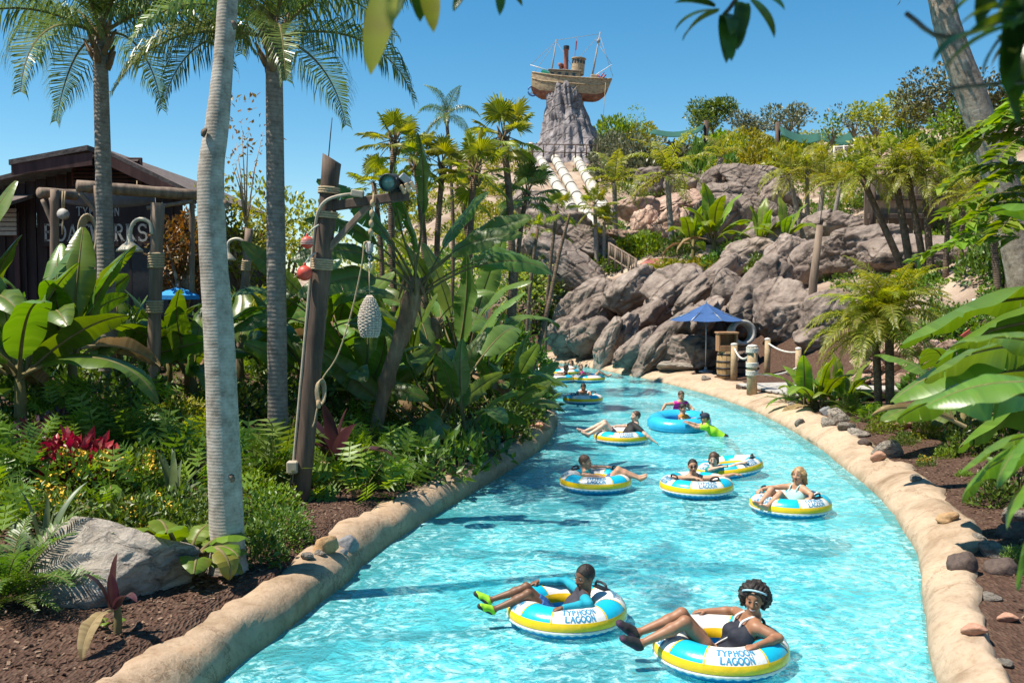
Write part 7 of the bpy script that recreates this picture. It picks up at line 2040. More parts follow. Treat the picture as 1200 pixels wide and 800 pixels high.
sail(at(913, 148, dd), at(962, 156, dd), at(962, 165, dd - 5), at(916, 158, dd - 5), 'dark green shade sail stretched right of the right post')
sail(at(962, 154, dd + 2), at(1000, 154, dd + 2), at(1008, 164, dd - 3), at(964, 165, dd - 3), 'second dark green shade sail at the far right of the crest')
# wooden structure in the shade under the right palms
p = at(1120, 300, 40)
t = thing('timber_terrace', Vector((p.x, p.y, gz(p.x, p.y))), 'dark timber terrace behind the slanting palms', 'terrace')
for i, z in enumerate((.8, 1.6, 2.4)):
	part('beam', box((0, .1 * i, z), (7.5, .25, .22), bev=.02), W_POST, t, smooth=False)
for x in (-3.6, -1.2, 1.2, 3.6): part('post', tube([[x, -.15, -.4], [x, -.15, 3.0]], .12, 8), W_POST, t)
for i in range(14): part('board', box((-3.5 + i * .54, .5, 1.2), (.5, .06, 2.6), bev=.01), W_LOG, t, smooth=False)
# low wall of reddish stones behind the date palms
p0, p1 = ong(1000, 452), ong(1115, 455)
t = thing('stone_wall', p0, 'low wall of reddish stones behind the date palms', 'wall')
d = p1 - p0
r_ = np.random.default_rng(9)
for row in range(3):
	x = 0.0
	while x < d.length:
		w = r_.uniform(.4, .8)
		link('stone', PINKS[int(r_.integers(4))], parent=t, loc=d.normalized() * (x + w / 2) + Vector((0, .1, .2 + row * .42)), rot=(0, r_.normal() * .1, math.atan2(d.y, d.x)), scale=(w * .54, .3, .24)); x += w
# arrow sign and white rod at the right
p = at(1150, 393, 19); 
t = thing('arrow_sign', Vector((p.x, p.y, gz(p.x, p.y))), 'small red arrow-shaped sign pointing left on the right bank', 'sign')
h = p.z - t.location.z
part('post', tube([[0, .03, -.2], [0, .03, h]], .03, 6), W_TAN, t)
g = Geo(); A = np.array([[-.42, 0], [-.24, .13], [-.24, .07], [.4, .06], [.33, 0], [.4, -.06], [-.24, -.07], [-.24, -.13]])
V = np.concatenate([np.stack([A[:, 0], A[:, 1] * 0 + y, A[:, 1] + h], -1) for y in (-.02, .02)])
g.add(V, [np.array([[i, (i + 1) % 8, 8 + (i + 1) % 8, 8 + i] for i in range(8)]), np.array([[0, 2, 1], [0, 6, 2], [0, 7, 6], [2, 5, 4], [2, 4, 3], [2, 6, 5], [8, 9, 10], [8, 10, 14], [8, 14, 15], [10, 12, 13], [10, 11, 12], [10, 13, 14]])])
link('board', g.mesh('board', mat('red_sign_paint', [(.42, .07, .05), (.52, .11, .08)], scale=8, rough=.6), smooth=False), parent=t)
p = at(1140, 352, 18)
t = thing('white_rod', p, 'thin white rail above the arrow sign', 'rail'); part('rod', tube([[0, 0, 0], list(at(1196, 354, 18) - p)], .035, 6), M_WHITE, t); part('post', tube([list(at(1190, 354, 18) - p), list(at(1190, 400, 18) - p + Vector((0, 0, -1.5)))], .03, 6), W_POST, t)
# ------------------------------------------------------------------ swim tubes
def vinyl(name, c, rough=.28):
	m, nt, n, l, b = newmat(name)
	tc = n.new('ShaderNodeTexCoord'); nz = n.new('ShaderNodeTexNoise'); nz.inputs['Scale'].default_value = 9; nz.inputs['Detail'].default_value = 6
	l.new(tc.outputs['Object'], nz.inputs[0])
	c = np.array(c); r = ramp(n, [(.35, tuple(c * .88)), (.6, tuple(c))]); l.new(nz.outputs[0], r.inputs[0]); l.new(r.outputs[0], b.inputs['Base Color'])
	b.inputs['Roughness'].default_value = rough
	n2 = n.new('ShaderNodeTexNoise'); n2.inputs['Scale'].default_value = 22; l.new(tc.outputs['Object'], n2.inputs[0])
	bp = n.new('ShaderNodeBump'); bp.inputs['Strength'].default_value = .12; bp.inputs['Distance'].default_value = .02; l.new(n2.outputs[0], bp.inputs['Height']); l.new(bp.outputs[0], b.inputs['Normal'])
	return m
V_WHITE, V_CYAN, V_YEL, V_BLUE, V_TEXT = vinyl('white_vinyl', (.74, .71, .68)), vinyl('cyan_vinyl', (.01, .42, .62)), vinyl('yellow_vinyl', (.86, .53, .01)), vinyl('blue_vinyl', (.01, .26, .55)), vinyl('print_blue', (.05, .25, .42))
V_HANDLE = vinyl('black_handle', (.02, .022, .025), .45)
TR, Tr, TSQ, TZ = .43, .168, .84, .135
def tor(a, ph, off=0.0):
	r = TR + (Tr + off) * np.cos(ph)
	return np.stack([r * np.cos(a), r * np.sin(a), TZ + (Tr + off) * TSQ * np.sin(ph)], -1)
def tor_patch(a0, a1, p0, p1, off, na, np_):
	A, Pq = np.meshgrid(np.linspace(a0, a1, na), np.radians(np.linspace(p0, p1, np_)), indexing='ij')
	# vinyl puckers slightly at the seams
	V = tor(A, Pq, off)
	i, j = np.meshgrid(np.arange(na - 1), np.arange(np_ - 1), indexing='ij')
	F = np.stack([i * np_ + j, (i + 1) * np_ + j, (i + 1) * np_ + j + 1, i * np_ + j + 1], -1).reshape(-1, 4)
	return V.reshape(-1, 3), [F]
def tube_meshes():
	d = {}
	R = math.radians
	def mk(n, VF, m): g = Geo(); g.add(*VF); d[n] = g.mesh(n, m); return d[n]
	w, c = R(56), R(34)
	mk('white_panel', tor_patch(-w / 2 + .012, w / 2 - .012, 20, 152, .002, 18, 14), V_WHITE)
	mk('cyan_panel', tor_patch(-c / 2 + .012, c / 2 - .012, 20, 152, .002, 12, 14), V_CYAN)
	mk('piping', tor_patch(-.013, .013, 18, 153, .006, 3, 14), V_YEL)
	mk('outer_band', tor_patch(0, 2 * math.pi, -10, 22, .004, 80, 5), V_YEL)
	mk('inner_band', tor_patch(0, 2 * math.pi, 151, 186, .003, 80, 5), V_YEL)
	mk('hull', tor_patch(0, 2 * math.pi, 184, 349, 0, 80, 16), V_BLUE)
	n = 44
	A = np.linspace(0, 2 * math.pi, n * 4 + 1)
	wav = .5 + .5 * np.cos(A * n)
	V = np.concatenate([tor(A, np.radians(np.full_like(A, -12)), .004), tor(A, np.radians(-17 - 1.0 * wav), .014 + .006 * wav), tor(A, np.radians(-21 - 7.0 * wav), .010)])
	m = len(A); i = np.arange(m - 1)
	mk('scalloped_skirt', (V, [np.concatenate([np.stack([i, i + m, i + 1 + m, i + 1], -1), np.stack([i + m, i + 2 * m, i + 1 + 2 * m, i + 1 + m], -1)])]), V_WHITE)
	g = Geo()
	rr = TR - Tr * .8
	V = [[0, 0, -.03]] + [[rr * math.cos(a), rr * math.sin(a), .02] for a in np.linspace(0, 2 * math.pi, 33)[:-1]]
	g.add(np.array(V), [np.array([[0, 1 + k, 1 + (k + 1) % 32] for k in range(32)])]); d['floor_sheet'] = g.mesh('floor_sheet', V_BLUE)
	g = Geo()
	def fn(x, y): a = -x; return tor(np.array(a), np.array(R(92 - y)), .006)
	# x along the ring (radians, reading seen from outside), y in degrees of the section, rising inward
	text_geo(g, 'TYPHOON', -.33, 0, 1, .66, lambda x, y: tor(np.array(x), np.array(R(55 + y * 23)), .006), thick=.25, gap=1.15)
	text_geo(g, 'LAGOON', -.27, 0, 1, .54, lambda x, y: tor(np.array(x), np.array(R(28 + y * 22)), .006), thick=.25, gap=1.15)
	d['lettering'] = g.mesh('lettering', V_TEXT, smooth=False)
	g = Geo()
	P = smooth_line(np.array([[-.09, 0, 0], [-.085, 0, .035], [-.05, 0, .055], [.05, 0, .055], [.085, 0, .035], [.09, 0, 0]]), .01)
	V, F = tube(P, .014, 7); g.add(V, F); V, F = box((0, 0, .0), (.22, .085, .014), bev=.006); g.add(V, F)
	d['handle'] = g.mesh('handle', V_HANDLE)
	return d
TM = tube_meshes()
def swim_tube(px, py, yaw, label, tilt=(0, 0), sc=1.0, print_=True, hand=(1.5, -1.5)):
	p = on(px, py, TZ * sc)
	p = Vector((p.x, p.y, 0))
	t = thing('swim_tube', p, label, 'swim ring', 'striped swim tubes on the river', rot=(tilt[0], tilt[1], yaw), scale=sc)
	for nme in ('hull', 'outer_band', 'inner_band', 'scalloped_skirt', 'floor_sheet'): link(nme, TM[nme], parent=t)
	for k in range(4):
		a = k * math.pi / 2
		link('white_panel', TM['white_panel'], parent=t, rot=(0, 0, a)); link('cyan_panel', TM['cyan_panel'], parent=t, rot=(0, 0, a + math.pi / 4))
		for e in (.4887, -.4887): link('piping', TM['piping'], parent=t, rot=(0, 0, a + e))
		if print_ : link('lettering', TM['lettering'], parent=t, rot=(0, 0, a))
	for a in hand:
		q = tor(np.array(a), np.array(math.pi / 2), .002)
		link('handle', TM['handle'], parent=t, loc=q, rot=(0, 0, a + math.pi / 2))
	return t

# ------------------------------------------------------------------ people: one smooth surface each
class Field:
	def __init__(s): s.p = []
	def cone(s, tag_, a, b, ra, rb, k=.02): s.p.append((tag_, 'c', np.asarray(a, float), np.asarray(b, float), ra, rb, k)); return s
	def ell(s, tag_, c, r, R=None, k=.02): s.p.append((tag_, 'e', np.asarray(c, float), np.asarray(r, float), np.eye(3) if R is None else np.asarray(R, float), None, k)); return s
	def sub(s, c, r, k=.01): s.p.append(('head', 's', np.asarray(c, float), None, r, None, k)); return s
	def mesh(s, tags, off, h, name, m, cuts=(), noise_=None):
		P = [p for p in s.p if tags is None or p[0] in tags]
		lo, hi = np.full(3, 1e9), np.full(3, -1e9)
		for p in P:
			if p[1] == 'c':
				for c, r in ((p[2], p[4]), (p[3], p[5])): lo = np.minimum(lo, c - r); hi = np.maximum(hi, c + r)
			elif p[1] == 'e': lo = np.minimum(lo, p[2] - p[3].max()); hi = np.maximum(hi, p[2] + p[3].max())
		pad = off + 3 * h + .01
		lo -= pad; hi += pad
		N = np.ceil((hi - lo) / h).astype(int) + 1
		ax = [lo[i] + h * np.arange(N[i]) for i in range(3)]
		D = np.full(N, .08)
		for p in P:
			k = p[6]
			if p[1] == 'c': l_ = np.minimum(p[2] - p[4], p[3] - p[5]); u_ = np.maximum(p[2] + p[4], p[3] + p[5])
			elif p[1] == 'e': l_ = p[2] - p[3].max(); u_ = p[2] + p[3].max()
			else: l_ = p[2] - p[4]; u_ = p[2] + p[4]
			mg = .07 + k
			sl_ = tuple(slice(max(0, int((l_[i] - mg - lo[i]) / h)), min(N[i], int((u_[i] + mg - lo[i]) / h) + 2)) for i in range(3))
			X, Y, Z = np.meshgrid(*[ax[i][sl_[i]] for i in range(3)], indexing='ij')
			if p[1] == 'c':
				a, b = p[2], p[3]; d = b - a; L = max(d @ d, 1e-9)
				t = np.clip(((X - a[0]) * d[0] + (Y - a[1]) * d[1] + (Z - a[2]) * d[2]) / L, 0, 1)
				v = np.sqrt((X - a[0] - t * d[0]) ** 2 + (Y - a[1] - t * d[1]) ** 2 + (Z - a[2] - t * d[2]) ** 2) - (p[4] + (p[5] - p[4]) * t)
			elif p[1] == 'e':
				q = np.stack([X - p[2][0], Y - p[2][1], Z - p[2][2]], -1) @ p[4]
				k0 = np.linalg.norm(q / p[3], axis=-1); k1 = np.linalg.norm(q / p[3] ** 2, axis=-1)
				v = k0 * (k0 - 1) / np.maximum(k1, 1e-6)
			else:
				v = np.sqrt((X - p[2][0]) ** 2 + (Y - p[2][1]) ** 2 + (Z - p[2][2]) ** 2) - p[4]
			A = D[sl_]
			if p[1] == 's':
				hh = np.clip(.5 - .5 * (A + v) / k, 0, 1); D[sl_] = A * (1 - hh) - v * hh + k * hh * (1 - hh)
			else:
				hh = np.clip(.5 + .5 * (A - v) / k, 0, 1); D[sl_] = A * (1 - hh) + v * hh - k * hh * (1 - hh)
		D -= off
		if noise_ is not None or cuts:
			X, Y, Z = np.meshgrid(*ax, indexing='ij')
			for (pt, nn) in cuts:
				nn = np.asarray(nn, float); nn = nn / np.linalg.norm(nn)
				D = np.maximum(D, (X - pt[0]) * nn[0] + (Y - pt[1]) * nn[1] + (Z - pt[2]) * nn[2])
			if noise_ is not None: D += noise_(X, Y, Z)
		V, F = surface_nets(D, lo, h)
		g = Geo().add(V, F)
		return g.mesh(name, m, smooth=True)

def surface_nets(D, lo, h):
	ins = D < 0
	nx, ny, nz = D.shape
	c = [ins[a:nx - 1 + a, b:ny - 1 + b, e:nz - 1 + e] for a in (0, 1) for b in (0, 1) for e in (0, 1)]
	sm = sum(x.astype(np.int8) for x in c)
	act = (sm > 0) & (sm < 8)
	I = np.argwhere(act)
	idx = np.full(act.shape, -1); idx[act] = np.arange(len(I))
	acc = np.zeros((len(I), 3)); cnt = np.zeros(len(I))
	corners = np.array([(a, b, e) for a in (0, 1) for b in (0, 1) for e in (0, 1)])
	vals = np.stack([D[I[:, 0] + a, I[:, 1] + b, I[:, 2] + e] for a, b, e in corners], 1)
	for p in range(8):
		for q in range(p + 1, 8):
			if np.abs(corners[p] - corners[q]).sum() != 1: continue
			v0, v1 = vals[:, p], vals[:, q]
			x = (v0 < 0) != (v1 < 0)
			t = np.where(x, v0 / np.where(x, v0 - v1, 1), 0)
			acc += np.where(x[:, None], corners[p] + (corners[q] - corners[p]) * t[:, None], 0); cnt += x
	V = lo + h * (I + acc / cnt[:, None])
	F = []
	for ax_ in range(3):
		o1, o2 = [(1, 2), (2, 0), (0, 1)][ax_]
		s0 = [slice(None)] * 3; s1 = [slice(None)] * 3
		s0[ax_] = slice(0, -1); s1[ax_] = slice(1, None)
		for k in (o1, o2): s0[k] = slice(1, -1); s1[k] = slice(1, -1)
		A, B = ins[tuple(s0)], ins[tuple(s1)]
		E = np.argwhere(A != B)
		if not len(E): continue
		fl = A[tuple(E.T)]
		base = E.copy(); base[:, o1] += 1; base[:, o2] += 1
		def cell(d1, d2): q = base.copy(); q[:, o1] += d1; q[:, o2] += d2; return idx[q[:, 0], q[:, 1], q[:, 2]]
		Q = np.stack([cell(-1, -1), cell(0, -1), cell(0, 0), cell(-1, 0)], 1)
		Q[~fl] = Q[~fl][:, ::-1]
		F.append(Q)
	return V, [np.concatenate(F)]

def skin(name, c):
	m, nt, n, l, b = newmat(name)
	tc = n.new('ShaderNodeTexCoord'); nz = n.new('ShaderNodeTexNoise'); nz.inputs['Scale'].default_value = 14; nz.inputs['Detail'].default_value = 6
	l.new(tc.outputs['Object'], nz.inputs[0]); c = np.array(c)
	r = ramp(n, [(.3, tuple(c * (.86, .82, .80))), (.65, tuple(c * (1.05, 1.04, 1.03)))]); l.new(nz.outputs[0], r.inputs[0]); l.new(r.outputs[0], b.inputs['Base Color'])
	b.inputs['Roughness'].default_value = .5; b.inputs['Specular IOR Level'].default_value = .4
	b.inputs['Subsurface Weight'].default_value = .08; b.inputs['Subsurface Radius'].default_value = (.012, .005, .003)
	return m
SK_DARK, SK_BROWN, SK_TAN, SK_FAIR = skin('skin_deep', (.17, .080, .043)), skin('skin_brown', (.30, .145, .080)), skin('skin_tan', (.46, .26, .165)), skin('skin_fair', (.60, .40, .30))
def cloth(name, c, rough=.75): return mat(name, [tuple(np.array(c) * .82), c], scale=30, rough=rough, bump=.55, bscale=16, bdist=.015)
C_CYAN, C_DARK, C_NAVY, C_BLUE, C_LIME, C_BLACK = cloth('cyan_swim_cloth', (.01, .33, .44)), cloth('charcoal_swim_cloth', (.045, .04, .055)), cloth('navy_swim_cloth', (.014, .017, .03)), cloth('blue_swim_cloth', (.02, .10, .30)), cloth('lime_cloth', (.30, .62, .02)), cloth('black_cloth', (.02, .02, .022))
C_AQUA, C_TEAL, C_PINK, C_WHITE, C_ORANGE, C_GREY = cloth('aqua_swim_cloth', (.36, .66, .66)), cloth('teal_swim_cloth', (.02, .25, .25)), cloth('hot_pink_cloth', (.72, .015, .30)), cloth('white_cloth', (.72, .72, .70)), cloth('orange_cloth', (.7, .25, .03)), cloth('grey_cloth', (.25, .26, .28))
H_BLACK = mat('black_hair', [(.008, .006, .005), (.03, .02, .016)], scale=60, rough=.55, bump=.8, bscale=90, bdist=.01)
H_BROWN = mat('brown_hair', [(.04, .02, .012), (.11, .06, .035)], scale=40, rough=.5, bump=.6, bscale=70, bdist=.01)
H_BLOND = mat('blonde_hair', [(.18, .09, .035), (.36, .22, .10), (.46, .31, .16)], scale=30, rough=.5, bump=.7, bscale=50, bdist=.01)
M_EYEW = mat('eye_white', [(.36, .34, .32), (.42, .40, .38)], scale=5, rough=.2, bump=0)
M_IRIS = mat('dark_iris', [(.012, .007, .005), (.02, .012, .008)], scale=5, rough=.1, bump=0)
M_LIP = mat('lip', [(.22, .07, .055), (.30, .10, .08)], scale=9, rough=.4, bump=0)
M_TEETH = mat('teeth', [(.72, .70, .66), (.78, .76, .72)], scale=9, rough=.3, bump=0)
M_LENS = mat('sunglass_lens', [(.015, .012, .01), (.03, .02, .016)], scale=5, rough=.08, bump=0, spec=.8)

def A3(*v): return np.array(v, float)
def person(loc, yaw, label, s=1.0, skin_=SK_TAN, hair='short', hairm=H_BROWN, top=None, bottom=None, shoes=None, look=None, h=.012, px=.0, J=None, face=False, group=None, z0=0.0, extra=None, curl=.8, girl=False, legs=True, tilt=0.0):
	"""a seated figure facing local +x; J overrides joints given in local metres"""
	t = thing('person', loc, label, 'person', group, rotz=yaw)
	hs = (.90 + .12 * s if s < .9 else .98) * 1.04
	j = {}
	j['P'] = A3(px, 0, -.02); j['C'] = A3(px - .19 * s, 0, -.02 + .23 * s); j['N'] = A3(px - .30 * s, 0, -.02 + .40 * s)
	if J and 'N' in J: j['N'] = A3(*J['N']); j['P'] = A3(*J.get('P', j['P'])); j['C'] = A3(*J.get('C', j['P'] + (j['N'] - j['P']) * .6))
	up = unit(j['N'] - j['P'])
	lat = A3(0, 1, 0)
	j['H'] = j['N'] + A3(-.015, 0, (.165 if s > .9 else .150) * hs)
	for sg, e in ((1, 'L'), (-1, 'R')):
		j['S' + e] = j['N'] - up * .045 * s + lat * sg * (.165 if not girl else .15) * s
		j['E' + e] = A3(px - .24 * s - .02, sg * .40, .30); j['W' + e] = A3(px + .0, sg * .43, .29)
		j['h' + e] = j['P'] + A3(.02, sg * .085 * s, 0)
		j['K' + e] = A3(px + .36 * s + .03, sg * .09 * s, .385 * s + .01); j['A' + e] = A3(px + .70 * s + .04, sg * .085 * s, .20 + .03 * s)
		j['T' + e] = None
	for k, v in (J or {}).items(): j[k] = A3(*v) if v is not None else None
	f = Field()
	# trunk
	w = .052 * s
	for sg in (1, -1):
		o = lat * sg
		f.cone('torso', j['P'] + o * w * 1.25, j['P'] + (j['C'] - j['P']) * .5 + o * w * .9, .105 * s, .088 * s, .05)
		f.cone('torso', j['P'] + (j['C'] - j['P']) * .5 + o * w * .9, j['C'] + o * w * 1.35, .088 * s, .100 * s, .05)
		f.cone('torso', j['C'] + o * w * 1.35, j['N'] - up * .06 * s + o * .085 * s, .098 * s, .062 * s, .05)
	fwd = unit(np.cross(lat, up))
	if girl and s > .9:
		for sg in (1, -1): f.ell('torso', j['C'] + fwd * .085 * s + lat * sg * .068 * s - up * .01, A3(.062, .058, .062) * s, k=.04)
	hf = unit(A3(*look)) if look is not None else A3(1, 0, .0)
	c_, s_ = math.cos(-yaw), math.sin(-yaw)
	hf = A3(hf[0] * c_ - hf[1] * s_, hf[0] * s_ + hf[1] * c_, hf[2])
	hu = unit(A3(0, 0, 1) - hf * hf[2] + lat * tilt); hu = unit(hu - hf * (hu @ hf)); hl = np.cross(hu, hf)
	HR = np.stack([hl, hf, hu], 1)
	H = j['H'] + hf * .012
	j['H'] = H
	def hp(a, b, c): return H + (hl * a + hf * b + hu * c) * hs
	f.cone('neck', j['N'] - up * .03, hp(0, -.02, -.06), .056 * s, .048 * hs, .04)
	f.cone('neck', j['SL'], j['N'] + up * .02, .055 * s, .05 * s, .05); f.cone('neck', j['SR'], j['N'] + up * .02, .055 * s, .05 * s, .05)
	f.ell('head', hp(0, -.008, .022), A3(.074, .095, .095) * hs, HR, .02)
	f.ell('head', hp(0, .028, -.045), A3(.053, .060, .066) * hs, HR, .035)
	f.ell('head', hp(0, .066, -.088), A3(.022, .018, .017) * hs, HR, .03)
	for sg in (1, -1):
		f.ell('head', hp(sg * .040, .062, -.02), A3(.022, .02, .02) * hs, HR, .025)
		f.sub(hp(sg * .032, .104, .016), .019 * hs, .018)
		f.ell('head', hp(sg * .076, -.008, -.005), A3(.010, .019, .030) * hs, HR, .008)
	f.cone('head', hp(0, .086, .02), hp(0, .106, -.022), .009 * hs, .0145 * hs, .012)
	for sg in (1, -1): f.ell('head', hp(sg * .012, .096, -.025), A3(.009, .01, .008) * hs, HR, .008)
	f.ell('head', hp(0, .086, -.054), A3(.024, .011, .013) * hs, HR, .012)
	# arms and hands
	for sg, e in ((1, 'L'), (-1, 'R')):
		S, E, Wr = j['S' + e], j['E' + e], j['W' + e]
		f.cone('uarm', S, E, .050 * s, .037 * s, .03); f.cone('uarm', S + (E - S) * .15, S + (E - S) * .6, .046 * s, .042 * s, .03)
		f.cone('farm', E, E + (Wr - E) * .35, .036 * s, .038 * s, .02); f.cone('farm', E + (Wr - E) * .35, Wr, .038 * s, .025 * s, .02)
		d = unit(j['G' + e] - Wr) if ('G' + e) in j else unit(Wr - E)
		nrm = A3(0, 0, 1) if abs(d[2]) < .8 else A3(1, 0, 0)
		ac = unit(np.cross(d, nrm)); nrm = np.cross(ac, d)
		if ac @ lat * sg > 0: pass
		q = .85 + .15 * s if s < 1 else 1
		q *= (.9 if s < .9 else 1.0)
		f.ell('hand', Wr + d * .048 * q, A3(.040, .050, .017) * q, np.stack([ac, d, nrm], 1), .02)
		fr = max(.0085 * q, h * .72)
		for i, (o, ln) in enumerate(((-.029, .062), (-.010, .075), (.010, .070), (.028, .054))):
			b0 = Wr + d * .088 * q + ac * o * q
			cc = curl * (.9 + .12 * i)
			d1 = unit(d - nrm * .45 * cc); d2 = unit(d - nrm * 1.5 * cc)
			b1 = b0 + d1 * ln * .55 * q; b2 = b1 + d2 * ln * .5 * q
			f.cone('hand', b0 - d * .02, b1, fr * 1.08, fr, .006); f.cone('hand', b1, b2, fr, fr * .85, .004)
		th = -1 if (ac @ A3(-1 if False else 1, 0, 0)) < 0 else 1
		th = th if abs(ac[0]) > .3 else -sg * (1 if ac[1] > 0 else -1)
		b0 = Wr + d * .028 * q + ac * th * .030 * q; b1 = b0 + (d * .6 + ac * th * .75) * .036 * q - nrm * .006; b2 = b1 + (d * .95 + ac * th * .1 - nrm * .5 * curl) * .03 * q
		f.cone('hand', b0, b1, fr * 1.25, fr * 1.1, .008); f.cone('hand', b1, b2, fr * 1.1, fr * .9, .004)
	# legs and feet
	if legs:
		for sg, e in ((1, 'L'), (-1, 'R')):
			h_, K, An = j['h' + e], j['K' + e], j['A' + e]
			f.cone('thigh', h_, h_ + (K - h_) * .5, .088 * s, .075 * s, .04); f.cone('thigh', h_ + (K - h_) * .5, K, .075 * s, .052 * s, .03)
			sh = An - K; sd_ = unit(sh); bk = unit(np.cross(np.cross(sd_, unit(K - h_)), sd_))
			f.cone('shin', K, K + sh * .32 - bk * .012 * s, .050 * s, .053 * s, .03); f.cone('shin', K + sh * .32 - bk * .012 * s, An, .053 * s, .031 * s, .03)
			T = j['T' + e]
			if T is None: T = An + unit(A3(.75, 0, .55) + sd_ * .25) * .155 * s
			fd = unit(T - An)
			hl_ = An + sd_ * .035 * s - fd * .025 * s
			f.cone('foot', An, hl_, .033 * s, .030 * s, .02); f.cone('foot', hl_, An + (T - An) * .6 + sd_ * .02 * s, .031 * s, .034 * s, .02); f.cone('foot', An, An + (T - An) * .55, .032 * s, .026 * s, .02)
			f.cone('foot', An + (T - An) * .6 + sd_ * .02 * s + lat * .012 * s, T + lat * .014 * s, .028 * s, .018 * s, .015); f.cone('foot', An + (T - An) * .6 + sd_ * .02 * s - lat * .012 * s, T - lat * .014 * s, .028 * s, .018 * s, .015)
	body = link('body', f.mesh(None, 0, h, 'body', skin_), parent=t)
	# clothing cut from the same surface
	hc = h
	def piece(name, tags, off, m, cuts=()):
		return link(name, f.mesh(tags, off, hc, name, m, cuts), parent=t)
	neck_cut = (j['N'] - up * .012 * s, up)
	if top == 'rash':
		piece('shirt_front', ('torso', 'neck'), .008, bottom[2], [(j['N'] + up * .028 * s, up), (j['P'] + up * .03, -up)])
		for e in 'LR':
			d = unit(j['E' + e] - j['S' + e]); d2 = unit(j['W' + e] - j['E' + e])
			g_ = Field(); g_.p = [p for p in f.p if p[0] in ('uarm', 'farm') and (np.linalg.norm(p[2] - j['S' + e]) < .55) and ((p[2][1] > 0) == (e == 'L') or abs(p[2][1]) < .02)]
			link('sleeve', g_.mesh(None, .010, hc, 'sleeve', bottom[1], [(j['W' + e] - d2 * .01, d2)]), parent=t)
	elif top == 'tee':
		piece('shirt', ('torso', 'neck'), .009, bottom[1], [(j['N'] + up * .02 * s, up), (j['P'] + up * .0, -up)])
		for e in 'LR':
			d = unit(j['E' + e] - j['S' + e])
			g_ = Field(); g_.p = [p for p in f.p if p[0] == 'uarm' and ((p[2][1] > 0) == (e == 'L'))]
			link('sleeve', g_.mesh(None, .013, hc, 'sleeve', bottom[1], [(j['S' + e] + d * np.linalg.norm(j['E' + e] - j['S' + e]) * bottom[3], d)]), parent=t)
	elif top == 'suit':
		piece('swimsuit', ('torso',), .007, bottom[1], [(j['N'] - up * .115 * s, unit(up - fwd * .35))])
		for sg in (1, -1):
			a = j['N'] - up * .14 * s + fwd * .085 * s + lat * sg * .07 * s; b_ = j['N'] + up * .0 + lat * sg * .085 * s + fwd * .02; c2 = j['N'] - up * .14 * s - fwd * .09 * s + lat * sg * .06 * s
			mid = b_ + up * .025 * s
			part('strap', tube(smooth_line(np.array([a, (a + b_) / 2 + fwd * .045 * s, mid, (b_ + c2) / 2 - fwd * .03 * s, c2]), .02), .011 * s, 6), bottom[2], t)
	if bottom and bottom[0] is not None:
		for e in 'LR':
			d = unit(j['K' + e] - j['h' + e]); L = np.linalg.norm(j['K' + e] - j['h' + e])
			g_ = Field(); g_.p = [p for p in f.p if p[0] == 'thigh' and ((p[2][1] > 0) == (e == 'L'))]
			link('shorts_leg', g_.mesh(None, .013, hc, 'shorts_leg', bottom[0], [(j['h' + e] + d * L * .68, d)]), parent=t)
		piece('shorts', ('torso',), .012, bottom[0], [(j['P'] + up * .07 * s, up)])
	if shoes is not None:
		for e in 'LR':
			sd_ = unit(j['A' + e] - j['K' + e])
			g_ = Field(); g_.p = [p for p in f.p if p[0] == 'foot' and ((p[2][1] > 0) == (e == 'L'))]
			sh_ = link('shoe', g_.mesh(None, .007, min(h, .01), 'shoe', shoes[0], [(j['A' + e] - sd_ * .005, -sd_)]), parent=t)
			T = j['T' + e]; An = j['A' + e]
			if T is None: T = An + unit(A3(.75, 0, .55) + sd_ * .25) * .155 * s
			fd = unit(T - An); so_ = An + sd_ * .035 * s - fd * .025 * s
			g_ = Field(); P0 = so_ + sd_ * .022 * s; P1 = T + sd_ * .018 * s
			for o in (-1, 1): g_.cone('x', P0 + lat * o * .012 * s, P1 + lat * o * .016 * s, .026 * s, .024 * s, .02)
			link('sole', g_.mesh(None, .004, min(h, .01), 'sole', shoes[1]), parent=sh_)
			mid = An + (T - An) * .5 - sd_ * .025 * s
			part('shoe_strap', tube([mid + lat * .034 * s + sd_ * .03, mid - sd_ * .006, mid - lat * .034 * s + sd_ * .03], .009 * s, 6), shoes[1], sh_)
	# hair
	hg = Field()
	if hair == 'short':
		hg.ell('x', hp(0, -.014, .030), A3(.080, .098, .094) * hs, HR, .02)
		m = hg.mesh(None, .003, min(h, .0075), 'hair', hairm, [(hp(0, .056, .052), unit(hf * 1.0 - hu * .75)), (hp(0, -.0, -.05), unit(-hu + hf * .35))], lambda X, Y, Z: .004 * np.sin(X * 170 + 2 * np.sin(Z * 90)) * np.sin(Y * 150 + Z * 60) * np.sin(Z * 160))
	elif hair == 'afro':
		hg.ell('x', hp(0, -.045, .055), A3(.120, .115, .108) * hs, HR, .02); hg.ell('x', hp(-.078, -.055, -.0), A3(.062, .08, .095) * hs, HR, .04); hg.ell('x', hp(.078, -.055, -.0), A3(.062, .08, .095) * hs, HR, .04)
		def nz(X, Y, Z): return .016 * np.sin(X * 95 + 2 * np.sin(Y * 60)) * np.sin(Y * 88 + 1.5 * np.sin(Z * 55)) * np.sin(Z * 92 + X * 30) + .012 * np.sin(X * 41 + 1) * np.sin(Y * 37) * np.sin(Z * 43)
		m = hg.mesh(None, 0, .0075, 'hair', hairm, [(hp(0, .040, .05), unit(hf * 1.0 - hu * .55)), (hp(0, .0, -.1), -hu)], nz)
	elif hair == 'long':
		hg.ell('x', hp(0, -.016, .030), A3(.086, .102, .098) * hs, HR, .02)
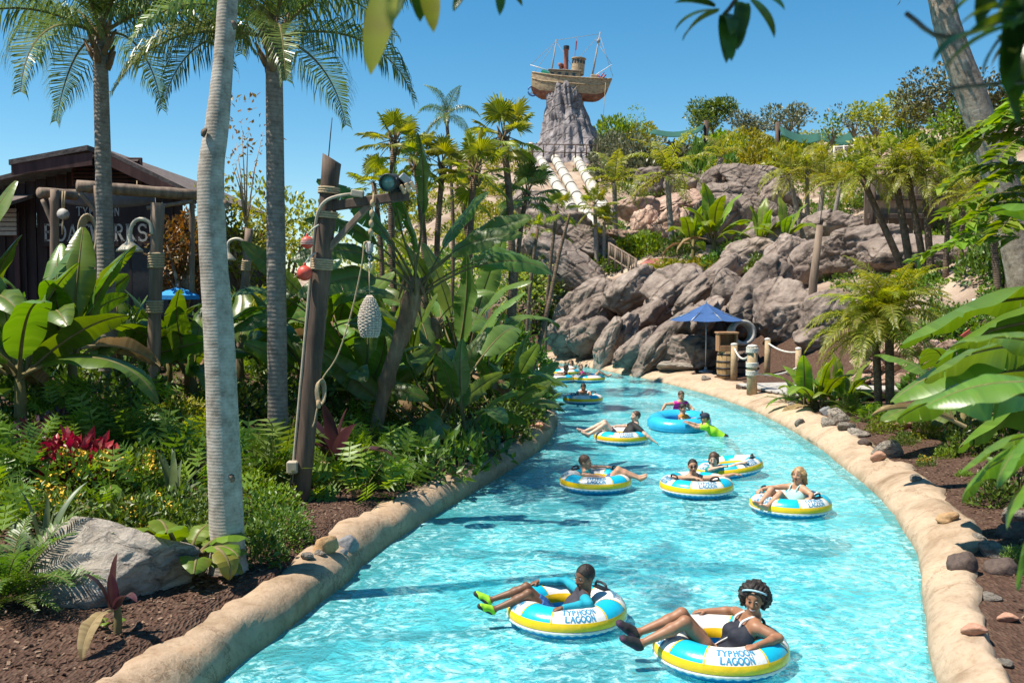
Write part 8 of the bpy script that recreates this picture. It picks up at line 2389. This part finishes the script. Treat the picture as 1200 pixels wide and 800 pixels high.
		for k in range(9):
			a = -2.2 + k * .55; x, y = .075 * math.sin(a), -.02 - .065 * math.cos(a)
			if y > .02: continue
			hg.cone('x', hp(x, y, .03), hp(x * 1.25, y * 1.2 + .01, -.11), .034 * hs, .03 * hs, .02); hg.cone('x', hp(x * 1.25, y * 1.2 + .01, -.11), hp(x * 1.35 + .01, y * 1.15 + .02, -.21 - .01 * (k % 3)), .03 * hs, .012 * hs, .02)
		for sg in (1, -1): hg.cone('x', hp(sg * .078, .02, .01), hp(sg * .088, .035, -.12), .022 * hs, .026 * hs, .02); hg.cone('x', hp(sg * .088, .035, -.12), hp(sg * .08, .06, -.2), .026 * hs, .010 * hs, .02)
		def nz2(X, Y, Z): return .007 * np.sin(Z * 70 + 3 * np.sin(X * 50)) * np.sin(X * 110 + Y * 70)
		m = hg.mesh(None, 0, min(h, .009), 'hair', hairm, [(hp(0, .062, .05), unit(hf * 1.0 - hu * .7))], nz2)
	elif hair == 'bob':
		hg.ell('x', hp(0, -.014, .028), A3(.086, .102, .098) * hs, HR, .02)
		for sg in (1, -1): hg.ell('x', hp(sg * .062, -.01, -.04), A3(.03, .06, .06) * hs, HR, .03)
		hg.ell('x', hp(0, -.06, -.04), A3(.07, .04, .06) * hs, HR, .03)
		m = hg.mesh(None, 0, min(h, .009), 'hair', hairm, [(hp(0, .066, .04), unit(hf * 1.0 - hu * .4))])
	elif hair == 'tied':
		hg.ell('x', hp(0, -.014, .028), A3(.081, .100, .096) * hs, HR, .02); hg.ell('x', hp(0, -.125, .0), A3(.03, .035, .05) * hs, HR, .03)
		m = hg.mesh(None, 0, min(h, .009), 'hair', hairm, [(hp(0, .05, .06), unit(hf * 1.0 - hu * .8)), (hp(0, 0, -.06), -hu)])
	elif hair == 'cap':
		hg.ell('x', hp(0, -.012, .036), A3(.085, .104, .094) * hs, HR, .02)
		m = hg.mesh(None, .002, min(h, .009), 'hair', hairm, [(hp(0, 0, .02), -hu)])
	if hair == 'cap':
		cp = link('cap', m, parent=t)
		g_ = Field(); g_.ell('x', hp(0, .125, .03), A3(.062, .055, .008) * hs, HR); link('peak', g_.mesh(None, .003, .008, 'peak', hairm), parent=cp)
		g_ = Field(); g_.ell('x', hp(0, -.02, .0), A3(.078, .092, .07) * hs, HR); link('hair', g_.mesh(None, .001, h, 'hair', H_BROWN, [(hp(0, .01, 0), hf), (hp(0, 0, -.05), -hu)]), parent=t)
	else:
		link('hair', m, parent=t)
	if face:
		for sg in (1, -1):
			e = part('eye', lathe([(.0098 * hs * math.sin(a), -.0098 * hs * math.cos(a)) for a in np.linspace(0, math.pi, 9)], 12), M_EYEW, t, loc=hp(sg * .031, .0800, .013))
			q = Vector(hf); part('iris', lathe([(0, .0108 * hs), (.0058 * hs, .0096 * hs), (.0082 * hs, .0066 * hs)], 10), M_IRIS, e, rot=q.to_track_quat('Z', 'Y').to_euler())
			part('brow', tube([hp(sg * .018, .094, .036), hp(sg * .032, .092, .043), hp(sg * .05, .078, .037)], .0038 * hs, 5), hairm if hairm != H_BLOND else H_BROWN, t)
		mw = .026
		part('lip', tube(smooth_line(np.array([hp(-mw, .083, -.046), hp(-.012, .0965, -.0485), hp(0, .098, -.0475), hp(.012, .0965, -.0485), hp(mw, .083, -.046)]), .004), .0042 * hs, 6), M_LIP, t)
		part('lip', tube(smooth_line(np.array([hp(-mw, .083, -.047), hp(-.012, .094, -.062), hp(0, .0955, -.064), hp(.012, .094, -.062), hp(mw, .083, -.047)]), .004), .005 * hs, 6), M_LIP, t)
		if face == 'smile':
			part('teeth', tube(smooth_line(np.array([hp(-.022, .085, -.049), hp(-.011, .0955, -.0545), hp(0, .0975, -.0555), hp(.011, .0955, -.0545), hp(.022, .085, -.049)]), .004), .0055 * hs, 6), M_TEETH, t)
	if extra: extra(t, j, hp, f, piece, s)
	return t
# ------------------------------------------------------------------ the swimmers
def wpos(px, py, z=TZ): p = on(px, py, z); return Vector((p.x, p.y, 0))
PI = math.pi
# woman in front
swim_tube(844, 757, math.radians(-88), 'striped swim tube nearest the viewer, under the woman in the dark swimsuit', hand=(2.0, -1.75))
def woman_extra(t, j, hp, f, piece, s):
	N, P, C = j['N'], j['P'], j['C']; up = unit(N - P); fwd = unit(np.cross(A3(0, 1, 0), up))
	part('headband', tube(smooth_line(np.array([hp(-.108, -.02, .05), hp(-.09, .042, .092), hp(-.045, .07, .114), hp(0, .078, .121), hp(.045, .07, .114), hp(.09, .042, .092), hp(.108, -.02, .05)]), .01), .0085, 6), cloth('pale_blue_headband', (.40, .62, .72)), t)
	a = P + up * .30 + fwd * .10 + A3(0, .09, 0); b = P + up * .17 + fwd * .118 + A3(0, 0, 0); c = P + up * .08 + fwd * .10 + A3(0, -.10, 0)
	part('white_trim', tube(smooth_line(np.array([a, b, c]), .02), .007, 6), C_WHITE, t)
person(wpos(844, 757), math.radians(188), 'smiling woman with curly dark hair and dark swimsuit in the nearest tube', s=1.0, skin_=SK_BROWN, hair='afro', hairm=H_BLACK, top='suit', bottom=(None, C_NAVY, C_WHITE), shoes=(C_BLACK, cloth('purple_black_sole', (.05, .02, .045))),
	   look=(-.42, -1, -.12), h=.0085, face='smile', girl=True, extra=woman_extra, tilt=.12,
	   J={'EL': (-.42, .30, .30), 'WL': (-.16, .42, .29), 'GL': (.0, .45, .27), 'ER': (-.30, -.40, .31), 'WR': (-.04, -.46, .30), 'KL': (.37, .12, .42), 'KR': (.34, -.06, .43), 'AL': (.76, .10, .24), 'AR': (.74, -.08, .27), 'TL': (.91, .11, .30), 'TR': (.89, -.10, .36)})
# boy
swim_tube(664, 713, math.radians(-80), 'striped swim tube under the boy with green water shoes', hand=(1.95, -1.95))
def boy_extra(t, j, hp, f, piece, s):
	part('zip', tube([j['N'] + A3(.06, .0, -.02), j['N'] + A3(.12, 0, -.09)], .006, 5), C_BLACK, t)
person(wpos(664, 713), math.radians(186), 'boy with a cyan long-sleeved swim shirt and lime green water shoes', s=.80, skin_=SK_DARK, hair='short', hairm=H_BLACK, top='rash', bottom=(C_BLUE, C_CYAN, C_DARK), shoes=(C_LIME, C_BLACK),
	   look=(-1, -.62, -.22), h=.0085, px=.06, face=True, extra=boy_extra,
	   J={'EL': (-.16, .36, .30), 'WL': (.12, .42, .29), 'GL': (.26, .43, .26), 'ER': (-.05, -.34, .31), 'WR': (.24, -.36, .31), 'GR': (.38, -.33, .28), 'KL': (.40, .11, .34), 'KR': (.40, -.07, .35), 'AL': (.74, .10, .19), 'AR': (.76, -.10, .22), 'TL': (.87, .12, .24), 'TR': (.89, -.14, .28)})
# girl in aqua
swim_tube(926, 589, math.radians(-65), 'striped swim tube under the girl with long blonde hair', hand=(.35, 3.6))
person(wpos(926, 589), math.radians(212), 'girl with long wavy blonde hair and a pale aqua swimsuit', s=.88, skin_=SK_TAN, hair='long', hairm=H_BLOND, top='suit', bottom=(None, C_AQUA, C_AQUA), look=(-.75, -.75, .05), h=.0115, px=.04, girl=True, face=True,
	   J={'P': (-.02, 0, .0), 'C': (-.12, 0, .22), 'N': (-.17, 0, .38), 'EL': (-.12, .30, .30), 'WL': (.02, .40, .29), 'GL': (.14, .42, .27), 'ER': (.10, -.28, .33), 'WR': (.30, -.30, .32), 'GR': (.44, -.28, .29), 'KL': (.34, .10, .33), 'KR': (.34, -.07, .36), 'AL': (.64, .12, .17), 'AR': (.64, -.02, .19)})
# child with teal shirt, legs to the right
swim_tube(698, 563, math.radians(-94), 'striped swim tube at the left under the child in a teal shirt', hand=(2.2, -2.2))
person(wpos(698, 563), math.radians(-6), 'brown-haired child in a teal shirt lying in a tube with legs to the right', s=.78, skin_=SK_TAN, hair='short', hairm=H_BROWN, top='tee', bottom=(C_BLUE, C_TEAL, C_TEAL, .45), look=(1, -.35, -.05), h=.012, px=.06, face=True,
	   J={'ER': (-.20, -.34, .30), 'WR': (.08, -.40, .29), 'GR': (.2, -.42, .27), 'EL': (-.10, .32, .31), 'WL': (.16, .36, .31), 'KL': (.38, .08, .33), 'KR': (.37, -.08, .33), 'AL': (.74, .06, .20), 'AR': (.74, -.10, .20)})
# woman with sunglasses and child next to her
swim_tube(856, 547, math.radians(-60), 'tilted striped swim tube held by the woman with sunglasses, mostly empty', tilt=(.10, -.1), hand=(.6, 3.0))
swim_tube(816, 568, math.radians(-82), 'striped swim tube under the woman with sunglasses', hand=(-1.3, .4))
def shades(t, j, hp, f, piece, s):
	for sg in (1, -1): part('sunglass_lens', lathe([(0, .006), (.018, .004), (.022, 0), (.018, -.004)], 14), M_LENS, t, loc=hp(sg * .031, .097, .015), rot=(PI / 2, 0, PI / 2))
	part('sunglass_frame', tube([hp(-.074, .0, .02), hp(-.06, .085, .022), hp(0, .106, .02), hp(.06, .085, .022), hp(.074, .0, .02)], .004, 5), M_LENS, t)
person(wpos(813, 566), math.radians(-82), 'woman with sunglasses and a black swimsuit sitting upright in a tube', s=.98, skin_=SK_TAN, hair='tied', hairm=H_BLACK, top='suit', bottom=(None, C_BLACK, C_BLACK), look=(-.05, -1, -.05), h=.012, girl=True, extra=shades, face=True,
	   J={'P': (-.08, 0, -.2), 'C': (-.06, 0, .06), 'N': (-.05, 0, .24), 'EL': (.16, .38, .25), 'WL': (.2, .62, .31), 'GL': (.22, .8, .3), 'ER': (.10, -.36, .26), 'WR': (.36, -.10, .30), 'GR': (.46, .0, .29), 'KL': (.1, .1, -.30), 'KR': (.1, -.1, -.30), 'AL': (.05, .1, -.46), 'AR': (.05, -.1, -.46), 'TL': (.18, .1, -.46), 'TR': (.18, -.1, -.46)})
person(wpos(836, 553), math.radians(-62), 'child with a brown bob and a teal shirt leaning between the two linked tubes', s=.76, skin_=SK_FAIR, hair='bob', hairm=H_BROWN, top='tee', bottom=(None, C_TEAL, C_TEAL, .8), look=(-.35, -1, -.25), h=.012, face=True,
	   J={'P': (-.16, 0, -.15), 'C': (-.05, 0, .08), 'N': (.02, 0, .22), 'EL': (.16, .26, .24), 'WL': (.24, .42, .30), 'ER': (.16, -.22, .22), 'WR': (.32, -.12, .29), 'KL': (-.1, .08, -.34), 'KR': (-.1, -.08, -.34), 'AL': (-.2, .08, -.46), 'AR': (-.2, -.08, -.46), 'TL': (-.1, .08, -.46), 'TR': (-.1, -.08, -.46)})
# man in black
swim_tube(728, 511, math.radians(-85), 'striped swim tube under the man in the black shirt', hand=(2.1, -2.1))
person(wpos(728, 511), math.radians(187), 'dark-haired man in a black shirt leaning back with bare feet over his tube', s=1.06, skin_=SK_FAIR, hair='short', hairm=H_BROWN, top='tee', bottom=(C_DARK, C_BLACK, C_BLACK, .7), look=(-1, -.35, .1), h=.013, face=True,
	   J={'EL': (-.44, .36, .22), 'WL': (-.62, .44, .08), 'GL': (-.75, .46, .0), 'ER': (-.25, -.4, .30), 'WR': (.0, -.44, .30), 'KL': (.40, .12, .42), 'KR': (.36, -.09, .44), 'AL': (.76, .12, .20), 'AR': (.82, -.08, .24)})
# plain blue tube with three
bt = wpos(796, 494)
t = swim_tube(796, 494, math.radians(-60), 'large plain light blue swim ring with three people around it', sc=1.28, print_=False, tilt=(.08, .06), hand=(2.2, .8))
BL = vinyl('light_blue_vinyl', (.03, .40, .66)); BL2 = vinyl('mid_blue_vinyl', (.02, .22, .55))
for c in t.children:
	if c.name.split('.')[0] in ('white_panel', 'cyan_panel', 'piping', 'outer_band', 'inner_band', 'scalloped_skirt', 'hull'):
		me = c.data.copy(); me.materials.clear(); me.materials.append(BL2 if c.name.startswith('inner') else BL); c.data = me
lowleg = lambda s: {'KL': (.06, .09 * s, -.26), 'KR': (.06, -.09 * s, -.26), 'AL': (-.05, .09 * s, -.44), 'AR': (-.05, -.09 * s, -.44), 'TL': (.06, .09 * s, -.46), 'TR': (.06, -.09 * s, -.46)}
person(wpos(797, 486), math.radians(-70), 'woman in a hot pink swimsuit sitting up at the back of the blue ring', s=.95, skin_=SK_TAN, hair='tied', hairm=H_BROWN, top='tee', bottom=(None, C_PINK, C_PINK, .2), look=(.3, -1, -.4), h=.014, girl=True, face=True,
	   J=dict({'P': (-.12, 0, .10), 'C': (-.02, 0, .32), 'N': (.05, 0, .48), 'ER': (-.05, -.40, .42), 'WR': (.0, -.56, .24), 'GR': (.05, -.66, .18), 'EL': (.2, .26, .3), 'WL': (.32, .2, .24)}, KL=(.25, .12, .12), KR=(.25, -.12, .12), AL=(.0, .12, -.05), AR=(.0, -.12, -.05), TL=(-.1, .12, -.08), TR=(-.1, -.12, -.08)))
person(wpos(800, 497), math.radians(-50), 'small child with dark hair and an orange top in front of the woman in pink', s=.60, skin_=SK_TAN, hair='short', hairm=H_BLACK, top='tee', bottom=(C_PINK, C_ORANGE, C_ORANGE, .5), look=(.6, -.8, -.2), h=.014,
	   J={'P': (0, 0, .12), 'C': (.0, 0, .26), 'N': (.0, 0, .37), 'EL': (.12, .16, .26), 'WL': (.24, .12, .3), 'ER': (.12, -.16, .26), 'WR': (.22, -.14, .26), 'KL': (.2, .1, .2), 'KR': (.2, -.1, .2), 'AL': (.24, .08, .05), 'AR': (.24, -.08, .05)})
person(wpos(826, 503), math.radians(168), 'person in a lime green shirt and dark cap pushing the blue ring from the right', s=.95, skin_=SK_TAN, hair='cap', hairm=cloth('dark_cap', (.02, .025, .05)), top='tee', bottom=(C_BLACK, C_LIME, C_LIME, .6), look=(-1, .1, -.25), h=.014,
	   J={'P': (-.45, 0, -.07), 'C': (-.18, 0, .10), 'N': (.0, 0, .23), 'EL': (.2, .18, .2), 'WL': (.36, .14, .27), 'ER': (.18, -.2, .2), 'WR': (.36, -.16, .27), 'KL': (-.72, .1, -.28), 'KR': (-.72, -.1, -.28), 'AL': (-.8, .1, -.42), 'AR': (-.8, -.1, -.42), 'TL': (-.9, .1, -.46), 'TR': (-.9, -.1, -.46)})
# person lying over a tube
swim_tube(683, 467, math.radians(-100), 'swim tube in the shade with a dark-haired person lying over it', print_=False, hand=(2.4, -.6))
person(wpos(683, 465), math.radians(-90), 'dark-haired person in white lying over a tube, arms hanging over its rim', s=.9, skin_=SK_BROWN, hair='short', hairm=H_BLACK, top='tee', bottom=(None, C_WHITE, C_WHITE, .5), look=(0, -1, -.3), h=.015,
	   J={'P': (-.25, 0, .12), 'C': (.0, 0, .26), 'N': (.2, 0, .30), 'EL': (.46, .2, .30), 'WL': (.64, .16, .12), 'GL': (.68, .14, .0), 'ER': (.46, -.2, .30), 'WR': (.64, -.16, .12), 'GR': (.68, -.14, .0), 'KL': (-.55, .1, .0), 'KR': (-.55, -.1, .0), 'AL': (-.75, .1, -.2), 'AR': (-.75, -.1, -.2), 'TL': (-.85, .1, -.25), 'TR': (-.85, -.1, -.25)})
# the far group at the bend
def far_pair(px, py, yaw, lt, lp, s, sk, hair, hm, shirt, look, pyaw, seed):
	swim_tube(px, py, yaw, lt, print_=False)
	person(wpos(px, py), pyaw, lp, s=s, skin_=sk, hair=hair, hairm=hm, top='tee', bottom=(C_BLUE, shirt, shirt, .5), look=look, h=.017)
far_pair(654, 443, math.radians(-90), 'striped swim tube at the left of the far group', 'brown-skinned swimmer at the left of the far group', .95, SK_BROWN, 'bob', H_BROWN, C_NAVY, (1, -.6, 0), math.radians(170), 1)
far_pair(690, 443, math.radians(-70), 'striped swim tube at the right of the far group', 'swimmer with dark hair and legs to the right in the far group', .95, SK_TAN, 'tied', H_BROWN, C_PINK, (.3, -1, 0), math.radians(-5), 2)
far_pair(662, 436, math.radians(-80), 'striped swim tube at the back of the far group', 'swimmer facing left at the back of the far group', .9, SK_TAN, 'bob', H_BROWN, C_WHITE, (-.6, -1, 0), math.radians(200), 3)
far_pair(640, 434, math.radians(-40), 'striped swim tube half hidden by the leaves of the left bank', 'swimmer in orange half hidden by the leaves of the left bank', .9, SK_TAN, 'short', H_BLACK, C_ORANGE, (1, -.3, 0), math.radians(-20), 4)
# people by the boathouse
def stander(px, py_feet, d, yaw, lb, shirt, short, sk, hair, hm, s=1.0):
	b = gpt(px, d)
	person(b + Vector((0, 0, .86 * s)), yaw, lb, s=s, skin_=sk, hair=hair, hairm=hm, top='tee', bottom=(short, shirt, shirt, .5), look=(math.cos(yaw), math.sin(yaw), 0), h=.02, group='people by the boathouse', curl=.4,
		   J={'P': (0, 0, .03), 'C': (.01, 0, .28), 'N': (0, 0, .50 * s), 'EL': (-.03, .24, .22), 'WL': (.05, .27, -.02), 'ER': (-.03, -.24, .22), 'WR': (.1, -.25, .0), 'KL': (.03, .1, -.40 * s), 'KR': (.0, -.1, -.40 * s), 'AL': (0, .1, -.80 * s), 'AR': (-.04, -.1, -.80 * s), 'TL': (.15, .11, -.84 * s), 'TR': (.11, -.11, -.84 * s)})
stander(112, 400, 21.0, -1.2, 'person in a blue shirt standing in front of the boathouse', C_BLUE, C_GREY, SK_TAN, 'short', H_BROWN)
stander(98, 400, 22.0, -.4, 'person in a white shirt standing in front of the boathouse', C_WHITE, C_NAVY, SK_TAN, 'bob', H_BROWN, .95)

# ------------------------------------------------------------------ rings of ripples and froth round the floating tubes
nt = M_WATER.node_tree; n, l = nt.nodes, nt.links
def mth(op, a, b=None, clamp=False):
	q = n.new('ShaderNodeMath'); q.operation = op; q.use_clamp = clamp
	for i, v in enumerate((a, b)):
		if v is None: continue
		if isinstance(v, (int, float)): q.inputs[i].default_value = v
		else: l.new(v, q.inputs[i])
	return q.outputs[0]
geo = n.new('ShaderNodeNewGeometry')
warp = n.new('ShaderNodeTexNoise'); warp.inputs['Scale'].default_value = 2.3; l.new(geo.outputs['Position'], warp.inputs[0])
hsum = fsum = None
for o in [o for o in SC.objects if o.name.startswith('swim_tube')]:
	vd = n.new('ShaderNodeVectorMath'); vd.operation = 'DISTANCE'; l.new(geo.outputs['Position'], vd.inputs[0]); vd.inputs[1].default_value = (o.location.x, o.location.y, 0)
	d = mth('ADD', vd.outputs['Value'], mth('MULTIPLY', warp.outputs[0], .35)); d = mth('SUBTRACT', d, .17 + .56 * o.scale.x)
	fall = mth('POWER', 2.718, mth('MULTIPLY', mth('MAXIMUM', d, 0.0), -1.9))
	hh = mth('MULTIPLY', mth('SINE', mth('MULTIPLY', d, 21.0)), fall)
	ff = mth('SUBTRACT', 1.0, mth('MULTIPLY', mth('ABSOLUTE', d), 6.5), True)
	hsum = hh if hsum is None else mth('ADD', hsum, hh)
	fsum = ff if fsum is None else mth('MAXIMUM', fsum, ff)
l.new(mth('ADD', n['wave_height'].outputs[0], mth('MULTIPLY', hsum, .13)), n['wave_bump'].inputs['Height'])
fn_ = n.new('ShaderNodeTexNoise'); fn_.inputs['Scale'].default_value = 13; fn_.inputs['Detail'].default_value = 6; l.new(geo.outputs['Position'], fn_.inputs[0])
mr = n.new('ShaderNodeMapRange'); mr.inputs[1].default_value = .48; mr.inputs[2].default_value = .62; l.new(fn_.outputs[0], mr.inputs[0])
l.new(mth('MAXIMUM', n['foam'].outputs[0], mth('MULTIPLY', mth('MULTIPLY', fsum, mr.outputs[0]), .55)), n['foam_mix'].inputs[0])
